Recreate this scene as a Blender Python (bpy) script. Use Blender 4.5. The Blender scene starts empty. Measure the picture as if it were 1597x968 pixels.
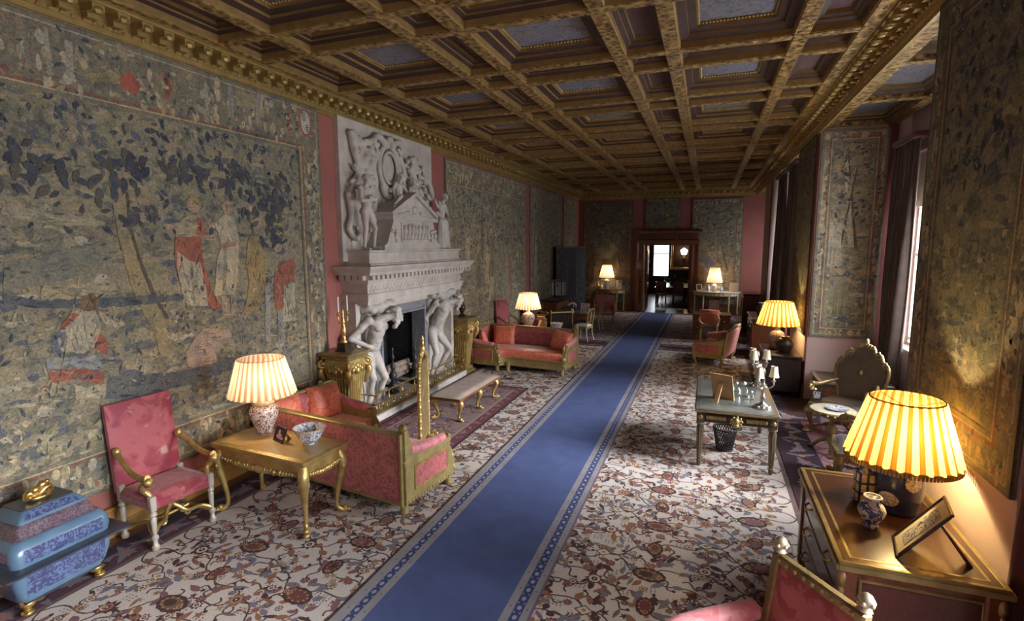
import bpy, math, random
import numpy as np
from mathutils import Matrix, Vector
PI = math.pi
sc = bpy.context.scene
COL = sc.collection
rnd = random.Random(7)

# ------------------------------------------------------------------ mesh builder
def cr(pts, n=6):
    """Catmull-Rom through a list of points (any dimension)."""
    P = np.array(pts, float)
    if len(P) < 3: return P
    Q = np.vstack([2*P[0]-P[1], P, 2*P[-1]-P[-2]])
    out = []
    for i in range(1, len(Q)-2):
        for t in np.linspace(0, 1, n, endpoint=False):
            a, b, c, d = Q[i-1], Q[i], Q[i+1], Q[i+2]
            out.append(.5*(2*b+(c-a)*t+(2*a-5*b+4*c-d)*t*t+(3*b-a-3*c+d)*t**3))
    out.append(P[-1])
    return np.array(out)

def RZ(a): return Matrix.Rotation(a, 4, 'Z')
def RX(a): return Matrix.Rotation(a, 4, 'X')
def RY(a): return Matrix.Rotation(a, 4, 'Y')
def T(x, y, z): return Matrix.Translation((x, y, z))

class MB:
    def __init__(s, M=None):
        s.v = []; s.f = []; s.c = []; s.n = 0; s.M = M or Matrix(); s.col = (1, 1, 1)
    def add(s, vs, fs, col=None):
        A = np.array(vs, float).reshape(-1, 3)
        m = np.array(s.M)
        A = A @ m[:3, :3].T + m[:3, 3]
        k = s.n; s.v.append(A); s.n += len(A)
        s.f += [tuple(i+k for i in f) for f in fs]
        s.c += [col or s.col]*len(fs)
        return s
    def box(s, x0, x1, y0, y1, z0, z1, ch=0.0):
        if x1 < x0: x0, x1 = x1, x0
        if y1 < y0: y0, y1 = y1, y0
        e = rnd.uniform(.00002, .0004); x0 -= e; x1 += e; y0 -= e; y1 += e; z1 += e
        if z1 < z0: z0, z1 = z1, z0
        if ch <= 0:
            V = [(x, y, z) for x in (x0, x1) for y in (y0, y1) for z in (z0, z1)]
            return s.add(V, [(0, 1, 3, 2), (4, 6, 7, 5), (0, 4, 5, 1), (2, 3, 7, 6), (0, 2, 6, 4), (1, 5, 7, 3)])
        ch = min(ch, .49*(x1-x0), .49*(y1-y0), .49*(z1-z0))
        V = []; idx = {}
        lo = (x0, y0, z0); hi = (x1, y1, z1)
        for cx in (0, 1):
            for cy in (0, 1):
                for cz in (0, 1):
                    c = (cx, cy, cz)
                    for ax in range(3):      # vertex lying on face ax
                        p = [0, 0, 0]
                        for k in range(3):
                            e = hi[k] if c[k] else lo[k]
                            p[k] = e if k == ax else e+(-ch if c[k] else ch)
                        idx[(c, ax)] = len(V); V.append(tuple(p))
        F = []
        for ax in range(3):
            a, b = (ax+1) % 3, (ax+2) % 3
            for sgn in (0, 1):
                q = []
                for (i, j) in ((0, 0), (1, 0), (1, 1), (0, 1)):
                    c = [0, 0, 0]; c[ax] = sgn; c[a] = i; c[b] = j
                    q.append(idx[(tuple(c), ax)])
                F.append(tuple(q if sgn else q[::-1]))
        for ax in range(3):                  # edges along ax
            a, b = (ax+1) % 3, (ax+2) % 3
            for i in (0, 1):
                for j in (0, 1):
                    c0 = [0, 0, 0]; c0[a] = i; c0[b] = j; c1 = list(c0); c1[ax] = 1
                    c0 = tuple(c0); c1 = tuple(c1)
                    F.append((idx[(c0, a)], idx[(c1, a)], idx[(c1, b)], idx[(c0, b)]))
        for cx in (0, 1):
            for cy in (0, 1):
                for cz in (0, 1):
                    c = (cx, cy, cz); F.append((idx[(c, 0)], idx[(c, 1)], idx[(c, 2)]))
        return s.add(V, F)
    def cbox(s, c, d, ch=0.0):
        return s.box(c[0]-d[0]/2, c[0]+d[0]/2, c[1]-d[1]/2, c[1]+d[1]/2, c[2]-d[2]/2, c[2]+d[2]/2, ch)
    def lathe(s, prof, c=(0, 0, 0), n=20, sx=1, sy=1, cap=True, a0=0, a1=2*PI):
        full = abs(a1-a0-2*PI) < 1e-6
        m = n if full else n+1
        V = []
        for r, z in prof:
            for k in range(m):
                a = a0+(a1-a0)*k/n
                V.append((c[0]+r*sx*math.cos(a), c[1]+r*sy*math.sin(a), c[2]+z))
        F = []
        for i in range(len(prof)-1):
            for k in range(n):
                k2 = (k+1) % m
                F.append((i*m+k, i*m+k2, (i+1)*m+k2, (i+1)*m+k))
        if cap:
            F.append(tuple(range(m))[::-1]); b = (len(prof)-1)*m
            F.append(tuple(range(b, b+m)))
        return s.add(V, F)
    def tube(s, pts, r, n=8, sm=0, cap=True, flat=1.0):
        P = np.array(pts, float)
        R = np.array(r, float) if hasattr(r, '__len__') else np.full(len(P), float(r))
        if sm:
            Q = cr(np.hstack([P, R[:, None]]), sm); P, R = Q[:, :3], Q[:, 3]
        t = np.gradient(P, axis=0); t /= np.linalg.norm(t, axis=1)[:, None]+1e-12
        up = np.array([0, 0, 1.]) if abs(t[0][2]) < .9 else np.array([1., 0, 0])
        V = []; a = np.cross(t[0], up); a /= np.linalg.norm(a)
        for i in range(len(P)):
            a = a-t[i]*(a@t[i]); a /= np.linalg.norm(a)+1e-12; b = np.cross(t[i], a)
            for k in range(n):
                w = 2*PI*k/n
                V.append(P[i]+max(R[i], 1e-4)*(a*math.cos(w)+flat*b*math.sin(w)))
        F = [(i*n+k, i*n+(k+1) % n, (i+1)*n+(k+1) % n, (i+1)*n+k) for i in range(len(P)-1) for k in range(n)]
        if cap:
            F.append(tuple(range(n))[::-1]); b = (len(P)-1)*n; F.append(tuple(range(b, b+n)))
        return s.add(V, F)
    def ball(s, c, r, nu=10, nv=7):
        r = r if hasattr(r, '__len__') else (r, r, r)
        V = [(c[0], c[1], c[2]-r[2])]
        for i in range(1, nv):
            p = -PI/2+PI*i/nv
            for k in range(nu):
                a = 2*PI*k/nu
                V.append((c[0]+r[0]*math.cos(p)*math.cos(a), c[1]+r[1]*math.cos(p)*math.sin(a), c[2]+r[2]*math.sin(p)))
        V.append((c[0], c[1], c[2]+r[2])); L = len(V)-1
        F = [(0, 1+(k+1) % nu, 1+k) for k in range(nu)]
        for i in range(nv-2):
            for k in range(nu):
                b = 1+i*nu; F.append((b+k, b+(k+1) % nu, b+nu+(k+1) % nu, b+nu+k))
        b = 1+(nv-2)*nu
        F += [(b+k, b+(k+1) % nu, L) for k in range(nu)]
        return s.add(V, F)
    def prism(s, poly, ax, a, b):
        """extrude a 2-D polygon along ax; poly is (y,z) for x, (x,z) for y, (x,y) for z"""
        def p3(p, t): return {'x': (t, p[0], p[1]), 'y': (p[0], t, p[1]), 'z': (p[0], p[1], t)}[ax]
        n = len(poly)
        V = [p3(p, a) for p in poly]+[p3(p, b) for p in poly]
        F = [tuple(range(n))[::-1], tuple(range(n, 2*n))]+[(i, (i+1) % n, n+(i+1) % n, n+i) for i in range(n)]
        return s.add(V, F)
    def grid(s, fn, nu, nv, flip=False):
        V = [fn(i/nu, j/nv) for j in range(nv+1) for i in range(nu+1)]
        F = []
        for j in range(nv):
            for i in range(nu):
                a = j*(nu+1)+i; q = (a, a+1, a+nu+2, a+nu+1)
                F.append(q[::-1] if flip else q)
        return s.add(V, F)
    def pillow(s, w, h, t, n=12, c=(0, 0, 0), p=.55):
        """cushion lying in local xz, thickness along y"""
        for sg in (-1, 1):
            def fn(u, v):
                x, z = 2*u-1, 2*v-1
                e = max(0, (1-x**4)*(1-z**4))**p
                k = 1-.07*(abs(x*z)**2 < .5)*(1-max(abs(x), abs(z)))*0
                pin = 1-.06*(1-x*x)*abs(z)**3; pin2 = 1-.06*(1-z*z)*abs(x)**3
                return (c[0]+x*w/2*pin2, c[1]+sg*t/2*e, c[2]+z*h/2*pin)
            s.grid(fn, n, n, flip=(sg > 0))
        return s
    def poly(s, pts, col):
        return s.add(pts, [tuple(range(len(pts)))], col)
    def build(s, name, mat, parent=None, smooth=40, colors=False, weld=False):
        me = bpy.data.meshes.new(name)
        V = np.vstack(s.v) if s.v else np.zeros((0, 3))
        me.from_pydata(V.tolist(), [], s.f)
        me.materials.append(mat)
        if colors:
            at = me.color_attributes.new('Col', 'FLOAT_COLOR', 'CORNER')
            cnt = np.array([len(f) for f in s.f]); C = np.array(s.c, float)
            C = np.hstack([C, np.ones((len(C), 1))])
            at.data.foreach_set('color', np.repeat(C, cnt, axis=0).astype(np.float32).ravel())
        me.update()
        if smooth:
            me.polygons.foreach_set('use_smooth', [True]*len(me.polygons))
            me.set_sharp_from_angle(angle=math.radians(smooth))
        o = bpy.data.objects.new(name, me); COL.objects.link(o)
        if parent: o.parent = parent
        return o

def thing(name, label, cat, loc=(0, 0, 0), rz=0, group=None):
    o = bpy.data.objects.new(name, None); COL.objects.link(o); o.empty_display_size = .1
    o.location = loc; o.rotation_euler = (0, 0, rz); o['label'] = label; o['category'] = cat
    if group: o['group'] = group
    return o
def tag(o, label, cat, group=None, loc=None, rz=None, kind=None):
    o['label'] = label; o['category'] = cat
    if group: o['group'] = group
    if kind: o['kind'] = kind
    if loc is not None: o.location = loc
    if rz is not None: o.rotation_euler = (0, 0, rz)
    return o
def struct(name, mb, mat, parent=None, **k):
    o = mb.build(name, mat, parent, **k)
    if not parent: o['kind'] = 'structure'
    return o
def dup(root, loc, rz, label, scale=None):
    r = root.copy(); COL.objects.link(r); r.location = loc; r.rotation_euler = (0, 0, rz); r['label'] = label
    if scale: r.scale = (scale,)*3
    for ch in list(root.children):
        c = ch.copy(); COL.objects.link(c); c.parent = r
        for g in ch.children:
            d = g.copy(); COL.objects.link(d); d.parent = c
    return r

# ------------------------------------------------------------------ sculpting: signed distances and surface nets
def sculpt(prims, h, k=.03, M=None):
    """prims: ('c',a,b,ra,rb[,k]) tapered limb, ('e',centre,radii[,rotz,rotx,roty]) ellipsoid -> verts, faces of one smooth surface"""
    lo = np.full(3, 1e9); hi = -lo
    for p in prims:
        if p[0] == 'c':
            a, b = np.array(p[1], float), np.array(p[2], float); r = max(p[3], p[4])
            lo = np.minimum(lo, np.minimum(a, b)-r); hi = np.maximum(hi, np.maximum(a, b)+r)
        else:
            c = np.array(p[1], float); r = max(p[2]); lo = np.minimum(lo, c-r); hi = np.maximum(hi, c+r)
    lo -= 2.5*h+k*.3; hi += 2.5*h+k*.3
    N = np.ceil((hi-lo)/h).astype(int)+1
    D = np.full(N, 1.0)
    ax = [lo[i]+h*np.arange(N[i]) for i in range(3)]
    for p in prims:
        if p[0] == 'c':
            a, b = np.array(p[1], float), np.array(p[2], float); r = max(p[3], p[4])
            bl, bh = np.minimum(a, b)-r-2*k-2*h, np.maximum(a, b)+r+2*k+2*h
        else:
            c = np.array(p[1], float); r = max(p[2]); bl, bh = c-r-2*k-2*h, c+r+2*k+2*h
        i0 = np.maximum(0, np.floor((bl-lo)/h).astype(int)); i1 = np.minimum(N, np.ceil((bh-lo)/h).astype(int)+1)
        sl = tuple(slice(i0[i], i1[i]) for i in range(3))
        X, Y, Z = np.meshgrid(ax[0][sl[0]], ax[1][sl[1]], ax[2][sl[2]], indexing='ij')
        if p[0] == 'c':
            d = b-a; L = d@d+1e-12
            t = np.clip(((X-a[0])*d[0]+(Y-a[1])*d[1]+(Z-a[2])*d[2])/L, 0, 1)
            q = np.sqrt((X-a[0]-t*d[0])**2+(Y-a[1]-t*d[1])**2+(Z-a[2]-t*d[2])**2)-(p[3]+(p[4]-p[3])*t)
        else:
            R = np.array(((RZ(p[3]) if len(p) > 3 else Matrix()) @ (RX(p[4]) if len(p) > 4 else Matrix()) @ (RY(p[5]) if len(p) > 5 else Matrix())).to_3x3()).T
            x, y, z = X-c[0], Y-c[1], Z-c[2]
            u = [(R[i][0]*x+R[i][1]*y+R[i][2]*z)/p[2][i] for i in range(3)]
            g = np.sqrt(u[0]**2+u[1]**2+u[2]**2)
            q = (g-1)*min(p[2])*np.where(g > 1, 1, 1)
        e = D[sl]; hh = np.clip(.5+.5*(e-q)/k, 0, 1)
        D[sl] = e+(q-e)*hh-k*hh*(1-hh)
    S = D < 0
    n = np.array(D.shape)-1
    cnt = np.zeros(n); P = np.zeros((*n, 3))
    corner = [(i, j, l) for i in (0, 1) for j in (0, 1) for l in (0, 1)]
    for c0 in corner:
        for a_ in range(3):
            if c0[a_]: continue
            c1 = list(c0); c1[a_] = 1
            s0 = tuple(slice(c0[i], c0[i]+n[i]) for i in range(3)); s1 = tuple(slice(c1[i], c1[i]+n[i]) for i in range(3))
            d0, d1 = D[s0], D[s1]; m = (d0 < 0) != (d1 < 0)
            t = np.where(m, d0/(d0-d1+1e-20), 0)
            cnt += m
            for i in range(3): P[..., i] += m*(c0[i]+(t if i == a_ else 0))
    act = cnt > 0
    idx = -np.ones(n, int); idx[act] = np.arange(act.sum())
    g = np.argwhere(act)
    V = (g+P[act]/cnt[act][:, None])*h+lo
    F = []
    for a_ in range(3):
        b_, c_ = (a_+1) % 3, (a_+2) % 3
        s0 = [slice(1, -1)]*3; s1 = [slice(1, -1)]*3
        s0[a_] = slice(0, -1); s1[a_] = slice(1, None)
        A, B = S[tuple(s0)], S[tuple(s1)]
        m = np.argwhere(A != B); 
        if not len(m): continue
        off = np.ones(3, int); off[a_] = 0
        m = m+off
        inside = S[tuple(m.T)]
        def cell(db, dc):
            q = m.copy(); q[:, b_] -= db; q[:, c_] -= dc; return idx[tuple(q.T)]
        Q = np.stack([cell(1, 1), cell(0, 1), cell(0, 0), cell(1, 0)], 1)
        Q = np.where(inside[:, None], Q, Q[:, ::-1])
        F += [tuple(q) for q in Q.tolist()]
    return V, F
def carve(mb, prims, h, k=.03):
    V, F = sculpt(prims, h, k); return mb.add(V, F)

# ------------------------------------------------------------------ materials
class NT:
    def __init__(s, name):
        s.m = bpy.data.materials.new(name); s.m.use_nodes = True; s.t = s.m.node_tree; s.t.nodes.clear()
        s.out = s.n('ShaderNodeOutputMaterial'); s.b = s.n('ShaderNodeBsdfPrincipled'); s.l(s.b.outputs[0], s.out.inputs[0])
        s.co = s.n('ShaderNodeTexCoord').outputs['Object']
    def n(s, t, **k):
        o = s.t.nodes.new(t)
        for a, v in k.items(): setattr(o, a, v)
        return o
    def l(s, a, b): s.t.links.new(a, b)
    def set(s, node, **k):
        for a, v in k.items():
            i = node.inputs[a.replace('_', ' ')]
            if hasattr(v, 'node'): s.l(v, i)
            else: i.default_value = v
        return node
    def noise(s, scale, detail=4, dist=0, co=None, rough=.55):
        q = s.n('ShaderNodeTexNoise'); s.set(q, Scale=scale, Detail=detail, Distortion=dist, Roughness=rough); s.l(co or s.co, q.inputs['Vector']); return q.outputs['Fac']
    def vor(s, scale, feature='F1', out='Distance', co=None, rand=1):
        q = s.n('ShaderNodeTexVoronoi', feature=feature); s.set(q, Scale=scale, Randomness=rand); s.l(co or s.co, q.inputs['Vector']); return q.outputs[out]
    def wave(s, scale, dist=2, dirn='X', co=None, typ='BANDS', detail=2):
        q = s.n('ShaderNodeTexWave', wave_type=typ, bands_direction=dirn) if typ == 'BANDS' else s.n('ShaderNodeTexWave', wave_type=typ)
        s.set(q, Scale=scale, Distortion=dist, Detail=detail); s.l(co or s.co, q.inputs['Vector']); return q.outputs['Fac']
    def ramp(s, fac, stops, mode='LINEAR'):
        q = s.n('ShaderNodeValToRGB'); r = q.color_ramp; r.interpolation = mode
        while len(r.elements) < len(stops): r.elements.new(.5)
        for e, (p, c) in zip(r.elements, stops):
            e.position = p; e.color = (*c, 1) if hasattr(c, '__len__') else (c, c, c, 1)
        s.l(fac, q.inputs[0]); return q.outputs[0]
    def mix(s, fac, a, b, mode='MIX'):
        q = s.n('ShaderNodeMix', data_type='RGBA', blend_type=mode)
        for i, v in ((0, fac), (6, a), (7, b)):
            if hasattr(v, 'node'): s.l(v, q.inputs[i])
            elif i == 0: q.inputs[0].default_value = v
            else: q.inputs[i].default_value = (*v, 1) if len(v) == 3 else v
        return q.outputs[2]
    def math(s, op, a, b=0):
        q = s.n('ShaderNodeMath', operation=op)
        for i, v in ((0, a), (1, b)):
            if hasattr(v, 'node'): s.l(v, q.inputs[i])
            else: q.inputs[i].default_value = v
        return q.outputs[0]
    def mapping(s, scale=(1, 1, 1), rot=(0, 0, 0)):
        q = s.n('ShaderNodeMapping'); q.inputs['Scale'].default_value = scale; q.inputs['Rotation'].default_value = rot
        s.l(s.co, q.inputs['Vector']); return q.outputs[0]
    def bump(s, h, strength=.3, dist=.01):
        q = s.n('ShaderNodeBump'); s.set(q, Strength=strength, Distance=dist, Height=h); s.l(q.outputs[0], s.b.inputs['Normal']); return q
    def fin(s, col, rough=.5, metal=0, **k):
        if hasattr(col, 'node'): s.l(col, s.b.inputs['Base Color'])
        else: s.b.inputs['Base Color'].default_value = (*col, 1)
        s.set(s.b, Roughness=rough, Metallic=metal)
        for a, v in k.items(): s.set(s.b, **{a: v})
        return s.m
def simple(name, a, b=None, scale=6, rough=.5, metal=0, bump=0, bscale=40, detail=4, dist=0, **k):
    t = NT(name); b = b or tuple(x*.8 for x in a)
    c = t.mix(t.ramp(t.noise(scale, detail, dist), [(.35, 0), (.65, 1)]), a, b)
    if bump: t.bump(t.noise(bscale, 3), bump, .006)
    return t.fin(c, rough, metal, **k)
def attr_mat(name, rough=.9, nscale=60, lo=.78, hi=1.12, bump=.25, weave=0):
    t = NT(name); a = t.n('ShaderNodeVertexColor', layer_name='Col').outputs[0]
    f = t.ramp(t.noise(nscale, 5), [(.3, lo), (.7, hi)])
    c = t.mix(1.0, a, f, 'MULTIPLY')
    if weave:
        g = t.ramp(t.noise(5, 7, 1.2), [(.3, (.62, .68, .78)), (.5, (1, 1, 1)), (.7, (1.25, 1.15, .95))]); c = t.mix(1.0, c, g, 'MULTIPLY')
        w = t.ramp(t.noise(16, 6, 3.5), [(.38, (.55, .58, .66)), (.5, (1, 1, 1)), (.62, (1.25, 1.2, 1.08))]); c = t.mix(.5, c, w, 'MULTIPLY')
        k = t.ramp(t.noise(38, 3, 2.0), [(.42, (.7, .72, .78)), (.58, (1.15, 1.12, 1.05))]); c = t.mix(.4, c, k, 'MULTIPLY')
    t.bump(t.noise(nscale*3, 2), bump, .004)
    return t.fin(c, rough, 0, **{'Specular_IOR_Level': .15})
MAT = {}
def gilt(name, a, b, rough=.38, metal=.8, bs=30, st=.5):
    t = NT(name); n = t.noise(9, 5)
    c = t.mix(t.ramp(n, [(.3, 0), (.7, 1)]), a, b)
    t.bump(t.noise(bs, 3), st, .01)
    return t.fin(c, t.ramp(t.noise(20, 2), [(.3, rough-.08), (.7, rough+.15)]), metal)
MAT['gilt'] = gilt('gilt', (.60, .44, .17), (.38, .26, .085), .38, .7)
MAT['gilt_dull'] = gilt('gilt_dull', (.42, .33, .135), (.27, .20, .075), .45, .5, 22, .35)
MAT['gilt_dark'] = gilt('gilt_dark', (.22, .15, .06), (.42, .31, .14), .36, .6, 26, .6)
MAT['brass'] = gilt('brass', (.75, .52, .18), (.5, .33, .1), .25, .9, 10, .05)
MAT['silver'] = gilt('silver', (.6, .58, .55), (.4, .38, .36), .25, .95, 20, .1)
def ceil_mat(name, a, b, vs, metal=.45):
    t = NT(name); v = t.vor(vs, 'SMOOTH_F1'); w = t.noise(vs*1.3, 3, 2.5)
    h = t.math('MULTIPLY', v, w)
    c = t.mix(t.ramp(h, [(.10, 0), (.34, 1)]), a, b); t.bump(h, .9, .03)
    return t.fin(c, .42, metal)
MAT['ceil_carved'] = ceil_mat('carved gilt beam', (.10, .052, .018), (.52, .345, .12), 17)
MAT['ceil_gold'] = gilt('ceiling moulding gilt', (.36, .23, .08), (.25, .15, .05), .42, .35, 12, .15)
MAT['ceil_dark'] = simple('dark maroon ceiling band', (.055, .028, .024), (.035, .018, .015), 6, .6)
MAT['ceil_light'] = gilt('cornice gilt', (.40, .28, .10), (.29, .195, .065), .42, .4, 12, .15)
def panel_mat(name, a, b, c3, s):
    t = NT(name); n = t.noise(s, 5, 3.5); f = t.ramp(n, [(.40, 0), (.47, 1), (.53, 1), (.6, 0)])
    col = t.mix(f, a, b); col = t.mix(t.ramp(t.noise(s*.5, 3, 1), [(.58, 0), (.66, 1)]), col, c3)
    return t.fin(col, .6)
MAT['ceil_blue'] = panel_mat('painted blue arabesque panel', (.075, .085, .125), (.19, .19, .22), (.12, .085, .065), 9)
MAT['ceil_purple'] = panel_mat('painted purple panel', (.06, .032, .04), (.10, .055, .06), (.05, .028, .025), 14)
MAT['wall'] = simple('old rose wall paint', (.33, .115, .095), (.29, .10, .085), 2, .8, bump=.05)
MAT['wall_pale'] = simple('pale pink wall paint', (.60, .45, .40), (.55, .40, .36), 2, .8, bump=.05)  # same pink wall, its colour lightened to carry the strong daylight in the bays
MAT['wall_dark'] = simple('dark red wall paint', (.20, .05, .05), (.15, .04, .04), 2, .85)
MAT['dado'] = simple('gilded oak baseboard', (.36, .20, .06), (.26, .14, .04), 5, .5, .15, bump=.1)
MAT['stone'] = simple('carved pale stone', (.56, .51, .45), (.43, .385, .335), 5, .7, bump=.25, bscale=30)
MAT['marble'] = simple('grey white marble', (.52, .48, .44), (.40, .365, .335), 4, .5, dist=2, bump=.08, bscale=14)
MAT['grey_marble'] = simple('grey marble', (.23, .23, .25), (.15, .15, .17), 4, .45, dist=3)
MAT['iron'] = simple('black iron', (.03, .03, .034), (.05, .05, .055), 12, .5, .5, bump=.3)
MAT['soot'] = simple('sooty brick', (.03, .03, .035), (.06, .058, .062), 9, .9, bump=.4)
MAT['log'] = simple('birch log', (.30, .24, .19), (.13, .09, .07), 14, .9, bump=.5)
def damask(name, a, b, s=9):
    t = NT(name); n = t.noise(s, 2, 3.2); f = t.ramp(n, [(.46, 0), (.5, 1)])
    v = t.ramp(t.noise(2.2, 3), [(.3, .8), (.7, 1.15)])
    c = t.mix(1.0, t.mix(f, a, b), v, 'MULTIPLY'); t.bump(t.noise(220, 2), .12, .003)
    return t.fin(c, t.ramp(f, [(0, .6), (1, .42)]), 0, **{'Sheen_Weight': .25})
MAT['damask'] = damask('red damask', (.30, .06, .06), (.44, .125, .115))
MAT['damask_orange'] = damask('coral damask', (.56, .115, .06), (.68, .19, .11), 8)
MAT['silk_red'] = damask('rubbed crimson silk', (.42, .07, .085), (.56, .15, .15), 4)
def worn(name):
    t = NT(name); n = t.noise(5, 6, 1.2)
    c = t.mix(t.ramp(n, [(.44, 0), (.56, 1)]), (.26, .028, .05), (.38, .085, .10))
    c = t.mix(t.ramp(t.noise(9, 6, .8), [(.62, 0), (.75, 1)]), c, (.52, .30, .26))
    return t.fin(c, .6, 0, **{'Sheen_Weight': .3})
MAT['worn_velvet'] = worn('worn crimson velvet')
MAT['pink_silk'] = damask('pink silk', (.58, .15, .17), (.66, .24, .25), 4)
def wood(name, a, b, rough=.35, s=3, coat=.3):
    t = NT(name); w = t.noise(s, 5, 1, t.mapping((1, 9, 9))); c = t.mix(t.ramp(w, [(.3, 0), (.7, 1)]), a, b)
    return t.fin(c, rough, 0, **{'Coat_Weight': coat})
MAT['mahogany'] = wood('dark mahogany', (.10, .035, .018), (.20, .075, .03), .3)
MAT['veneer'] = wood('figured brown veneer', (.045, .018, .008), (.085, .034, .013), .3, 5)
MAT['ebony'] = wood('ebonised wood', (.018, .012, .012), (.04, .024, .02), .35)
MAT['oak_floor'] = wood('dark oak boards', (.06, .03, .018), (.10, .05, .03), .35)
MAT['leather_green'] = simple('green leather', (.10, .105, .09), (.07, .075, .065), 6, .3, bump=.1)
MAT['leather_brown'] = simple('brown leather', (.10, .068, .04), (.065, .042, .025), 8, .5, bump=.2)
MAT['grey_silk'] = simple('grey blue silk', (.27, .28, .33), (.22, .23, .28), 4, .5)
MAT['cream_silk'] = simple('cream silk', (.62, .55, .42), (.52, .45, .33), 9, .5)
MAT['white_silk'] = simple('white silk', (.72, .72, .70), (.6, .6, .6), 5, .5)
MAT['white_paint'] = simple('white painted wood', (.62, .58, .52), (.5, .45, .38), 6, .45)
MAT['porcelain'] = simple('white porcelain', (.75, .74, .72), (.68, .67, .66), 4, .15)
def china(name, base, fig, s=18, lo=.5, hi=.54, rough=.15, dist=2):
    t = NT(name); f = t.ramp(t.noise(s, 3, dist), [(lo, 0), (hi, 1)]); return t.fin(t.mix(f, base, fig), rough, 0, **{'Coat_Weight': .4})
MAT['china_blue'] = china('blue and white china', (.74, .74, .74), (.16, .2, .36), 22)
MAT['china_red'] = china('brown patterned china', (.72, .68, .62), (.25, .11, .09), 24, .5, .53)
MAT['cobalt'] = china('cobalt jar glaze', (.022, .032, .10), (.035, .05, .14), 5, .4, .7)
MAT['cloisonne'] = china('sky blue cloisonne', (.085, .15, .23), (.11, .185, .275), 3, .4, .6, .3)
MAT['cloisonne_fig'] = china('blue cloisonne scrollwork', (.11, .16, .28), (.045, .05, .125), 24, .47, .50, .3)
MAT['cloisonne_brown'] = china('plum cloisonne scrollwork', (.16, .12, .14), (.09, .055, .08), 30, .48, .52, .35)
MAT['cloisonne_dark'] = simple('dark blue enamel', (.045, .055, .075), (.03, .035, .05), 5, .3)
MAT['bronze'] = gilt('dark bronze', (.10, .07, .05), (.06, .045, .03), .4, .7, 20, .2)
MAT['lacquer'] = china('black lacquer with faded figures', (.022, .022, .03), (.11, .105, .12), 6, .55, .66, .35)
MAT['curtain'] = simple('brown velvet curtain', (.10, .068, .052), (.072, .046, .036), 8, .85, **{'Sheen_Weight': .4})
MAT['curtain_red'] = simple('dark red velvet curtain', (.10, .032, .03), (.07, .022, .02), 8, .85, **{'Sheen_Weight': .4})
MAT['wax'] = simple('white wax', (.8, .77, .7), (.75, .72, .66), 5, .4)
MAT['pink_wax'] = simple('pink wax', (.75, .3, .45), (.7, .26, .4), 5, .4)
MAT['paper'] = simple('cream mount', (.72, .62, .42), (.68, .58, .4), 5, .7)
MAT['pale_wood'] = simple('pale wood', (.55, .38, .2), (.46, .3, .15), 9, .5)
MAT['bw'] = panel_mat('black and white photograph', (.05, .05, .055), (.62, .6, .58), (.25, .24, .24), 14)
MAT['pinkphoto'] = panel_mat('colour photograph', (.02, .018, .025), (.03, .025, .03), (.04, .03, .04), 8)
MAT['skin'] = simple('photo flesh tint', (.6, .36, .4), (.5, .25, .36), 20, .6)
MAT['leaf'] = simple('green leaves', (.05, .09, .03), (.09, .13, .05), 12, .6)
MAT['petal'] = simple('pink petals', (.62, .2, .3), (.7, .35, .42), 12, .6)
MAT['tapestry'] = attr_mat('woven tapestry', .95, 55, .72, 1.15, .3, 1)
MAT['carpet'] = attr_mat('knotted carpet', .95, 70, .82, 1.1, .3)
def glassm(name, col=(1, 1, 1), rough=.0):
    t = NT(name); return t.fin(col, rough, 0, **{'Transmission_Weight': 1.0, 'IOR': 1.5})
MAT['crystal'] = glassm('cut glass', (.95, .97, 1), .05)
def pane_mat():
    t = NT('window glass'); g = t.n('ShaderNodeBsdfTransparent'); gl = t.n('ShaderNodeBsdfGlossy'); gl.inputs['Roughness'].default_value = .02
    m = t.n('ShaderNodeMixShader'); m.inputs[0].default_value = .06; t.l(g.outputs[0], m.inputs[1]); t.l(gl.outputs[0], m.inputs[2]); t.l(m.outputs[0], t.out.inputs[0]); return t.m
MAT['pane'] = pane_mat()
def shade_mat(name, col, tr):
    t = NT(name); d = t.n('ShaderNodeBsdfDiffuse'); d.inputs[0].default_value = (*col, 1); q = t.n('ShaderNodeBsdfTranslucent'); q.inputs[0].default_value = (*tr, 1)
    m = t.n('ShaderNodeMixShader'); m.inputs[0].default_value = .55; t.l(d.outputs[0], m.inputs[1]); t.l(q.outputs[0], m.inputs[2]); t.l(m.outputs[0], t.out.inputs[0]); return t.m
MAT['shade_cream'] = shade_mat('cream pleated silk', (.78, .68, .58), (.9, .72, .55))
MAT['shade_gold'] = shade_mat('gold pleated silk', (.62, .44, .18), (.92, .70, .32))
MAT['shade_rib'] = shade_mat('deep gold silk fold', (.30, .14, .03), (.30, .12, .018))  # brown tone paints the shadow inside the gold pleats
MAT['shade_rib_pale'] = shade_mat('shadowed cream silk fold', (.5, .33, .24), (.46, .28, .17))  # same cream silk, darkened so the pleat shadows are in the colour
MAT['fringe'] = simple('gold fringe', (.5, .33, .1), (.3, .17, .04), 60, .8, bump=.5)
def emis(name, col, s):
    t = NT(name); e = t.n('ShaderNodeEmission'); e.inputs[0].default_value = (*col, 1); e.inputs[1].default_value = s; t.l(e.outputs[0], t.out.inputs[0]); return t.m
MAT['bulb'] = emis('lamp bulb', (1, .72, .4), 25)
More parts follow.
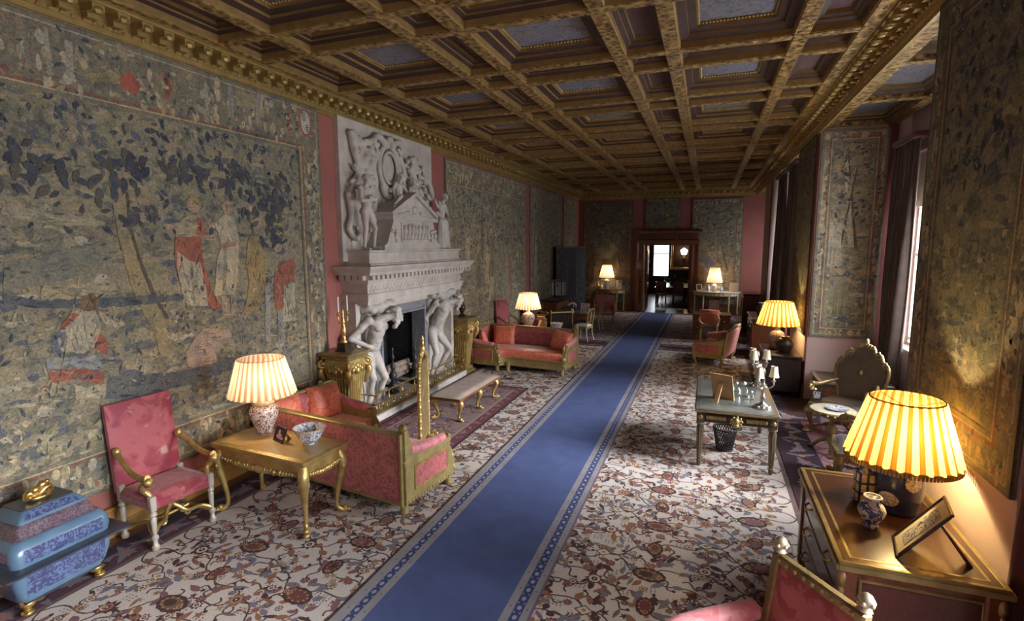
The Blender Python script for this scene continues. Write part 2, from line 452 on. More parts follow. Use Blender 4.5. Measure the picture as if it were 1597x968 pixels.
# ------------------------------------------------------------------ room
XL, XR, YE, YB, ZB = -5.25, 1.7, 22.4, -2.4, 4.86
W_, H_ = 1597, 968
def camera():
    f = 821.8; p = math.radians(7.132); y = math.radians(20.316); r = math.radians(-.166)
    F = Vector((-math.sin(y)*math.cos(p), math.cos(y)*math.cos(p), -math.sin(p))); R0 = Vector((math.cos(y), math.sin(y), 0)); U0 = R0.cross(F)
    R = R0*math.cos(r)+U0*math.sin(r); U = -R0*math.sin(r)+U0*math.cos(r)
    cd = bpy.data.cameras.new('camera'); cd.sensor_width = 36; cd.lens = f/W_*36; cd.clip_start = .05; cd.clip_end = 200
    o = bpy.data.objects.new('camera', cd); COL.objects.link(o)
    o.matrix_world = Matrix(((R.x, U.x, -F.x, 0), (R.y, U.y, -F.y, 0), (R.z, U.z, -F.z, 2.75), (0, 0, 0, 1)))
    sc.camera = o
camera()
# floor: boards
m = NT('oak board floor'); br = m.n('ShaderNodeTexBrick'); m.set(br, Scale=1.0, Mortar_Size=.004, Brick_Width=3.0, Row_Height=.16, Color1=(.075, .037, .02, 1), Color2=(.10, .05, .028, 1), Mortar=(.015, .008, .005, 1))
m.l(m.mapping((1, 1, 1), (0, 0, PI/2)), br.inputs['Vector'])
MAT['boards'] = m.fin(m.mix(1.0, br.outputs[0], m.ramp(m.noise(14, 4), [(.3, .75), (.7, 1.2)]), 'MULTIPLY'), .3)
struct('floor', MB().box(XL-.9, 3.4, YB-.2, YE+.2, -.12, 0), MAT['boards'], smooth=0)
# left wall with the hole of the fireplace
FY0, FY1, FZ = 7.3, 9.2, 1.7
w = MB(); w.box(XL-.3, XL, YB, FY0, 0, 5.3).box(XL-.3, XL, FY1, YE, 0, 5.3).box(XL-.3, XL, FY0, FY1, FZ, 5.3)
struct('wall_left', w, MAT['wall'], smooth=0)
DX0, DX1, DZ = -2.46, -.64, 2.70
w = MB(); w.box(XL-.3, DX0, YE, YE+.35, 0, 5.3).box(DX1, 3.5, YE, YE+.35, 0, 5.3).box(DX0, DX1, YE, YE+.35, DZ, 5.3)
struct('wall_end', w, MAT['wall'], smooth=0)
struct('wall_back', MB().box(XL-.3, 3.5, YB-.3, YB, 0, 5.3), MAT['wall'], smooth=0)
# right wall: deep window bays between broad piers
PIERS = [(3.64, 5.4), (10.4, 12.4), (17.4, 19.4)]; BAYS = [(YB, 3.64), (5.4, 10.4), (12.4, 17.4), (19.4, YE)]
XO = 2.98
w = MB()
for a, b in PIERS: w.box(XR, XO+.4, a, b, 0, 5.3)
struct('wall_right', w, MAT['wall_pale'], smooth=0)
WZ0, WZ1 = 1.12, 4.15
WINS = [(-1.7, -.2), (.4, 1.9), (2.1, 3.3), (5.75, 7.35), (8.45, 10.2), (12.7, 14.2), (15.3, 16.9), (19.7, 21.9)]
w = MB(); y = YB
for a, b in WINS+[(YE, YE)]:
    if a > y: w.box(XO, XO+.3, y, a, 0, 5.3)
    if b > a: w.box(XO, XO+.3, a, b, 0, WZ0).box(XO, XO+.3, a, b, WZ1, 5.3)
    y = b
struct('wall_window', w, MAT['wall_pale'], smooth=0)
for i, (a, b) in enumerate(WINS):
    f = MB()
    for q in (a, b-.06): f.box(XO+.12, XO+.2, q, q+.06, WZ0, WZ1)
    for z in (WZ0, WZ0+.09, 2.55, WZ1-.06): f.box(XO+.12, XO+.19, a+.06, b-.06, z, z+.045)
    f.box(XO+.13, XO+.18, (a+b)/2-.02, (a+b)/2+.02, WZ0+.04, WZ1)
    o = struct('window_%d' % (i+1), f, MAT['white_paint'], smooth=0)
    MB().box(XO+.15, XO+.156, a+.04, b-.04, WZ0+.03, WZ1-.03).build('pane', MAT['pane'], o, 0)
    MB().box(XO-.06, XO+.12, a-.02, b+.02, WZ0-.05, WZ0).build('window_sill', MAT['white_paint'], o, 0)
    MB().box(XO+.09, XO+.10, a+.02, b-.02, 3.32, WZ1).build('blind', MAT['cream_silk'], o, 0)
# bay soffits
dark = MB()
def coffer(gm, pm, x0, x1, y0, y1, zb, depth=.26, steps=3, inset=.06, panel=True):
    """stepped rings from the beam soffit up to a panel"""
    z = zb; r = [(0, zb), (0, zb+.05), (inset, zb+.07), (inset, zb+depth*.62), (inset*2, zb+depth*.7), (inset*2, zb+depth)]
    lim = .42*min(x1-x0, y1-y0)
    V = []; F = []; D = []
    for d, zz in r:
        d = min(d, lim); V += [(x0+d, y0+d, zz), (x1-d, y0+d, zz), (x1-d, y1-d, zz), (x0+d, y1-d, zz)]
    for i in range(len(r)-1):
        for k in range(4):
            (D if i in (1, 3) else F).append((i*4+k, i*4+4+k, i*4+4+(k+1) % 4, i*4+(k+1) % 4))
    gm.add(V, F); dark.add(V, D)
    d = min(inset*2, lim)-.001
    pm.add([(x0+d, y0+d, zb+depth), (x0+d, y1-d, zb+depth), (x1-d, y1-d, zb+depth), (x1-d, y0+d, zb+depth)], [(0, 1, 2, 3)])
    return (x0+d, x1-d, y0+d, y1-d, zb+depth)
ceil = struct('ceiling', MB().box(XL-.3, 3.6, YB-.3, YE+.35, 5.25, 5.4), MAT['ceil_gold'], smooth=0)
lb = [(-4.36, -4.20), (-3.04, -2.88), (-2.50, -2.34), (-1.12, -.95), (-.54, -.37), (.72, .88), (1.32, 1.47)]
xb = [(-4.99, -4.90)]+lb
cb = []
k = 0
y = 4.40-1.92*3
while y < YE-.3:
    cb.append((y, y+.14)); cb.append((y+.58, y+.72)); y += 1.92
soff = MB(); side = MB(); mould = MB(); pb = MB(); pp = MB(); bead = MB()
for a, b in xb: soff.box(a+.012, b-.012, YB, YE-.25, ZB-.012, ZB+.05); side.box(a, b, YB, YE-.25, ZB, ZB+.09, .01)
for a, b in cb: soff.box(-5.0, 1.4, a+.012, b-.012, ZB-.006, ZB+.04); side.box(-5.0, 1.42, a, b, ZB+.002, ZB+.09)
cx = [(xb[i][1], xb[i+1][0]) for i in range(len(xb)-1)]
ys = [(YB, cb[0][0])]+[(cb[i][1], cb[i+1][0]) for i in range(len(cb)-1)]+[(cb[-1][1], YE-.25)]
for (a, b) in cx:
    for (c, d) in ys:
        if d-c < .1: continue
        big = (b-a > 1) and (d-c > 1)
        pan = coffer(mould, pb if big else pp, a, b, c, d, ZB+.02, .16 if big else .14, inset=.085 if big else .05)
        if big and d > 3:
            x0, x1, y0, y1, z = pan; n = 22
            for t in range(n):
                for (x, yv) in ((x0+(t+.5)/n*(x1-x0), y1-.012), (x0+(t+.5)/n*(x1-x0), y0+.012), (x0+.012, y0+(t+.5)/n*(y1-y0)), (x1-.012, y0+(t+.5)/n*(y1-y0))):
                    bead.ball((x, yv, z-.008), (.02, .02, .016), 5, 4)
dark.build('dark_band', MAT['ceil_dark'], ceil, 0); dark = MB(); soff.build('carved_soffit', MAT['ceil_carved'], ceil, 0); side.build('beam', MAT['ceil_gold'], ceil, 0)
mould.build('coffer_moulding', MAT['ceil_gold'], ceil, 0); pb.build('painted_panel', MAT['ceil_blue'], ceil, 0); pp.build('small_panel', MAT['ceil_purple'], ceil, 0)
bead.build('coffer_beading', MAT['ceil_light'], ceil, 60)
# cornice: fascia, beads, modillions, top slab
def cornice(name, p0, p1, n, seglen, top=.26):
    """from p0 to p1 (xy), projecting along n"""
    p0, p1, n = Vector((*p0, 0)), Vector((*p1, 0)), Vector((*n, 0)); d = (p1-p0); L = d.length; d.normalize()
    def B(mb, s0, s1, o0, o1, z0, z1):
        q = [p0+d*s+n*o for s in (s0, s1) for o in (o0, o1)]
        mb.add([(v.x, v.y, z) for v in q for z in (z0, z1)], [(0, 1, 3, 2), (4, 6, 7, 5), (0, 4, 5, 1), (2, 3, 7, 6), (0, 2, 6, 4), (1, 5, 7, 3)])
    f = MB(); B(f, 0, L, 0, .055, 4.64, 4.685); B(f, 0, L, 0, .075, 4.685, 4.715); B(f, 0, L, 0, .03, 4.60, 4.64); B(f, 0, L, -.05, .045, 4.715, 5.0)
    B(f, 0, L, 0, top, 4.845, 4.95); B(f, 0, L, 0, top-.03, 4.825, 4.845)
    c = f.build(name, MAT['ceil_light'], ceil, 0)
    b = MB(); k = int(L/.085)
    for i in range(k):
        q = p0+d*(L*(i+.5)/k)+n*.078; b.ball((q.x, q.y, 4.70), .017, 6, 4)
    b.build('bead_row', MAT['ceil_light'], c, 60)
    mo = MB(); k = int(L/seglen)
    for i in range(k):
        s = L*(i+.5)/k
        B(mo, s-.052, s+.052, .04, top-.05, 4.765, 4.83); B(mo, s-.045, s+.045, .04, .13, 4.72, 4.77)
        q = p0+d*s+n*(top-.06); mo.ball((q.x, q.y, 4.775), (.045, .045, .04), 6, 4)
    mo.build('modillion_row', MAT['ceil_light'], c, 30)
cornice('cornice', (XL, YB), (XL, YE), (1, 0), .215)
cornice('cornice', (XL, YE), (XR, YE), (0, -1), .215)
cornice('cornice', (XR, YE), (XR, YB), (-1, 0), .215)
for a, b in BAYS:       # bay ceilings
    so = MB(); mo = MB(); pa = MB(); z = 4.66
    so.box(XR-.02, XR+.20, a, b, z, 5.25); so.box(2.62, 2.78, a, b, z, 4.9)
    mo.box(XR-.06, XR-.01, a, b, z-.005, z+.09)
    n = max(2, round((b-a)/1.7)); st = (b-a)/n
    cuts = [a+.02]+[a+st*i for i in range(1, n)]+[b-.02]
    for i in range(n):
        so.box(XR+.19, 2.63, cuts[i]-.07, cuts[i]+.07, z+.005, 4.9)
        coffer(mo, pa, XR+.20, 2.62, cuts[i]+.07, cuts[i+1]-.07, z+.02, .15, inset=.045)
    so.box(XR+.19, 2.63, b-.09, b, z+.005, 4.9)
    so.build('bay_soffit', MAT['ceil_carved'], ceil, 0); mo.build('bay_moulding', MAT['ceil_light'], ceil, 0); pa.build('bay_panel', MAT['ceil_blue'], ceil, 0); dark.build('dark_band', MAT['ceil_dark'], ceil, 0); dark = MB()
# baseboards
b = MB()
for a, c in ((YB, 6.55), (9.95, YE)): b.box(XL, XL+.045, a, c, 0, .26).box(XL, XL+.06, a, c, 0, .12).box(XL, XL+.06, a, c, .245, .285, .01)
struct('baseboard_left', b, MAT['dado'], smooth=0)
b = MB()
for a, c in ((XL+.06, DX0-.45), (DX1+.45, XR)): b.box(a, c, YE-.05, YE, 0, .30).box(a, c, YE-.07, YE, .28, .32, .01)
struct('baseboard_end', b, MAT['mahogany'], smooth=0)
b = MB()
for a, c in PIERS: b.box(XR-.04, XR, a, c, 0, .26)
struct('baseboard_right', b, MAT['mahogany'], smooth=0)
b = MB()
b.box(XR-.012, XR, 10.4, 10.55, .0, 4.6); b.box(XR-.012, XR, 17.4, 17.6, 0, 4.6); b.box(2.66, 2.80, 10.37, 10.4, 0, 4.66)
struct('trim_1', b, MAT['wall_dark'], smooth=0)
# door surround
d = MB()
for s in (-1, 1):
    x = DX0 if s < 0 else DX1
    d.box(x, x+s*.30, YE-.10, YE+.02, 0, 2.80, .01); d.box(x, x+s*.10, YE-.13, YE, 0, 2.75, .01); d.box(x+s*.24, x+s*.33, YE-.14, YE, 0, 2.78, .01)
    d.box(x+s*.02, x+s*.32, YE-.15, YE, 0, .32, .01)
d.box(DX0-.33, DX1+.33, YE-.12, YE+.02, DZ, 2.86, .01)
door = struct('door_1', d, MAT['mahogany'])
f = MB()
for i in range(3):
    a = DX0-.26+i*(DX1-DX0+.52)/3; f.box(a+.02, a+(DX1-DX0+.52)/3-.02, YE-.12, YE, 2.92, 3.16, .012)
f.build('frieze_panel', MAT['veneer'], door)
f = MB(); f.box(DX0-.34, DX1+.34, YE-.14, YE, 2.86, 2.91, .008).box(DX0-.30, DX1+.30, YE-.10, YE, 2.9, 3.2).box(DX0-.42, DX1+.42, YE-.24, YE, 3.2, 3.30, .02); f.build('entablature', MAT['mahogany'], door)
f = MB()
f.box(DX0+.02, DX0+.07, YE+.36, YE+1.18, .02, DZ, .01).box(DX0+.06, DX0+.09, YE+.5, YE+1.05, .3, 1.1, .01).box(DX0+.06, DX0+.09, YE+.5, YE+1.05, 1.3, 2.5, .01); f.build('door_leaf', MAT['mahogany'], door)
f = MB(); f.box(DX1-.07, DX1-.02, YE+.36, YE+1.18, .02, DZ, .01).box(DX1-.09, DX1-.06, YE+.5, YE+1.05, .3, 1.1, .01).box(DX1-.09, DX1-.06, YE+.5, YE+1.05, 1.3, 2.5, .01); f.build('door_leaf', MAT['mahogany'], door)
for x in (DX0+.10, DX1-.10): MB().ball((x, YE+1.1, 1.2), .035).build('door_knob', MAT['brass'], door, 60)
# ---------------- room seen through the doorway
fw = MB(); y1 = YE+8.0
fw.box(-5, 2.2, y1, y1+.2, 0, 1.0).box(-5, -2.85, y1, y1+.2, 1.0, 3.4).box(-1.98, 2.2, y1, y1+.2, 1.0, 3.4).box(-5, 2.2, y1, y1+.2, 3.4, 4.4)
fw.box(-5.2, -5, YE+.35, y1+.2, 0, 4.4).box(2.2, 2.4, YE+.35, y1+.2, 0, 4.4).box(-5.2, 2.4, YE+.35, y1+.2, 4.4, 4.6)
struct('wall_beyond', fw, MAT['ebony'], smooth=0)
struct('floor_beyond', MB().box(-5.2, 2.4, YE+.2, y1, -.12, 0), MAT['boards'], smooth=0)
f = MB(); f.box(-2.87, -2.81, y1-.02, y1+.1, 1.0, 3.4).box(-2.02, -1.96, y1-.02, y1+.1, 1.0, 3.4).box(-2.81, -2.02, y1, y1+.08, 2.2, 2.24)
o = struct('window_9', f, MAT['white_paint'], smooth=0); MB().box(-2.83, -2.0, y1+.05, y1+.056, 1.0, 3.4).build('pane', MAT['pane'], o, 0)

# ------------------------------------------------------------------ light and sky
wd = bpy.data.worlds.new('World'); sc.world = wd; wd.use_nodes = True
bg = wd.node_tree.nodes['Background']; bg.inputs[0].default_value = (.86, .92, 1, 1); bg.inputs[1].default_value = 3.0
def area(name, loc, size, power, col, rot, spread=PI):
    l = bpy.data.lights.new(name, 'AREA'); l.shape = 'RECTANGLE'; l.size, l.size_y = size; l.energy = power; l.color = col; l.spread = spread
    o = bpy.data.objects.new(name, l); COL.objects.link(o); o.location = loc; o.rotation_euler = rot; return o
DAY = [(-.95, 1.5, 150), (1.15, 1.5, 190), (2.7, 1.2, 190), (6.55, 1.6, 270), (9.35, 1.7, 250), (13.45, 1.5, 150), (16.1, 1.6, 150), (20.8, 2.2, 55)]
for y, wdt, pw in DAY:
    # daylight entering through each window, tipped a little downward like light from the sky
    area('daylight', (XO+.42, y, 2.22), (2.15, wdt), pw*.62, (.93, .955, 1.0), (0, math.radians(78), 0))
    area('skylight_beam', (XO+.44, y, 2.25), (2.0, wdt), pw*.40, (.94, .96, 1.0), (0, math.radians(66), 0), math.radians(50))
def bulb(loc, power, col=(1, .66, .32), r=.035):
    l = bpy.data.lights.new('bulb_light', 'POINT'); l.energy = power; l.color = col; l.shadow_soft_size = r
    o = bpy.data.objects.new('bulb_light', l); COL.objects.link(o); o.location = loc
area('dining_daylight', (-2.4, y1+.5, 2.2), (.8, 2.3), 60, (.9, .95, 1), (math.radians(-90), 0, 0))
# ------------------------------------------------------------------ woven things
def srgb(c): return tuple(((x/255+.055)/1.055)**2.4 if x > 10 else x/255/12.92 for x in c)
def leafpts(x, z, L, w, a, n=7):
    top = [(t*L, w*math.sin(PI*t**.8)) for t in np.linspace(0, 1, n)]
    P = top+[(p[0], -p[1]) for p in top[-2:0:-1]]
    c, s = math.cos(a), math.sin(a)
    return [(x+p[0]*c-p[1]*s, z+p[0]*s+p[1]*c) for p in P]
def blob(R, x, z, a, b, n=10, j=.25):
    return [(x+a*math.cos(2*PI*k/n)*(1+R.uniform(-j, j)), z+b*math.sin(2*PI*k/n)*(1+R.uniform(-j, j))) for k in range(n)]
DARKB = [(.062, .066, .088), (.075, .085, .105), (.09, .095, .10), (.07, .078, .075), (.078, .068, .085), (.105, .10, .085)]
MID = [(.135, .14, .135), (.16, .155, .115), (.125, .13, .15), (.19, .175, .13), (.15, .14, .12)]
OLIVE = [(.20, .19, .12), (.25, .23, .15), (.17, .17, .12), (.29, .26, .17), (.22, .19, .13)]
TAN = [(.34, .30, .20), (.38, .34, .25), (.30, .25, .16), (.40, .33, .22)]
RED = [(.28, .10, .075), (.25, .12, .095), (.22, .09, .08)]
def hanging(name, label, W, H, loc, rz, seed, figs=None, up=None, border=.34, top=None, leafy=None, dens=1.0, light=1.0, plain=False):
    R = random.Random(seed); mb = MB(); Y = [-.012, True]; top = top or border
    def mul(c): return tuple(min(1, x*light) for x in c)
    def put(pts, c, dz=.00025):
        if Y[1]: yy = Y[0]-dz-R.random()*.0004
        else: Y[0] -= .0000022; yy = Y[0]-dz
        P = [(min(max(p[0], 0), W), min(max(p[1], 0), H)) for p in pts]
        mb.add([(p[0], yy, p[1]) for p in P], [tuple(range(len(P)))], mul(c))
    mb.col = mul((.225, .205, .145)); mb.box(0, W, 0, .012, 0, H); n0 = len(mb.f)
    mb.add([(0, -.012, 0), (W, -.012, 0), (W, -.012, H), (0, -.012, H)], [(0, 1, 2, 3)], mul((.25, .222, .158)))
    mb.add([(0, 0, 0), (W, 0, 0), (W, -.012, 0), (0, -.012, 0), (0, 0, H), (W, 0, H), (W, -.012, H), (0, -.012, H)], [(0, 1, 2, 3), (4, 7, 6, 5), (0, 3, 7, 4), (1, 5, 6, 2)], mul((.14, .12, .09)))
    bx0, bx1, bz0, bz1 = border, W-border, border, H-top
    iw, ih = bx1-bx0, bz1-bz0
    # landscape bands and strokes
    for i in range(int(560*dens*W*H/20)):
        z = bz0+ih*R.random()**1.1; x = bx0+iw*R.random(); f = (z-bz0)/ih
        L = R.uniform(.05, .4); t = R.uniform(.008, .04)
        c = R.choice(OLIVE+TAN[:2]+MID) if f < .75 else R.choice(MID+OLIVE)
        if R.random() < .6: put(leafpts(x, z, L, t, R.uniform(-.25, .25)), c)
        else: put(blob(R, x, z, R.uniform(.03, .12), R.uniform(.02, .07)), c)
    # rocky, scalloped ground
    for i in range(int(900*dens*W*H/20)):
        z = bz0+ih*.45*R.random()**1.3; x = bx0+iw*R.random()
        put(blob(R, x, z, R.uniform(.015, .05), R.uniform(.012, .035), 7), R.choice(MID+MID+OLIVE+TAN))
    Y[0] -= .0005; Y[1] = False
    if not figs and not plain:      # trees and standing figures of this hanging
        for i in range(max(2, int(W*1.3))):
            x = bx0+iw*R.random(); z = bz0+ih*R.uniform(.1, .45); h = ih*R.uniform(.3, .55); w = R.uniform(.04, .09); le = R.uniform(-.3, .3)
            put([(x-w, z), (x+w*1.2, z), (x+le+w*.7, z+h), (x+le-w*.6, z+h)], R.choice(TAN+OLIVE))
            put([(x+w*.5, z), (x+w*1.2, z), (x+le+w*.7, z+h), (x+le+w*.3, z+h)], (.10, .085, .06))
        for i in range(max(2, int(W*1.8))):
            x = bx0+iw*(.06+.88*R.random()); z = bz0+ih*R.uniform(.04, .4); h = min(R.uniform(.8, 1.35), ih*.5); w = h*R.uniform(.13, .19)
            c = R.choice(TAN+OLIVE+[(.17, .19, .24), (.25, .16, .12)])
            put([(x-w, z), (x+w, z), (x+w*.7, z+h*.5), (x+w*.75, z+h*.82), (x-w*.6, z+h*.82), (x-w*.6, z+h*.45)], c)
            for q in range(3):
                xx = x+R.uniform(-.7, .5)*w; put([(xx, z+.03), (xx+w*.16, z+.03), (xx+w*.1, z+h*.6)], tuple(v*.62 for v in c))
            put(blob(R, x+R.uniform(-.02, .05), z+h*.93, h*.06, h*.075, 8, .1), (.38, .28, .20))
            put([(x+w*.5, z+h*.75), (x+w*1.5, z+h*.6), (x+w*1.6, z+h*.66), (x+w*.7, z+h*.82)], (.36, .27, .2))
    Y[0] -= .0004; Y[1] = True
    # foliage at the top
    for i in range(int(800*dens*W*H/20)):
        z = bz0+ih*(1-.42*R.random()**1.4); x = bx0+iw*R.random()
        a = R.uniform(-PI, PI); L = R.uniform(.05, .14)
        put(leafpts(x, z, L, L*.22, a), R.choice(DARKB[:5]+MID+MID+OLIVE))
    Y[1] = False
    def inside(p, P):
        r = False
        for i in range(len(P)):
            a, b = P[i], P[i-1]
            if (a[1] > p[1]) != (b[1] > p[1]) and p[0] < (b[0]-a[0])*(p[1]-a[1])/(b[1]-a[1])+a[0]: r = not r
        return r
    Y[0] -= .0004
    for i in range(int(2600*dens*W*H/25)):
        x, z = bx0+iw*R.random(), bz0+ih*R.random()
        put(leafpts(x, z, R.uniform(.015, .05), R.uniform(.003, .009), R.uniform(-PI, PI), 4), R.choice(DARKB[:4]+MID+OLIVE+TAN[:3]))
    for c, p in (figs or []):
        c = tuple(.74*v+.2*q for v, q in zip(c, (.21, .19, .13))); Q = []
        for i in range(len(p)):
            a, b = p[i], p[(i+1) % len(p)]; L = math.hypot(b[0]-a[0], b[1]-a[1]); n = max(1, int(L/.04))
            Q += [(a[0]+(b[0]-a[0])*k/n+R.uniform(-.009, .009), a[1]+(b[1]-a[1])*k/n+R.uniform(-.009, .009)) for k in range(n)]
        put(Q, c, .0005); xs = [q[0] for q in p]; zs = [q[1] for q in p]; ar = (max(xs)-min(xs))*(max(zs)-min(zs))
        vert = (max(zs)-min(zs)) > (max(xs)-min(xs))
        for k in range(int(min(60, 14+ar*260))):
            q = (R.uniform(min(xs), max(xs)), R.uniform(min(zs), max(zs))); a = (PI/2 if vert else 0)+R.uniform(-.5, .5); L = R.uniform(.04, .16)
            e = (q[0]+L*math.cos(a), q[1]+L*math.sin(a)); kk = R.choice([.5, .6, .7, .8, 1.2])
            if inside(q, p) and inside(e, p): put(leafpts(q[0], q[1], L, R.uniform(.004, .014), a, 5), tuple(v*kk for v in c), .0008)
    if figs:
        for k in range(520):     # blades, leaves and stones growing over the feet of the scene
            x, z = bx0+iw*R.random(), bz0+ih*.5*R.random()**1.2
            put(leafpts(x, z, R.uniform(.03, .10), R.uniform(.005, .014), R.uniform(.3, 2.8), 5), R.choice(DARKB+OLIVE+TAN), .0010)
    Y[0] -= .0006; Y[1] = True
    if leafy:
        for (x, z, r, n) in leafy:
            for i in range(n):
                a = R.uniform(-PI, PI); d = r*R.random()**.6; L = R.uniform(.08, .17)
                put(leafpts(x+1.5*d*math.cos(a), z+d*math.sin(a), L, L*.23, R.uniform(-2.6, -.4)), R.choice(DARKB), .0012)
    # border: ground, guard lines, panels, fruit and flowers
    Y[0] -= .0016; Y[1] = False
    bc = (.19, .17, .125)
    for q in ([(0, 0), (W, 0), (W, border), (0, border)], [(0, H-top), (W, H-top), (W, H), (0, H)], [(0, border), (border, border), (border, H-top), (0, H-top)], [(W-border, border), (W, border), (W, H-top), (W-border, H-top)]): put(q, bc)
    for o_, wd_, c in ((0, .02, (.15, .13, .10)), (.05, .012, (.36, .32, .24)), (border-.05, .012, (.40, .35, .24)), (border-.085, .03, (.2, .11, .08))):
        tt = top-border
        x0, x1, z0, z1 = o_, W-o_, o_, H-o_-(tt if o_ > .05 else 0)
        for q in ([(x0, z0), (x1, z0), (x1, z0+wd_), (x0, z0+wd_)], [(x0, z1-wd_), (x1, z1-wd_), (x1, z1), (x0, z1)], [(x0, z0), (x0+wd_, z0), (x0+wd_, z1), (x0, z1)], [(x1-wd_, z0), (x1, z0), (x1, z1), (x1-wd_, z1)]): put(q, c)
    def deco(x0, x1, z0, z1, n):
        for i in range(n):
            x, z = R.uniform(x0, x1), R.uniform(z0, z1)
            t = R.random()
            if t < .45: put(leafpts(x, z, R.uniform(.04, .1), R.uniform(.01, .022), R.uniform(-PI, PI)), R.choice(DARKB[:3]+MID+OLIVE))
            elif t < .8: put(blob(R, x, z, R.uniform(.012, .03), R.uniform(.012, .03), 7), R.choice(TAN[:3]+RED[1:]+OLIVE+MID))
            else: put(blob(R, x, z, R.uniform(.02, .04), R.uniform(.04, .08), 8), R.choice(TAN))
    D = 190*dens; Y[0] -= .0004; Y[1] = True
    deco(.09, W-.09, .08, border-.1, int(W*border*D)); deco(.09, W-.09, H-top+.08, H-.08, int(W*top*D))
    deco(.07, border-.1, border, H-top, int(H*border*D)); deco(W-border+.1, W-.07, border, H-top, int(H*border*D))
    Y[0] -= .0005; Y[1] = False
    for i in range(int(W/.55)):   # panels in the horizontal borders
        x = .35+i*.55+R.uniform(-.1, .1)
        if x > W-.5: break
        for z0, z1 in ((.11, border-.12), (H-top+.16, H-.12)):
            if R.random() < .25: continue
            if R.random() < .7: put([(x, z0), (x+.2, z0), (x+.2, z1), (x, z1)], R.choice(OLIVE+TAN)); put(blob(R, x+.1, (z0+z1)/2, .05, (z1-z0)*.4, 9), R.choice(RED+OLIVE+OLIVE)); [put(leafpts(x+R.uniform(0, .2), R.uniform(z0, z1), .08, .018, R.uniform(-3, 3)), R.choice(DARKB+OLIVE+TAN)) for _ in range(9)]
            else: put([(x, z0), (x+.035, z0), (x+.035, z1), (x, z1)], (.22, .20, .15)); put([(x+.15, z0), (x+.185, z0), (x+.185, z1), (x+.15, z1)], (.3, .28, .22))
    for c, p in (up or []): put(p, c, .0006)
    o = mb.build(name, MAT['tapestry'], None, 0, colors=True)
    return tag(o, label, 'tapestry', 'tapestries on the walls', loc, rz)
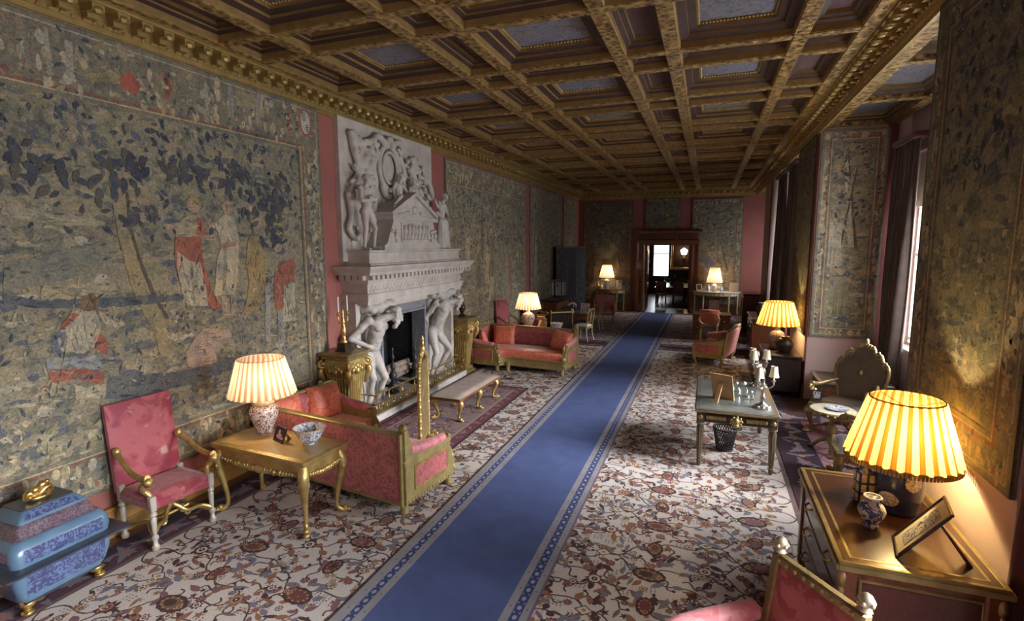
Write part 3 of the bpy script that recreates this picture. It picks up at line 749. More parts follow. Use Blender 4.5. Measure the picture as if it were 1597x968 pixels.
FIGS = [
((0.3, 0.25, 0.15), [(3.17, 2.89), (3.21, 2.38), (3.28, 1.94), (3.36, 1.68), (3.48, 1.36), (3.51, 1.18), (3.69, 1.19), (3.6, 1.52), (3.46, 1.84), (3.38, 2.12), (3.32, 2.42), (3.31, 2.78), (3.29, 2.92)]),
((0.09, 0.075, 0.06), [(3.31, 2.78), (3.32, 2.42), (3.38, 2.12), (3.46, 1.84), (3.6, 1.52), (3.64, 1.53), (3.49, 1.88), (3.41, 2.14), (3.35, 2.42), (3.34, 2.78)]),
((0.33, 0.3, 0.22), [(2.36, 2.6), (2.72, 2.57), (3.1, 2.5), (3.1, 2.46), (2.63, 2.46), (2.35, 2.52)]),
((0.21, 0.21, 0.17), [(2.32, 2.12), (2.69, 2.23), (3.16, 2.34), (3.22, 2.18), (2.83, 2.0), (2.51, 1.95), (2.3, 1.92)]),
((0.1, 0.115, 0.14), [(2.29, 1.9), (2.53, 1.83), (3.19, 1.8), (3.81, 1.77), (3.81, 1.7), (3.07, 1.71), (2.49, 1.77), (2.29, 1.83)]),
((0.37, 0.32, 0.21), [(2.57, 1.95), (3.13, 1.95), (3.19, 1.84), (2.86, 1.81), (2.54, 1.83)]),
((0.34, 0.11, 0.08), [(3.78, 2.37), (4.08, 2.38), (4.09, 2.09), (4.16, 1.81), (4.28, 1.56), (4.14, 1.57), (4.03, 1.93), (3.96, 2.1), (3.85, 2.17), (3.78, 1.9), (3.75, 2.1)]),
((0.44, 0.39, 0.29), [(3.79, 2.23), (3.92, 2.12), (4.05, 2.09), (4.09, 1.88), (4.1, 1.61), (3.9, 1.63), (3.81, 1.77), (3.78, 1.99)]),
((0.3, 0.26, 0.19), [(3.92, 2.1), (3.95, 2.1), (3.96, 1.64), (3.93, 1.64)]),
((0.36, 0.31, 0.21), [(3.84, 2.52), (3.96, 2.6), (4.08, 2.56), (4.08, 2.38), (3.79, 2.37), (3.79, 2.46)]),
((0.42, 0.3, 0.22), [(3.67, 2.5), (3.83, 2.52), (3.87, 2.47), (3.71, 2.44)]),
((0.34, 0.11, 0.08), [(4.05, 2.58), (4.12, 2.56), (4.14, 2.41), (4.02, 2.39)]),
((0.42, 0.3, 0.22), [(3.94, 2.71), (4.0, 2.77), (4.07, 2.76), (4.09, 2.68), (4.02, 2.62), (3.96, 2.64)]),
((0.34, 0.25, 0.12), [(3.93, 2.73), (4.0, 2.8), (4.1, 2.78), (4.12, 2.69), (4.08, 2.71), (4.0, 2.75)]),
((0.44, 0.39, 0.29), [(4.26, 2.54), (4.38, 2.63), (4.52, 2.61), (4.59, 2.35), (4.54, 2.03), (4.48, 1.71), (4.19, 1.71), (4.25, 2.09), (4.33, 2.3)]),
((0.28, 0.25, 0.18), [(4.37, 2.3), (4.41, 2.3), (4.35, 1.71), (4.29, 1.71)]),
((0.36, 0.2, 0.15), [(4.33, 2.3), (4.58, 2.33), (4.57, 2.28), (4.32, 2.25)]),
((0.42, 0.3, 0.22), [(4.36, 2.73), (4.44, 2.79), (4.52, 2.76), (4.51, 2.66), (4.41, 2.63)]),
((0.42, 0.3, 0.22), [(4.28, 1.7), (4.35, 1.69), (4.35, 1.52), (4.28, 1.53)]),
((0.42, 0.3, 0.22), [(4.41, 1.7), (4.48, 1.69), (4.48, 1.5), (4.4, 1.48)]),
((0.42, 0.3, 0.22), [(4.07, 2.38), (4.25, 2.4), (4.27, 2.34), (4.09, 2.34)]),
((0.34, 0.25, 0.12), [(4.72, 2.38), (4.89, 2.37), (4.95, 2.07), (4.95, 1.8), (4.79, 1.44), (4.58, 1.48), (4.69, 1.82), (4.66, 2.07)]),
((0.42, 0.3, 0.22), [(4.8, 2.59), (4.91, 2.62), (4.94, 2.49), (4.82, 2.45)]),
((0.34, 0.11, 0.08), [(5.12, 1.98), (5.31, 2.08), (5.46, 2.11), (5.45, 1.85), (5.32, 1.74), (5.2, 1.45), (5.08, 1.47), (5.07, 1.76)]),
((0.42, 0.3, 0.22), [(5.11, 2.32), (5.22, 2.34), (5.25, 2.21), (5.14, 2.18)]),
((0.44, 0.39, 0.29), [(5.25, 1.75), (5.44, 1.79), (5.42, 1.27), (5.19, 1.28)]),
((0.33, 0.32, 0.3), [(4.93, 1.77), (5.02, 1.77), (4.95, 1.06), (4.88, 1.08)]),
((0.28, 0.27, 0.26), [(5.11, 1.43), (5.21, 1.42), (5.16, 1.0), (5.08, 1.01)]),
((0.34, 0.11, 0.08), [(2.65, 1.58), (2.75, 1.7), (2.82, 1.68), (2.78, 1.59), (2.7, 1.53)]),
((0.34, 0.11, 0.08), [(2.9, 1.54), (2.99, 1.46), (3.04, 1.37), (3.01, 1.27), (2.91, 1.35), (2.86, 1.43)]),
((0.44, 0.39, 0.29), [(2.79, 1.65), (2.85, 1.7), (2.95, 1.67), (2.98, 1.53), (2.93, 1.38), (2.81, 1.32), (2.64, 1.38), (2.63, 1.54), (2.71, 1.59)]),
((0.16, 0.11, 0.07), [(2.85, 1.83), (2.94, 1.86), (2.99, 1.8), (2.97, 1.66), (2.88, 1.65), (2.83, 1.72)]),
((0.4, 0.36, 0.29), [(2.83, 1.7), (2.94, 1.69), (2.95, 1.63), (2.87, 1.59), (2.81, 1.65)]),
((0.14, 0.16, 0.21), [(2.6, 1.55), (2.69, 1.55), (2.7, 1.49), (2.63, 1.28), (2.58, 1.33)]),
((0.44, 0.39, 0.29), [(2.97, 1.7), (3.09, 1.59), (3.12, 1.5), (3.0, 1.58)]),
((0.3, 0.31, 0.31), [(2.53, 1.34), (2.92, 1.28), (2.96, 1.15), (2.53, 1.21)]),
((0.34, 0.11, 0.08), [(2.54, 1.24), (2.74, 1.22), (2.97, 1.11), (2.95, 1.0), (2.73, 1.11), (2.53, 1.12)]),
((0.42, 0.3, 0.22), [(2.53, 1.15), (2.47, 1.08), (2.38, 1.03), (2.46, 1.01), (2.58, 1.1)]),
((0.42, 0.3, 0.22), [(3.78, 1.11), (3.91, 1.27), (4.02, 1.36), (4.16, 1.35), (4.34, 1.26), (4.14, 1.11), (4.17, 0.95), (3.95, 0.9), (3.81, 1.0)]),
((0.4, 0.31, 0.25), [(4.27, 1.31), (4.37, 1.32), (4.38, 1.21), (4.29, 1.2)]),
((0.4, 0.36, 0.28), [(2.71, 1.07), (2.85, 0.98), (3.0, 0.98), (2.95, 0.87), (2.71, 0.94)]),
((0.4, 0.34, 0.22), [(2.88, 2.13), (2.88, 2.13), (2.57, 0.98), (2.56, 0.98)]),
((0.12, 0.13, 0.15), [(3.01, 1.06), (3.74, 0.95), (4.57, 0.97), (4.73, 0.86), (3.85, 0.78), (3.18, 0.81), (2.95, 0.87)]),
((0.3, 0.28, 0.22), [(4.36, 0.91), (5.45, 0.77), (5.81, 0.51), (5.41, 0.33), (4.38, 0.49)]),
]
UPF = [
((0.27, 0.22, 0.12), [(3.03, 3.76), (3.26, 3.86), (3.37, 3.84), (3.33, 3.77), (3.08, 3.73)]),
((0.34, 0.11, 0.08), [(3.34, 3.82), (3.46, 3.92), (3.55, 3.81), (3.5, 3.71), (3.37, 3.74)]),
((0.3, 0.28, 0.22), [(2.92, 4.02), (2.98, 4.02), (2.96, 3.72), (2.9, 3.72)]),
((0.25, 0.24, 0.2), [(4.56, 4.07), (4.63, 4.08), (4.62, 3.74), (4.54, 3.74)]),
((0.25, 0.24, 0.2), [(4.97, 4.11), (5.03, 4.11), (5.02, 3.77), (4.96, 3.77)]),
((0.27, 0.23, 0.15), [(4.67, 4.06), (4.95, 4.08), (4.93, 3.9), (4.67, 3.89)]),
]
shield = [((.30, .13, .10), [(5.79+.13*math.cos(a), 3.93+.19*math.sin(a)) for a in np.linspace(0, 2*PI, 18)[:-1]]), ((.46, .44, .40), [(5.79+.085*math.cos(a), 3.93+.15*math.sin(a)) for a in np.linspace(0, 2*PI, 18)[:-1]])]
for i in range(4):
    z = 3.955+i*.028; shield.append(((.07, .07, .08), [(5.73, z), (5.79, z), (5.79, z+.013), (5.73, z+.013)]))
    z = 3.81+i*.028; shield.append(((.07, .07, .08), [(5.79, z), (5.845, z), (5.845, z+.013), (5.79, z+.013)]))
hanging('hanging_tapestry', 'huge tapestry of robed figures and a leaning tree left of the fireplace', 6.05, 4.16, (XL+.02, .2, .47), PI/2, 3, FIGS, UPF+shield, .42, .62,
        [(2.6, 2.95, .24, 26), (3.2, 2.98, .28, 34), (3.85, 3.12, .2, 24), (4.45, 3.08, .24, 34), (4.95, 2.8, .22, 30), (3.4, 2.62, .14, 12), (5.25, 3.0, .2, 24), (5.15, 2.5, .2, 18)], light=1.12)
hanging('hanging_tapestry', 'wide faded tapestry just right of the stone fireplace', 5.2, 4.05, (XL+.02, 10.1, .5), PI/2, 11, None, None, .42, .55, light=1.3)
hanging('hanging_tapestry', 'tapestry behind the glass candelabrum, second panel beyond the fireplace', 3.6, 4.05, (XL+.02, 15.75, .5), PI/2, 12, None, None, .3, light=1.25)
hanging('hanging_tapestry', 'narrow tapestry strip in the far left corner beside the folding screen', 2.1, 4.05, (XL+.02, 19.75, .5), PI/2, 13, None, None, .25, light=1.2)
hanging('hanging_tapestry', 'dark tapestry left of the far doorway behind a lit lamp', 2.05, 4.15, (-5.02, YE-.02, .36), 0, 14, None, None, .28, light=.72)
hanging('hanging_tapestry', 'small square tapestry hanging above the far doorway', 1.36, 1.2, (-2.46, YE-.02, 3.38), 0, 15, None, None, .12)
hanging('hanging_tapestry', 'grey green tapestry right of the far doorway', 1.86, 4.15, (-.64, YE-.02, .36), 0, 16, None, None, .3, light=1.1)
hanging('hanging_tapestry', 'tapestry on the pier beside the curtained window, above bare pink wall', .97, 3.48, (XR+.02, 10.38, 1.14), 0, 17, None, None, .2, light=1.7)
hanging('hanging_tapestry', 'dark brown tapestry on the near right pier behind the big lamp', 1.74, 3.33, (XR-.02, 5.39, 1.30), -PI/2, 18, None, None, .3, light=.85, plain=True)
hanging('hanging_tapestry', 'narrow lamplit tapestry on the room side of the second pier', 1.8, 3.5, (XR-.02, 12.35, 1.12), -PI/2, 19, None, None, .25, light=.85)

# ---- carpets
CR = dict(field=(.50, .45, .41), dark=(.075, .04, .038), maroon=(.15, .055, .05), rust=(.25, .12, .07), tan=(.33, .22, .12), slate=(.17, .16, .19), vine=(.09, .06, .055), rose=(.30, .13, .12), cream=(.56, .49, .40), plum=(.19, .10, .11))
def carpet(name, label, x0, x1, y0, y1, seed, margin, bcols, sp=.40, z=.012, field=None, dens=1.0):
    R = random.Random(seed); mb = MB(); zz = [z]; field = field or CR['field']
    mb.col = bcols[0][1]; mb.box(x0, x1, y0, y1, max(.001, z-.003) if z > .015 else .001, z)
    def put(pts, c, lay=1):
        q = z+.0004*lay+(R.random()*.00034 if lay >= 2 else 0)
        mb.add([(p[0], p[1], q) for p in pts], [tuple(range(len(pts)))], c)
    off = 0
    for wd, c in bcols: put([(x0+off, y0+off), (x1-off, y0+off), (x1-off, y1-off), (x0+off, y1-off)], c, .5+off); off += wd
    fx0, fx1, fy0, fy1 = x0+off, x1-off, y0+off, y1-off
    put([(fx0, fy0), (fx1, fy0), (fx1, fy1), (fx0, fy1)], field, 1)
    def ok(x, y, m=.1): return fx0+m < x < fx1-m and fy0+m < y < fy1-m
    def star(x, y, r, n, k, c, lay, a0=0): put([(x+(r if i % 2 == 0 else r*k)*math.cos(a0+PI*i/n), y+(r if i % 2 == 0 else r*k)*math.sin(a0+PI*i/n)) for i in range(2*n)], c, lay)
    def disc(x, y, r, c, lay, n=8, sy=1): put([(x+r*math.cos(2*PI*i/n), y+r*sy*math.sin(2*PI*i/n)) for i in range(n)], c, lay)
    def vine(p, q, bow):
        p, q = np.array(p), np.array(q); d = q-p; nrm = np.array([-d[1], d[0]]); L = np.linalg.norm(d)
        P = [p+d*t+nrm*bow*math.sin(2*PI*t) for t in np.linspace(0, 1, 9)]
        for a, b in zip(P[:-1], P[1:]):
            e = (b-a); e = np.array([-e[1], e[0]])/(np.linalg.norm(e)+1e-9)*.0075
            put([a-e, b-e, b+e, a+e], CR['vine'], 2)
    def palmette(x, y, s, a):
        c, sn = math.cos(a), math.sin(a)
        def tr(P): return [(x+p[0]*c-p[1]*sn, y+p[0]*sn+p[1]*c) for p in P]
        n = 22; put(tr([((s*(1+.07*(i % 2))*math.cos(2*PI*i/n)), s*.66*(1+.1*(i % 2))*math.sin(2*PI*i/n)) for i in range(n)]), CR['dark'], 4)
        put(tr([(s*.78*math.cos(2*PI*i/14)-.06*s, s*.48*math.sin(2*PI*i/14)) for i in range(14)]), R.choice([CR['maroon'], CR['plum'], (.17, .10, .06)]), 5)
        for i in range(11): put(tr([(s*.86*math.cos(2*PI*i/11)-.03*s, s*.55*math.sin(2*PI*i/11)), (s*.62*math.cos(2*PI*i/11+.16)-.03*s, s*.38*math.sin(2*PI*i/11+.16)), (s*.62*math.cos(2*PI*i/11-.16)-.03*s, s*.38*math.sin(2*PI*i/11-.16))]), CR['tan'], 6)
        put(tr([(s*.42*math.cos(2*PI*i/10)-.2*s, s*.3*math.sin(2*PI*i/10)) for i in range(10)]), R.choice([CR['maroon'], CR['plum'], CR['dark']]), 6)
        put(tr([(s*.42, 0), (s*.65, -.24*s), (s*.88, 0), (s*.65, .24*s)]), CR['tan'], 6); put(tr([(s*.57, 0), (s*.65, -.09*s), (s*.73, 0), (s*.65, .09*s)]), CR['dark'], 7)
    def rosette(x, y, r):
        c = R.choice([CR['rust'], CR['maroon'], CR['tan'], CR['dark']]); star(x, y, r, 8, .62, c, 4, R.random()); disc(x, y, r*.55, R.choice([CR['tan'], CR['cream'], CR['rose']]), 5); disc(x, y, r*.33, R.choice([CR['maroon'], CR['dark']]), 6, 7); disc(x, y, r*.12, CR['cream'], 7, 5)
    def diamond(x, y, s): put([(x-s, y), (x, y-s*.8), (x+s, y), (x, y+s*.8)], CR['vine'], 4); s *= .78; put([(x-s, y), (x, y-s*.8), (x+s, y), (x, y+s*.8)], CR['cream'], 5); disc(x, y, s*.35, CR['tan'], 6, 6)
    nx = int((fx1-fx0)/sp); ny = int((fy1-fy0)/sp); gx = (fx1-fx0)/nx; gy = (fy1-fy0)/ny
    for j in range(ny+1):
        for i in range(nx+1):
            x = fx0+i*gx; y = fy0+j*gy+(gy*.5 if i % 2 else 0)
            m = (i+2*j) % 4
            if i < nx:
                vine((x, y), (x+gx, y+gy*(.5 if i % 2 == 0 else -.5)), .12); vine((x, y), (x+gx, y+gy*(-.5 if i % 2 == 0 else .5)), -.12) if R.random() < .8 else None
            if not ok(x, y, .12): continue
            if m == 0: palmette(x+R.uniform(-.02, .02), y, .135, R.choice([0, PI])+R.uniform(-.2, .2))
            elif m == 2: palmette(x, y, .105, PI/2*R.choice([1, 3])+R.uniform(-.3, .3))
            elif m == 1: rosette(x, y, .085)
            else: diamond(x, y, .075)
    for q in range(int((fx1-fx0)*(fy1-fy0)*165*dens)):
        x, y = R.uniform(fx0, fx1), R.uniform(fy0, fy1)
        if not ok(x, y, .12): continue
        t = R.random(); a = R.uniform(-PI, PI)
        if t < .42: put(leafpts(x, y, R.uniform(.07, .16), R.uniform(.016, .034), a), R.choice([CR['slate'], CR['rust'], CR['dark'], CR['plum'], CR['slate']]), 3)
        elif t < .58: rosette(x, y, R.uniform(.032, .055))
        elif t < .72:
            for k in range(9): disc(x+(k % 3-1)*.032+R.uniform(-.004, .004), y+(k//3-1)*.026, .0085, R.choice([CR['maroon'], CR['slate']]), 3, 5)
        elif t < .86: star(x, y, R.uniform(.03, .05), 5, .4, R.choice([CR['dark'], CR['tan'], CR['rust']]), 3, a)
        else:
            vine((x, y), (x+.16*math.cos(a), y+.16*math.sin(a)), .2); disc(x, y, .018, CR['dark'], 3, 6)
    # border flowers
    if off > .12:
        o0 = bcols[0][0]; wd = off-o0; per = [((x0+o0+wd/2), y0, (x0+o0+wd/2), y1), (x1-o0-wd/2, y0, x1-o0-wd/2, y1), (x0, y0+o0+wd/2, x1, y0+o0+wd/2), (x0, y1-o0-wd/2, x1, y1-o0-wd/2)]
        for ax, ay, bx, by in per:
            L = math.hypot(bx-ax, by-ay); n = int(L/.22)
            for i in range(n):
                t = (i+.5)/n; x, y = ax+(bx-ax)*t, ay+(by-ay)*t
                if i % 2: star(x, y, wd*.26, 7, .6, CR['slate'], 2, i); disc(x, y, wd*.12, CR['rose'], 3, 6)
                else: disc(x, y, wd*.2, CR['dark'], 2, 8); disc(x, y, wd*.11, CR['tan'], 3, 6)
                for k in (-1, 1): put(leafpts(x, y, wd*.5, wd*.08, i+k*1.2), CR["slate"], 2)
    o = mb.build(name, MAT['carpet'], None, 0, colors=True)
    return tag(o, label, 'carpet')
BRD = [(.06, (.05, .035, .045)), (.10, (.11, .05, .06)), (.06, (.12, .10, .12)), (.18, (.10, .055, .07)), (.06, (.13, .10, .11)), (.03, (.06, .03, .04))]
carpet('carpet', 'large cream floral carpet under the near furniture, blue runner across it', -5.02, 1.34, YB+.15, 14.35, 5, .4, [(.04, (.05, .035, .045)), (.10, (.10, .055, .06)), (.05, (.13, .10, .12)), (.16, (.095, .05, .065)), (.05, (.15, .10, .10))])
carpet('carpet', 'second cream floral carpet reaching to the far doorway', -4.95, 1.2, 14.5, 21.75, 6, .4, [(.05, (.09, .04, .05)), (.3, (.22, .12, .13)), (.06, (.12, .09, .1))], .6, dens=.7, field=(.40, .34, .32))
carpet('carpet', 'dark red rug under the carved gilt armchairs at right', 1.0, 2.88, 5.5, 9.4, 8, .3, [(.05, (.05, .03, .04)), (.12, (.15, .10, .12)), (.05, (.35, .28, .27)), (.18, (.17, .08, .10)), (.05, (.35, .28, .27))], .45, .0185, field=(.32, .16, .18), dens=.6)
carpet('carpet', 'small wine bordered rug in front of the fireplace', -4.62, -3.12, 5.95, 9.35, 9, .3, [(.04, (.05, .03, .04)), (.16, (.14, .05, .06)), (.04, (.3, .2, .18))], .42, .0185, field=(.22, .15, .145), dens=1.0)
# ---- blue runner
rn = MB(); ra, rb, z = YB+.1, 21.62, .0195
rn.col = (.05, .06, .16); rn.box(-2.52, -1.12, ra, rb, .0158, z)
def strip(a, b, c, k=1): rn.add([(a, ra, z+.0004*k), (b, ra, z+.0004*k), (b, rb, z+.0004*k), (a, rb, z+.0004*k)], [(0, 1, 2, 3)], c)
G1 = (.235, .22, .235); GB = (.04, .055, .14)
BL = (.068, .092, .205)
strip(-2.275, -1.335, BL)
for a, b, c in ((-2.52, -2.50, (.06, .04, .03)), (-2.50, -2.41, G1), (-2.41, -2.345, GB), (-2.345, -2.275, G1), (-1.335, -1.27, G1), (-1.27, -1.195, GB), (-1.195, -1.14, G1), (-1.14, -1.12, (.15, .11, .15))): strip(a, b, c)
y = ra+.05; i = 0
while y < 16:
    for x in (-2.3775, -1.2325):
        rn.add([(x+.019*math.cos(a), y+.026*math.sin(a), z+.001) for a in np.linspace(0, 2*PI, 7)[:-1]], [tuple(range(6))], (.25, .26, .33))
        for s in (-1, 1): rn.add([(x+s*.024+.008*math.cos(a), y+.055+.012*math.sin(a), z+.001) for a in np.linspace(0, 2*PI, 5)[:-1]], [tuple(range(4))], (.25, .26, .33))
    if i % 2 == 0:
        for x in (-2.45, -2.31, -1.30, -1.168): rn.add([(x+.008*math.cos(a), y+.012*math.sin(a), z+.001) for a in np.linspace(0, 2*PI, 5)[:-1]], [tuple(range(4))], (.10, .09, .14))
    y += .11; i += 1
tag(rn.build('carpet_runner', attr_mat('runner pile', .95, 4, .88, 1.1, .2), None, 0, colors=True), 'plain blue carpet runner with grey patterned edges down the gallery', 'carpet runner')
# ------------------------------------------------------------------ furniture kit
def spiral(c, r0, turns, plane='yz', n=26, dirn=1, a0=0, grow=.16):
    P = []
    for i in range(n):
        t = i/(n-1); a = a0+dirn*turns*2*PI*t; r = r0*(1-t*(1-grow))
        u, v = r*math.cos(a), r*math.sin(a)
        P.append({'yz': (c[0], c[1]+u, c[2]+v), 'xz': (c[0]+u, c[1], c[2]+v), 'xy': (c[0]+u, c[1]+v, c[2])}[plane])
    return P
def cabriole(mb, x, y, h, dx, dy, r=.03, foot=True, orn=True):
    q = lambda o, z: (x+dx*o, y+dy*o, z)
    mb.tube([q(.0, h), q(.02, h*.93), q(.045, h*.82), q(.035, h*.66), q(.0, h*.42), q(-.022, h*.2), q(-.015, h*.09), q(.03, h*.035), q(.075, r*.75)], [r*1.25, r*1.4, r*1.5, r*1.2, r*.8, r*.6, r*.62, r*.8, r*.75], 10, 4)
    if foot:
        mb.ball(q(.085, r*.62), (r*.95, r*.95, r*.62)); mb.ball(q(.05, r*1.1), r*.8, 8, 6)
    if orn:
        for k in (-1, 0, 1):
            s = k*.6; mb.ball((x+dx*(.055)-dy*s*r*1.6, y+dy*.055+dx*s*r*1.6, h*(.84-.1*abs(k))), (r*.55, r*.55, r*.9), 8, 6)
        mb.tube([q(.065, h*.78), q(.055, h*.66), q(.025, h*.5)], [r*.5, r*.35, r*.1], 6, 3)
def scrollwork(mb, p0, p1, n, amp, r, flat=.7, seed=1):
    """leafy gilt garland hanging between two points"""
    R = random.Random(seed); p0, p1 = np.array(p0), np.array(p1)
    for i in range(n):
        t = (i+.5)/n; p = p0+(p1-p0)*t; s = r*(1+.6*math.sin(PI*t)+R.uniform(-.2, .2))
        mb.ball((p[0], p[1], p[2]-amp*math.sin(PI*t)*.5+R.uniform(-.2, .2)*r), (s, s, s*1.3), 7, 5)
MAT['silvered'] = gilt('silvered gesso', (.50, .47, .43), (.40, .35, .27), .45, .25, 22, .3)
def tall_armchair(name, label, loc, rz, fabric='worn_velvet', group=None):
    t = thing(name, label, 'armchair', loc, rz, group)
    W = MAT['silvered']
    def sfn(u, v):
        x, y = (u-.5)*.60, -.27+v*.50; e = ((1-(2*u-1)**6)*(1-(2*v-1)**6))**.4; return (x, y, .455+.055*e)
    s = MB(); s.grid(sfn, 14, 12); s.box(-.30, .30, -.27, .23, .37, .457, .015); s.build('seat', MAT[fabric], t)
    b = MB(RX(-.10))
    for sg in (-1, 1):
        b.grid(lambda u, v: ((u-.5)*.60, .215+sg*(.025+.02*((1-(2*u-1)**6)*(1-(2*v-1)**6))**.5), .46+v*.83), 10, 14, flip=sg > 0)
    for z in (.455, 1.265): b.box(-.30, .30, .19, .24, z, z+.03, .008)
    for x in (-.30, .28): b.box(x, x+.02, .19, .24, .46, 1.29, .005)
    b.build('backrest', MAT[fabric], t)
    for sx in (-1, 1):
        a = MB(); P = [(sx*.285, .21, .83), (sx*.30, .12, .79), (sx*.315, -.05, .70), (sx*.315, -.20, .675), (sx*.31, -.28, .69)]
        a.tube(P, [.028, .024, .026, .028, .032], 9, 4); a.tube(spiral((sx*.31, -.285, .655), .042, 1.1, 'yz', 14, -1, PI/2), [.026]*14, 8); a.ball((sx*.31, -.29, .66), (.045, .035, .035))
        a.ball((sx*.285, .21, .84), (.035, .035, .045))
        a.tube([(sx*.31, -.25, .65), (sx*.325, -.21, .60), (sx*.30, -.19, .55), (sx*.27, -.22, .5), (sx*.275, -.25, .44)], [.024, .03, .024, .022, .026], 9, 4)
        a.build('arm', MAT['gilt'], t)
        for fy, nm in ((-.25, 'front'), (.22, 'rear')):
            l = MB(); l.box(sx*.275-.028, sx*.275+.028, fy-.028, fy+.028, .36, .50 if fy < 0 else .52, .008)
            l.lathe([(.016, .36), (.03, .345), (.034, .325), (.02, .31), (.027, .29), (.022, .2), (.016, .14), (.03, .125), (.03, .10), (.018, .085), (.02, .05), (.034, .03), (.03, .0)], (sx*.275, fy, 0), 12)
            l.build('leg', W if fy < 0 else W, t)
    st = MB()
    for sx in (-1, 1): st.tube([(sx*.275, -.25, .12), (sx*.24, -.13, .14), (sx*.20, -.02, .17), (sx*.24, .10, .14), (sx*.275, .22, .12)], .017, 8, 5)
    st.tube([(-.275, -.25, .15), (-.20, -.20, .19), (-.11, -.13, .17), (-.05, -.08, .23), (0, -.06, .27), (.05, -.08, .23), (.11, -.13, .17), (.20, -.20, .19), (.275, -.25, .15)], .019, 8, 5)
    st.tube([(-.2, -.02, .17), (0, -.0, .15), (.2, -.02, .17)], .016, 8, 4); st.ball((0, -.06, .29), (.04, .025, .04))
    for x in (-.12, .12): st.tube(spiral((x, -.12, .15), .035, 1.2, 'xz', 16, 1 if x > 0 else -1, PI/2), .01, 7)
    st.build('stretcher', MAT['gilt'], t)
    return t
def lamp(label, loc, rb, rt, z0, z1, base, gold, power, n=26, group='lit table lamps', fringe=False, name='table_lamp'):
    """pleated shade from z0 to z1 above loc; base(t) builds the foot and jar"""
    t = thing(name, label, 'lamp', loc, 0, group); base(t)
    A = MB(); B = MB(); st = 10
    for k in range(n):
        a0 = 2*PI*k/n; am = a0+2*PI/n*.56; a1 = a0+2*PI/n
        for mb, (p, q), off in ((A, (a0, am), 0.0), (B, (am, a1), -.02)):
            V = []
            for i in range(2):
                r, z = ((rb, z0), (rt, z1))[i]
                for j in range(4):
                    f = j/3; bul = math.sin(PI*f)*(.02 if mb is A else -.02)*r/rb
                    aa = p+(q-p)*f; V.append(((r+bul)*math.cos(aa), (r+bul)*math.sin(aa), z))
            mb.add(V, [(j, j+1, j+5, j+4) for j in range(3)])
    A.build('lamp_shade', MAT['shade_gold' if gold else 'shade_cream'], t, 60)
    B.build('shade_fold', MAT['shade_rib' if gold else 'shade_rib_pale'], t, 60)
    for r, z in ((rb, z0), (rt, z1)): MB().tube([(r*math.cos(a), r*math.sin(a), z) for a in np.linspace(0, 2*PI, 41)], .006, 6, cap=False).build('shade_trim', MAT['fringe' if gold else 'shade_cream'], t, 60)
    if fringe:
        f = MB()
        for k in range(96):
            a = 2*PI*k/96; f.tube([(rb*math.cos(a)*1.005, rb*math.sin(a)*1.005, z0+.004), (rb*math.cos(a)*1.012, rb*math.sin(a)*1.012, z0-.038)], [.011, .008], 5)
        f.build('fringe', MAT['fringe'], t, 60)
    h = MB(); h.lathe([(.012, z0-.06), (.012, z1-.06)], n=8); h.lathe([(.022, z0+.02), (.022, z0+.07)], n=10)
    for a in (0, PI*2/3, PI*4/3): h.tube([(0, 0, z1-.06), (rt*math.cos(a), rt*math.sin(a), z1-.005)], .003, 5)
    h.build('lamp_stem', MAT['brass'], t, 60)
    bulb((loc[0]+.035, loc[1], loc[2]+(z0*.55+z1*.45)), power, (1, .72, .32) if gold else (1, .74, .48))
    return t
def jar(t, prof, mat, name='jar', n=28):
    MB().lathe(prof, n=n).build(name, MAT[mat], t, 50)
def smoothprof(P, k=5): return [tuple(p) for p in cr([(max(r, 0.001), z) for r, z in P], k)]
def photo_frame(label, loc, rz, w, h, tilt, fm='gilt_dark', pic='bw', mount=.03, group='framed photographs', back='mahogany', name='photo_frame'):
    t = thing(name, label, 'photo frame', loc, rz, group); M = RX(-tilt); b = .018
    f = MB(M); f.box(-w/2, w/2, 0, .016, 0, b, .003).box(-w/2, w/2, 0, .016, h-b, h, .003).box(-w/2, -w/2+b, 0, .016, b, h-b, .003).box(w/2-b, w/2, 0, .016, b, h-b, .003); f.build('frame', MAT[fm], t)
    MB(M).box(-w/2+b, w/2-b, .012, .018, b, h-b).build('back_board', MAT[back], t)
    MB(M).box(-w/2+b, w/2-b, .008, .011, b, h-b).build('mount', MAT['paper'], t)
    if mount >= 0: MB(M).box(-w/2+b+mount, w/2-b-mount, .005, .008, b+mount, h-b-mount).build('photograph', MAT[pic], t)
    s = MB(); yb = math.sin(tilt)*h*.7; s.prism([(yb+.02, h*.7*math.cos(tilt)), (yb+.035, h*.7*math.cos(tilt)), (yb+.035+h*.42, 0), (yb+.01+h*.42, 0)], 'x', -w*.09, w*.09); s.build('strut', MAT[back], t)
    return t
def bowl(label, loc, r, h, mat='china_blue'):
    t = thing('bowl', label, 'bowl', loc)
    P = [(r*.45, 0), (r*.46, h*.12), (r*.5, h*.16), (r*.72, h*.4), (r*.92, h*.8), (r*1.0, h*.97), (r*1.03, h), (r*.98, h*.99), (r*.88, h*.8), (r*.66, h*.42), (r*.3, h*.25), (.001, h*.22)]
    MB().lathe(P, n=32, cap=False).build('bowl_body', MAT[mat], t, 50)
    MB().lathe([(r*.45, 0.001), (r*.44, .012), (.001, .012)], n=24, cap=False).build('foot_ring', MAT['porcelain'], t)
    MB().tube([(r*1.01*math.cos(a), r*1.01*math.sin(a), h) for a in np.linspace(0, 2*PI, 33)], r*.03, 6, cap=False).build('rim', MAT['pale_wood'], t, 60)
    return t
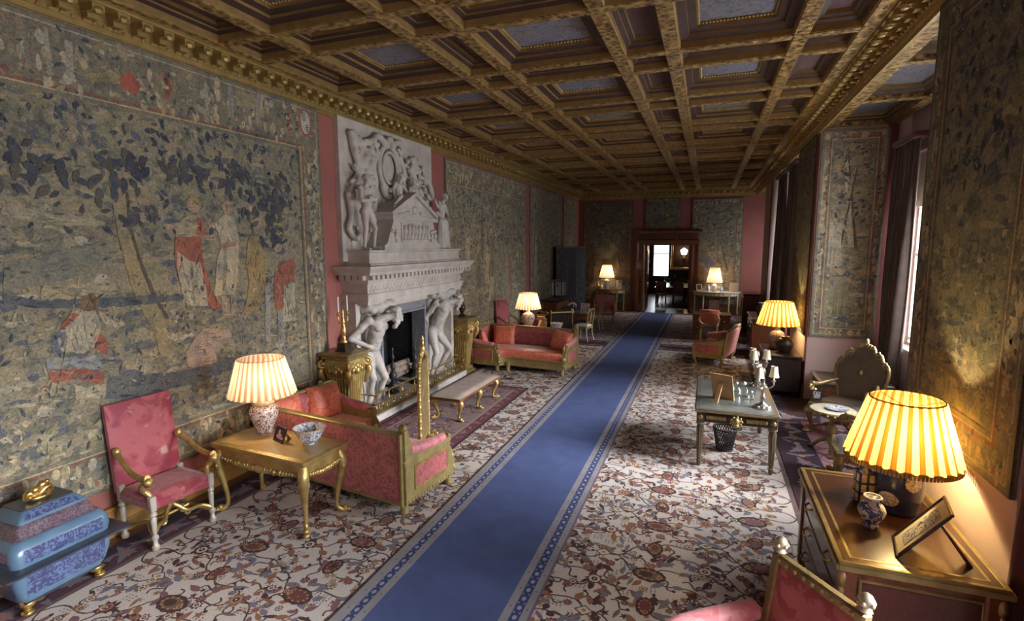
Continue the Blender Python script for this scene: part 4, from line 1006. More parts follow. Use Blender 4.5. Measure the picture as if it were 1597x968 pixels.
def gilt_table(label, loc, rz, L, D, h, name='side_table'):
    t = thing(name, label, 'table', loc, rz)
    m = MB(); m.box(-L/2, L/2, -D/2, D/2, h-.035, h, .008).box(-L/2+.015, L/2-.015, -D/2+.015, D/2-.015, h-.05, h-.033); m.build('table_top', MAT['gilt'], t)
    MB().box(-L/2+.07, L/2-.07, -D/2+.07, D/2-.07, h-.004, h+.0015).build('top_panel', MAT['veneer_gold'], t, 0)
    a = MB(); a.box(-L/2+.04, L/2-.04, -D/2+.04, D/2-.04, h-.15, h-.05, .006)
    for s in (-1, 1):
        scrollwork(a, (-L/2+.12, s*(D/2-.035), h-.15), (L/2-.12, s*(D/2-.035), h-.15), 26, .05, .017, seed=3)
        scrollwork(a, (s*(L/2-.035), -D/2+.1, h-.15), (s*(L/2-.035), D/2-.1, h-.15), 14, .05, .017, seed=4)
        a.ball((0, s*(D/2-.03), h-.17), (.06, .02, .045))
    a.build('apron', MAT['gilt'], t)
    for sx in (-1, 1):
        for sy in (-1, 1):
            l = MB(); cabriole(l, sx*(L/2-.085), sy*(D/2-.075), h-.06, sx*.72, sy*.72, .036); l.build('leg', MAT['gilt'], t)
    return t
MAT['veneer_gold'] = wood('golden marquetry top', (.40, .24, .07), (.52, .34, .12), .3, 6)
# ------------------------------------------------------------------ left side, near: urn, armchair, table, sofa
t = thing('casket', 'sky blue enamel casket with gilt finial on the floor at far left', 'casket', (-4.855, 2.39, .0185))
MB().prism([(-.24, -.27), (.24, -.27), (.24, .27), (-.24, .27)], 'z', .10, .11).build('base_plate', MAT['cloisonne_dark'], t)
def tier(prof, sx, sy, n=8, rad=.06):
    """rounded-rectangle tiers: prof of (inset, z)"""
    mb = MB(); base = []
    for cx, cy, a0 in ((1, 1, 0), (-1, 1, PI/2), (-1, -1, PI), (1, -1, 1.5*PI)):
        for k in range(5):
            a = a0+PI/2*k/4; base.append((cx, cy, math.cos(a), math.sin(a)))
    V = []; m = len(base)
    for ins, z in prof:
        for cx, cy, c, s in base: V.append((cx*(sx-rad-ins)+rad*c, cy*(sy-rad-ins)+rad*s, z))
    F = [(i*m+k, i*m+(k+1) % m, (i+1)*m+(k+1) % m, (i+1)*m+k) for i in range(len(prof)-1) for k in range(m)]
    F += [tuple(range(m))[::-1], tuple(range((len(prof)-1)*m, len(prof)*m))]
    return mb.add(V, F)
tier([(.07, .09), (.035, .16), (.012, .25), (.0, .34), (.004, .375)], .29, .34).build('lower_body', MAT['cloisonne'], t, 50)
tier([(0, .375), (-.02, .385), (-.02, .40), (0, .405)], .36, .41, rad=.03).build('rim', MAT['cloisonne_dark'], t)
tier([(.01, .405), (.0, .46), (.01, .53), (.035, .575), (.06, .59)], .29, .34).build('upper_body', MAT['cloisonne'], t, 50)
tier([(.0, .59), (.02, .60), (.035, .655), (.06, .685)], .235, .285, rad=.03).build('lid_band', MAT['cloisonne_brown'], t, 50)
lid = tier([(.0, .685), (.005, .70), (.06, .755)], .185, .235, rad=.02).build('lid', MAT['cloisonne'], t, 50)
tier([(.0, .75), (.0, .765)], .125, .175, rad=.02).build('lid_top', MAT['cloisonne_dark'], t)
for q in ([(.035, .165), (.012, .25), (.0, .34), (.002, .355)], [(.008, .43), (.0, .46), (.010, .53)]):
    for sd in range(2):
        p = MB(); k = .003; w = .265 if sd == 0 else .215; n = len(q)
        V = [((.29-i+k, s*w, z) if sd == 0 else (s*w, -(.34-i+k), z)) for i, z in q for s in (-1, 1)]
        p.add(V, [(2*j, 2*j+1, 2*j+3, 2*j+2) for j in range(n-1)]); p.build('scroll_panel', MAT['cloisonne_fig'], t, 0)
p = MB(); p.add([(.185-.008, -.19, .703), (.185-.008, .19, .703), (.185-.05, .15, .748), (.185-.05, -.15, .748)], [(0, 1, 2, 3)]); p.build('scroll_panel', MAT['cloisonne_fig'], t, 0)
f = MB(); f.ball((0, 0, .785), (.06, .085, .03)); f.tube([(0, -.09, .78), (0, -.06, .83), (0, 0, .80), (0, .06, .84), (0, .09, .79)], [.015, .03, .03, .03, .015], 9, 4); f.ball((0, .03, .865), (.03, .035, .035)); f.ball((.02, -.03, .85), (.03, .03, .03)); f.ball((0, .065, .88), .018); f.build('finial', MAT['brass'], t, 60)
for sx in (-1, 1):
    for sy in (-1, 1):
        l = MB(); l.ball((sx*.19, sy*.235, .085), (.05, .05, .04)); l.ball((sx*.205, sy*.25, .022), (.042, .042, .022)); l.lathe([(.028, .02), (.022, .05), (.035, .09)], (sx*.2, sy*.245, 0), 10); l.build('foot', MAT['brass'], t, 60)
tall_armchair('armchair', 'high backed crimson armchair with carved legs between blue casket and gilt table', (-4.81, 3.37, .0185), PI/2-.09)
gilt_table('gilded cabriole leg side table holding lamp and bowl behind the near sofa', (-4.03, 4.02, .0185), -.07, 1.28, .60, .735)
def base1(t):
    jar(t, smoothprof([(.075, 0), (.085, .02), (.085, .05), (.125, .14), (.145, .22), (.135, .28), (.10, .315)]), 'china_red')
    MB().lathe(smoothprof([(.10, .312), (.115, .33), (.10, .37), (.05, .41), (.03, .43)]), n=20).build('jar_lid', MAT['cream_gold'], t, 50)
MAT['cream_gold'] = simple('ribbed cream cap', (.65, .5, .25), (.5, .36, .14), 18, .4)
lamp('cream pleated lamp on the near gilt table, patterned jar base', (-4.39, 4.20, .755), .325, .225, .43, .81, base1, False, 17, 30)
photo_frame('dark colour photo frame leaning beside the near bowl on gilt table', (-4.05, 4.02, .755), -.35, .20, .16, .35, 'ebony', 'pinkphoto', 0)
pf = bpy.data.objects['photo_frame']
q = MB(RX(-.35)); q.prism(blob(random.Random(2), .0, .06, .05, .03, 14, .2), 'y', .003, .0045); q.prism(blob(random.Random(3), -.015, .105, .02, .022, 10, .1), 'y', .003, .0045); q.prism(blob(random.Random(4), .05, .05, .035, .015, 10, .2), 'y', .003, .0045); q.build('pictured_figure', MAT['skin'], pf, 0)
bowl('blue and white china bowl on the near gilt table', (-3.72, 4.12, .7545), .155, .165)
# ---- corner sofas
def corner_sofa(label, loc, rz, mir, RET=1.22):
    t = thing('corner_sofa', label, 'sofa', loc, rz, 'pair of corner sofas by the fireplace')
    M = Matrix.Diagonal((-1 if mir else 1, 1, 1, 1))
    L, D, RW = 2.22, .86, .78
    def N(): return MB(M)
    # seat outline
    inner = [(.06, .10), (L-.10, .10), (L-.10, RET-.05), (L-RW+.05, RET-.05), (L-RW+.02, D+.5*(RET-D)), (L-RW-.08, D+.2*(RET-D)), (L-RW-.30, D-.01), (.06, D-.02)]
    fr = N(); out = [(0, 0), (L, 0), (L, RET), (L-RW, RET), (L-RW-.03, D+.6*(RET-D)), (L-RW-.12, D+.3*(RET-D)), (L-RW-.32, D+.02), (0, D+.02)]
    fr.prism(out, 'z', .13, .30)
    P = [(L-RW, RET, .135), (L-RW-.03, D+.6*(RET-D), .135), (L-RW-.12, D+.3*(RET-D), .135), (L-RW-.32, D+.02, .135), (.0, D+.02, .135)]
    fr.tube(P, .02, 6); fr.tube([(p[0], p[1], .29) for p in P], .018, 6)
    for k in range(24):
        fr.ball((L-RW-.4-(L-RW-.45)*k/23, D+.025, .125+.008*(k % 2)), (.026, .015, .022), 6, 4)
    fr.build('seat_frame', MAT['gilt_dull'], t)
    for (x, y, hgt) in ((.05, .05, 0), (.05, D-.03, 0), (L-RW-.16, D+.05, 0), (L-RW+.05, RET-.05, 0), (L-.06, RET-.06, 0), (L-.07, .07, 0), (L*.45, .05, 0)):
        l = N(); l.lathe([(.042, .0), (.048, .02), (.036, .05), (.052, .11), (.055, .15)], (x, y, 0), 4 if False else 12); l.box(x-.05, x+.05, y-.05, y+.05, .115, .2, .012); l.ball((x, y+(.05 if y > .5 else -.05), .155), (.02, .012, .02), 7, 5); l.build('leg', MAT['gilt_dull'], t)
    sq = N()
    cx, cy = L*.62, D*.5
    def ins(p, d): return (p[0]+(cx-p[0])*d*.5, p[1]+(cy-p[1])*d*.5)
    rings = [(0, .29), (-.02, .33), (-.02, .40), (.02, .44), (.10, .455)]
    n = len(inner); V = []
    for d, z in rings: V += [(*ins(p, d), z) for p in inner]
    F = [(i*n+k, i*n+(k+1) % n, (i+1)*n+(k+1) % n, (i+1)*n+k) for i in range(len(rings)-1) for k in range(n)]+[tuple(range((len(rings)-1)*n, len(rings)*n))]
    sq.add(V, F); sq.build('seat_cushion', MAT['damask_orange'], t, 60)
    # back along x and along the wall
    H = .87
    b = N(); b.box(.03, L-.02, -.03, .0, .13, H-.03); b.build('outer_back', MAT['damask'], t, 0)
    b = N(); b.box(L-.02, L+.0, .0, RET, .13, H-.03); b.build('outer_wall_back', MAT['damask'], t, 0)
    b = N()
    b.grid(lambda u, v: (.05+u*(L-.12), .03+.06*((1-(2*u-1)**8)*(1-(2*v-1)**6))**.5, .40+v*(H-.44)), 20, 8)
    b.grid(lambda u, v: (L-.03-.06*((1-(2*u-1)**8)*(1-(2*v-1)**6))**.5, .04+u*(RET-.08), .40+v*(H-.44)), 12, 8)
    b.build('back_padding', MAT['damask'], t, 60)
    g = N(); g.box(0, L, -.035, .045, H-.035, H, .01).box(L-.05, L+.015, 0, RET, H-.035, H, .01)
    for x in (.0, L-.03): g.box(x, x+.03, -.04, .03, .10, H, .006)
    g.box(.03, L, -.034, .0, .115, .145)
    g.tube(spiral((L-.01, .30, H+.03), .035, 1.2, 'yz', 14), .012, 7); g.ball((L-.01, .45, H+.02), (.02, .10, .03)); g.tube(spiral((L-.01, RET-.25, H+.02), .03, 1.2, 'yz', 14), .012, 7); g.ball((L-.01, RET-.12, H), (.02, .1, .025))
    g.build('back_rail', MAT['gilt_dull'], t)
    def arm(name, M2, W, H0, H1):
        """arm panel in local (depth u, z), W deep, placed by M2"""
        a = MB(M @ M2)
        prof = [(0, .12), (W, .12), (W+.03, .30), (W+.0, .40), (W-.07, .50), (W-.05, H1), (W-.13, H1+.01), (.28, H1+.03), (.14, H1+.09), (.07, H0-.06), (.06, H0+.02), (0, H0+.02)]
        a.prism(prof, 'x', -.045, .045)
        a.tube(spiral((0, W-.05, H1-.03), .05, 1.3, 'yz', 18, -1, PI/2), .022, 8); a.ball((0, W+.0, .34), (.055, .045, .06)); a.ball((0, .03, H0+.04), (.05, .04, .05))
        for s in (-1, 1):
            a.ball((s*.02, W+.02, .2), (.035, .03, .05)); a.ball((s*.02, .02, .72), (.03, .03, .05)); a.ball((s*.02, .01, .55), (.03, .025, .05))
        for k in range(16): a.ball((-.045, .05+(W-.08)*k/15, .14), (.014, .022, .022), 6, 4)
        o = a.build('arm', MAT['gilt_dull'], t)
        p = MB(M @ M2); p.box(-.054, -.04, .16, W-.14, .26, .47, .004); p.build('arm_panel', MAT['damask'], t)
        p = MB(M @ M2)
        for (u0, u1, z0, z1) in ((.14, W-.12, .235, .26), (.14, W-.12, .47, .495), (.135, .16, .235, .495), (W-.145, W-.12, .235, .495)): p.box(-.058, -.04, u0, u1, z0, z1, .006)
        p.build('panel_moulding', MAT['gilt'], t)
        c = MB(M @ M2); c.tube([(0, .10, H1+.10), (0, .24, H1+.055), (0, W*.6, H1+.03), (0, W-.13, H1+.02)], [.055, .058, .058, .05], 12, 5); c.build('arm_pad', MAT['pink_silk'], t, 60)
    arm('arm', T(.02, 0, 0), D-.02, H, .58)
    arm('arm', T(L, RET-.02, 0) @ RZ(PI/2) @ Matrix.Diagonal((-1, 1, 1, 1)), RW, .60, .56)
    return t
sofaA = corner_sofa('crimson damask corner sofa seen from behind, backing onto the near gilt table', (-2.78, 4.36, .0125), -.13, True)
sofaB = corner_sofa('coral corner sofa beyond the fireplace, its seat facing us', (-2.64, 11.32, .0125), PI-.10, False, 1.06)
def cushion(label, loc, rot, w=.46, h=.44, fabric='damask_orange'):
    t = MB().pillow(w, h, .19, 14).build('cushion', MAT[fabric], None, 60); t.location = loc; t.rotation_euler = rot
    return tag(t, label, 'cushion', 'loose sofa cushions')
cushion('left coral cushion behind the lit near lamp', (-4.86, 5.0, .665), (-.2, 0, 1.45), .46, .42)
cushion('square coral cushion right of the lit near lamp on the back of near sofa', (-4.74, 5.56, .665), (-.22, .05, 1.35), .5, .46)
cushion('leftmost orange cushion on the sofa facing us', (-4.66, 10.72, .655), (-.25, .04, PI/2+.45), .46, .42)
cushion('upright orange cushion in the corner of the sofa facing us', (-4.36, 11.26, .66), (-.22, 0, .1), .52, .46)
cushion('right hand orange cushion by the arm of the sofa facing us', (-2.93, 11.02, .655), (-.25, .12, -.45), .54, .46)
# ---- fire screen
t = thing('fire_screen', 'tall carved gilt fire screen seen edge on behind the near sofa', 'fire screen', (-3.40, 5.86, .02), PI/2+.33)
f = MB(); w, z0, z1 = .27, .22, 1.22
for x in (-w, w):
    f.tube([(x, 0, .10), (x, 0, z0), (x*1.05, 0, .6), (x, 0, z1)], .024, 8, 3)
    for k in range(11): f.ball((x*1.06, 0, .25+k*.092), (.028, .03, .036), 7, 5)
f.tube([(-w, 0, z1), (-.15, 0, z1+.09), (0, 0, z1+.13), (.15, 0, z1+.09), (w, 0, z1)], .024, 8, 4); f.box(-w, w, -.018, .018, z0, z0+.04, .006)
for sx in (-1, 1):
    for k in range(5): f.ball((sx*(.05+k*.045), 0, z1+.14-k*.022), (.03, .03, .032), 7, 5)
    f.tube(spiral((sx*.13, 0, z1+.14), .05, 1.2, 'xz', 16, sx, PI/2), .014, 7)
f.ball((0, 0, z1+.18), (.05, .035, .06)); f.ball((0, 0, z1+.25), (.03, .025, .05)); f.lathe([(.02, z1+.28), (.03, z1+.30), (.005, z1+.36)], n=10)
f.build('carved_frame', MAT['gilt'], t, 60)
MB().box(-w+.015, w-.015, -.014, .014, z0+.02, z1+.03).build('screen_panel', MAT['gilt_dark'], t)
for sx in (-1, 1):
    l = MB(); l.tube([(sx*w, 0, .15), (sx*w, -.08, .13), (sx*w, -.18, .05), (sx*w, -.26, .03)], [.03, .03, .025, .03], 8, 4); l.tube([(sx*w, 0, .15), (sx*w, .08, .13), (sx*w, .18, .05), (sx*w, .26, .03)], [.03, .03, .025, .03], 8, 4)
    for s in (-1, 1): l.ball((sx*w, s*.25, .032), (.035, .045, .03)); l.tube(spiral((sx*w, s*.1, .17), .05, 1.2, 'yz', 14, s, PI/2), .016, 7)
    l.build('foot', MAT['gilt'], t, 60)
# ---- bench
t = thing('bench', 'long low bench with gilt cabriole legs in front of the hearth', 'bench', (-3.72, 7.86, .02), PI/2-.02)
m = MB(); m.box(-.80, .80, -.27, .27, .33, .385, .01); m.build('seat_rail', MAT['mahogany'], t)
MB().grid(lambda u, v: ((u-.5)*1.62, (v-.5)*.56, .383+.035*((1-(2*u-1)**10)*(1-(2*v-1)**8))**.4), 18, 10).build('padded_seat', MAT['bench_top'] if 'bench_top' in MAT else MAT.setdefault('bench_top', simple('worn beige needlework', (.36, .29, .24), (.29, .22, .18), 5, .8)), t, 60)
for x in (-.68, 0, .68):
    for s in (-1, 1):
        l = MB(); cabriole(l, x, s*.20, .34, .5*np.sign(x) if x else 0, s*.8, .03); l.build('leg', MAT['gilt'], t, 60)
# ------------------------------------------------------------------ fireplace
def hand(w, d, side, s, curl=.5):
    """palm, four fingers and a thumb, w wrist, d direction, side thumb side"""
    w, d, side = np.array(w, float), np.array(d, float), np.array(side, float); d /= np.linalg.norm(d); side -= d*(side@d); side /= np.linalg.norm(side); nrm = np.cross(d, side)
    P = [('c', w, w+d*.07*s, .026*s, .036*s)]
    for k, ln in zip((-1.2, -.4, .4, 1.2), (.055, .07, .075, .068)):
        b = w+d*.085*s+side*k*.019*s; m = b+d*ln*.55*s+nrm*curl*.015*s; e = m+(d*(1-curl)+nrm*curl)*ln*.6*s
        P += [('c', b, m, .011*s, .010*s, ), ('c', m, e, .010*s, .008*s)]
    b = w+d*.03*s+side*.03*s; m = b+(d*.5+side*.8)*.04*s; P += [('c', b, m, .013*s, .012*s), ('c', m, m+d*.035*s, .012*s, .009*s)]
    return P
def human(J, s=1.0, hair='curly', beard=False, drape=None, fem=False):
    """sculpted figure from joints (metres, standing about 1.7 tall before scaling)"""
    g = {k: np.array(v, float) for k, v in J.items()}
    pel, ch, nk, hd = g['pel'], g['chest'], g['neck'], g['head']
    P = []
    up = (ch-pel)/np.linalg.norm(ch-pel); rt = g['lsh']-g['rsh']; rt /= np.linalg.norm(rt); fw = np.cross(up, rt); fw /= np.linalg.norm(fw); fw = -fw if fw[1] > .3 else fw
    rz = math.atan2(rt[1], rt[0])
    P += [('e', pel, (.15, .105, .12), rz), ('c', pel+up*.06, ch-up*.08, .112, .12), ('e', ch, (.155, .112, .17), rz), ('e', ch+up*.08, (.17, .10, .10), rz)]
    for sg in (-1, 1):
        P += [('e', ch+rt*sg*.075+fw*.075+up*.06, (.075, .045, .06), rz), ('e', pel-fw*.07+rt*sg*.065-up*.04, (.08, .075, .09), rz)]
        for k in range(3): P.append(('e', pel+rt*sg*.034+fw*.095+up*(.10+.065*k), (.034, .022, .032), rz))
    P += [('c', ch+up*.13, nk, .085, .06), ('c', nk, hd, .056, .058)]
    fd = np.array(J.get('face', (0, -1, 0)), float); fd /= np.linalg.norm(fd); fz = math.atan2(-fd[0], -fd[1])*-1
    hu = hd-nk; hu /= np.linalg.norm(hu); hu = hu-fd*(hu@fd); hu /= np.linalg.norm(hu); hr = np.cross(fd, hu)
    P += [('e', hd, (.078, .092, .105), math.atan2(fd[1], fd[0])+PI/2), ('e', hd+fd*.03-hu*.06, (.055, .06, .055)), ('c', hd+fd*.085+hu*.025, hd+fd*.118-hu*.022, .013, .02), ('c', hd+fd*.084+hu*.036-hr*.042, hd+fd*.084+hu*.036+hr*.042, .017, .017), ('c', hd+fd*.092-hu*.052-hr*.018, hd+fd*.092-hu*.052+hr*.018, .013, .013), ('e', hd+fd*.065-hu*.095, (.024, .024, .02))]
    for sg in (-1, 1): P += [('e', hd+hr*sg*.08-hu*.01, (.014, .02, .03)), ('e', hd+fd*.072-hu*.01+hr*sg*.033, (.014, .012, .01))]
    R = random.Random(5)
    if hair:
        for i in range(26):
            a, b = R.uniform(0, 2*PI), R.uniform(.0, 1)
            q = hd+(-fd*.035)+hu*(.03+.08*b)+(hr*math.cos(a)+fd*math.sin(a)*.8)*.085*math.sqrt(max(0, 1-b*b*.8))
            if (q-hd)@fd > .06 and (q-hd)@hu < .06: continue
            P.append(('e', q, (.028, .028, .026)))
    if beard:
        for i in range(14): P.append(('e', hd+fd*(.06+R.uniform(0, .03))-hu*(.08+R.uniform(0, .1))+hr*R.uniform(-.045, .045), (.024, .024, .03)))
    for c, sg in (('l', 1), ('r', -1)):
        sh, el, wr = g[c+'sh'], g[c+'el'], g[c+'wr']
        P += [('e', sh, (.068, .064, .068)), ('c', sh, el, .056, .043), ('e', sh*.5+el*.5+(sh-el)*.05, (.05, .055, .075) if abs((sh-el)[2]) > .1 else (.06, .05, .05)), ('c', el, wr, .043, .029), ('c', el, el*.6+wr*.4, .043, .042)]
        P += hand(wr, g.get(c+'hd', wr-el), np.cross(wr-el, rt)+(.001, .002, .003), 1.15)
        hp = pel+rt*sg*.085-up*.05; kn, an, to = g[c+'kn'], g[c+'an'], g[c+'to']
        P += [('c', hp, kn, .094, .058), ('c', hp, hp*.55+kn*.45, .094, .086), ('e', kn, (.056, .058, .06)), ('c', kn, an, .052, .036), ('c', kn*.75+an*.25+np.array((0, .018, 0)), kn*.5+an*.5+np.array((0, .012, 0)), .052, .045), ('c', an+np.array((0, .03, -.045)), to, .036, .026), ('c', an, an+np.array((0, .0, -.05)), .038, .036)]
        d = to-an; d[2] = 0; d /= np.linalg.norm(d)+1e-9; e = np.array((-d[1], d[0], 0))
        for k in range(5): P.append(('c', to+e*(k-2)*.017, to+e*(k-2)*.019+d*(.035-.004*abs(k-1.5)), .012, .009))
    for q in (drape or []): P.append(q)
    def sc_(p):
        if p[0] == 'c': return ('c', p[1]*s if isinstance(p[1], np.ndarray) else np.array(p[1])*s, np.array(p[2])*s, p[3]*s, p[4]*s)
        return ('e', np.array(p[1])*s, tuple(r*s for r in p[2]))+tuple(p[3:])
    return [sc_(p) for p in P]
def statue(name, root, loc, rz, J, s, h=.011, k=.017, mat='marble', **kw):
    mb = MB(T(*loc) @ RZ(rz)); carve(mb, human(J, s, **kw), h, k*s)
    return mb.build(name, MAT[mat], root, 70)
YC = 8.25
fp = thing('fireplace', 'monumental carved stone fireplace with two bowed marble giants', 'fireplace', (XL, YC, 0))
def FB(): return MB(T(-XL, -YC, 0))        # parts are written in room coordinates
w = FB(); w.box(XL-.02, -4.68, 6.6, 9.88, 0.0165, .125, .012); w.box(XL-.9, XL, FY0-.1, FY1+.1, 0, .125); w.build('hearth_slab', MAT['marble'], fp)
w = FB()   # jambs, grey surround
for a, b in ((6.62, 7.30), (9.02, 9.88)): w.box(XL, -5.16, a, b, .125, 1.86)
for a, b in ((6.62, 6.72), (9.78, 9.88)): w.box(XL, -4.98, a-.004 if a < 8 else a, b+.004 if a > 8 else b, .125, 1.857)
w.box(XL, -5.05, 6.63, 9.87, 1.72, 1.853); w.build('jamb', MAT['stone'], fp)
w = FB()
for a, b in ((7.28, 7.46), (8.86, 9.04)): w.box(XL-.12, -5.10, a, b, .125, 1.72, .012).box(XL-.1, -5.07, a if a > 8 else b-.05, a+.05 if a > 8 else b, .125, 1.60, .01)
w.box(XL-.12, -5.10, 7.28, 9.04, 1.56, 1.72, .012).box(XL-.1, -5.07, 7.42, 8.90, 1.53, 1.58, .01)
w.build('opening_surround', MAT['grey_marble'], fp)
# firebox: herringbone iron fireback and sooty sides
w = FB(); w.box(XL-.95, XL-.85, FY0-.05, FY1+.05, .1, 1.75).box(XL-.9, XL-.05, FY0-.08, FY0+.02, .1, 1.75).box(XL-.9, XL-.05, FY1-.1, FY1, .1, 1.75).box(XL-.95, XL, FY0-.05, FY1+.05, 1.72, 1.8); w.build('firebox_lining', MAT['soot'], fp, 0)
w = FB()
for i in range(9):
    for j in range(15):
        y0 = 7.40+i*.17; z0 = .13+j*.105; s = 1 if i % 2 else -1
        w.prism([(y0, z0+(.0 if s > 0 else .10)), (y0+.165, z0+(.10 if s > 0 else .0)), (y0+.165, z0+.092+(.10 if s > 0 else .0)), (y0, z0+.092+(.0 if s > 0 else .10))], 'x', XL-.86, XL-.835)
w.build('herringbone_fireback', MAT['soot_light'] if 'soot_light' in MAT else MAT.setdefault('soot_light', simple('worn brick fireback', (.12, .12, .135), (.07, .07, .08), 6, .8, bump=.3)), fp, 0)
# entablature
def moulded(prof, x_in, y0, y1, nm, mat='stone'):
    """prof: (x_front, y overhang, z) rings wrapping the three free sides"""
    mb = FB(); V = []; F = []
    for xf, o, z in prof: V += [(x_in, y0-o, z), (xf, y0-o, z), (xf, y1+o, z), (x_in, y1+o, z)]
    for i in range(len(prof)-1):
        for k in range(3): F.append((i*4+k, i*4+k+1, i*4+5+k, i*4+4+k))
    F += [(0, 3, 2, 1), tuple((len(prof)-1)*4+k for k in range(4))]
    mb.add(V, F); return mb.build(nm, MAT[mat], fp, 0)
moulded([(-4.78, 0, 1.84), (-4.78, 0, 1.90), (-4.76, .02, 1.905), (-4.76, .02, 1.98), (-4.74, .04, 1.985), (-4.74, .04, 2.01)], XL, 6.66, 9.86, 'architrave')
moulded([(-4.79, -.01, 2.01), (-4.79, -.01, 2.17)], XL, 6.66, 9.86, 'frieze')
moulded([(-4.75, .03, 2.17), (-4.74, .04, 2.20), (-4.74, .04, 2.29), (-4.62, .16, 2.30), (-4.62, .16, 2.345), (-4.60, .18, 2.35), (-4.56, .22, 2.41), (-4.56, .22, 2.435)], XL, 6.66, 9.86, 'mantel_cornice')
w = FB()
for i in range(27):
    y = 6.66+3.2*i/26; w.box(-4.75, -4.655, y-.035, y+.035, 2.225, 2.295, .006)
for i in range(4):
    for y0 in (6.62, 9.90): w.box(-5.2+i*.12, -5.13+i*.12, y0-.085 if y0 < 8 else y0, y0 if y0 < 8 else y0+.085, 2.225, 2.295)
w.build('dentil_row', MAT['stone'], fp)
pr = []
R = random.Random(3)
for i in range(30):
    y = 6.74+i*.105; pr += [('c', (-4.79, y, 2.05), (-4.79, y+.05, 2.13), .016, .012), ('c', (-4.79, y+.05, 2.13), (-4.79, y+.10, 2.05), .012, .016), ('e', (-4.79, y+.05, 2.08), (.02, .022, .022))]
w = FB(); carve(w, pr, .009, .01); w.build('frieze_carving', MAT['stone'], fp, 60)
moulded([(-4.74, 0, 2.435), (-4.74, 0, 2.46), (-4.78, -.03, 2.47), (-4.78, -.03, 2.63), (-4.75, -.0, 2.64), (-4.75, 0, 2.67)], XL, 6.7, 9.82, 'plinth_block')
w = FB(); w.box(XL, -5.17, 6.62, 9.42, 2.5, 4.64); w.build('overmantel_slab', MAT['stone'], fp, 0)
# tomb with gabled lid
w = FB()
A = [(7.18, 2.67), (9.02, 2.67), (9.02, 2.74), (8.94, 2.78), (8.76, 3.16), (7.46, 3.16), (7.26, 2.78), (7.18, 2.74)]
w.prism(A, 'x', XL+.05, -4.80); w.prism([(7.36, 3.16), (8.86, 3.16), (8.86, 3.225), (7.36, 3.225)], 'x', XL+.05, -4.75)
w.prism([(7.38, 3.225), (8.84, 3.225), (8.11, 3.58)], 'x', XL+.05, -4.80)
for s in (-1, 1):
    a, b = (8.11+s*.74, 3.225), (8.11, 3.585); w.prism([(a[0], a[1]), (a[0]+s*.03, a[1]+.05), (b[0], b[1]+.065), (b[0], b[1])], 'x', XL+.05, -4.745)
for q in ((7.66, 8.56, 2.80, 2.83), (7.66, 8.56, 3.09, 3.12), (7.66, 7.69, 2.80, 3.12), (8.53, 8.56, 2.80, 3.12)): w.box(-4.81, -4.775, *q)
w.build('tomb', MAT['stone'], fp)
pr = []
for i in range(7):
    y = 7.78+i*.115; hgt = .20+.02*(i % 3)
    pr += [('c', (-4.795, y-.03, 2.84), (-4.795, y-.005, 2.93), .018, .026), ('c', (-4.795, y+.025, 2.84), (-4.795, y, 2.93), .018, .024), ('c', (-4.79, y, 2.93), (-4.785, y+.01*(i%3-1), 2.84+hgt-.05), .034, .044), ('e', (-4.78, y+.012*(i%3-1), 2.845+hgt), (.032, .03, .036)), ('c', (-4.785, y, 2.84+hgt-.05), (-4.78, y+.06, 2.96), .014, .012)]
for s in (-1, 1):
    c = 8.11+s*.62
    for i in range(10): pr.append(('e', (-4.80+R.uniform(0, .03), c+R.uniform(-.09, .09), 2.80+R.uniform(0, .2)), (.025, .04, .03)))
    pr += [('c', (-4.79, 8.11+s*.2, 3.29), (-4.79, 8.11+s*.45, 3.26), .03, .012)]
pr += [('e', (-4.79, 8.11, 3.34), (.035, .07, .07))]
w = FB(); carve(w, pr, .009, .012); w.build('tomb_relief', MAT['stone'], fp, 60)
# cartouche and trophies on the slab
pr = []
def P3(y, z, x=-5.13): return (x, y, z)
oc = (7.83, 4.03)
ring = [P3(oc[0]+.30*math.cos(a), oc[1]+.36*math.sin(a), -5.10) for a in np.linspace(0, 2*PI, 25)]
for a, b in zip(ring[:-1], ring[1:]): pr.append(('c', a, b, .045, .045))
ring = [P3(oc[0]+.21*math.cos(a), oc[1]+.26*math.sin(a), -5.08) for a in np.linspace(0, 2*PI, 21)]
for a, b in zip(ring[:-1], ring[1:]): pr.append(('c', a, b, .024, .024))
pr.append(('e', P3(oc[0], oc[1], -5.15), (.07, .19, .24)))
def path(pts, r0, r1, x=-5.10):
    Q = cr(pts, 5); n = len(Q)
    for i in range(n-1): pr.append(('c', P3(*Q[i], x), P3(*Q[i+1], x), r0+(r1-r0)*i/n, r0+(r1-r0)*(i+1)/n))
for s in (-1, 1):     # scrolls, ribbons, swags about the oval
    path([(oc[0]+s*.1, 4.42), (oc[0]+s*.3, 4.5), (oc[0]+s*.42, 4.42), (oc[0]+s*.36, 4.34), (oc[0]+s*.29, 4.38)], .055, .03)
    path([(oc[0]+s*.34, 4.25), (oc[0]+s*.46, 4.0), (oc[0]+s*.40, 3.75), (oc[0]+s*.5, 3.62), (oc[0]+s*.58, 3.70), (oc[0]+s*.52, 3.76)], .05, .03)
    path([(oc[0]+s*.2, 3.7), (oc[0]+s*.12, 3.58), (oc[0], 3.55)], .05, .04)
    for i in range(54):
        y = oc[0]+s*R.uniform(.45, .98); z = 4.02+R.uniform(-.42, .40)*(1 if s < 0 else .75)
        pr.append(('e', P3(y, z, -5.12+R.uniform(0, .05)), (.05, R.uniform(.022, .06), R.uniform(.022, .055)), 0, R.uniform(-1, 1)))
path([(6.83, 4.42), (7.0, 4.30), (7.16, 4.33), (7.36, 4.40)], .05, .05); path([(6.86, 4.42), (6.92, 4.15), (7.0, 3.95), (6.92, 3.78), (6.80, 3.70)], .06, .03)
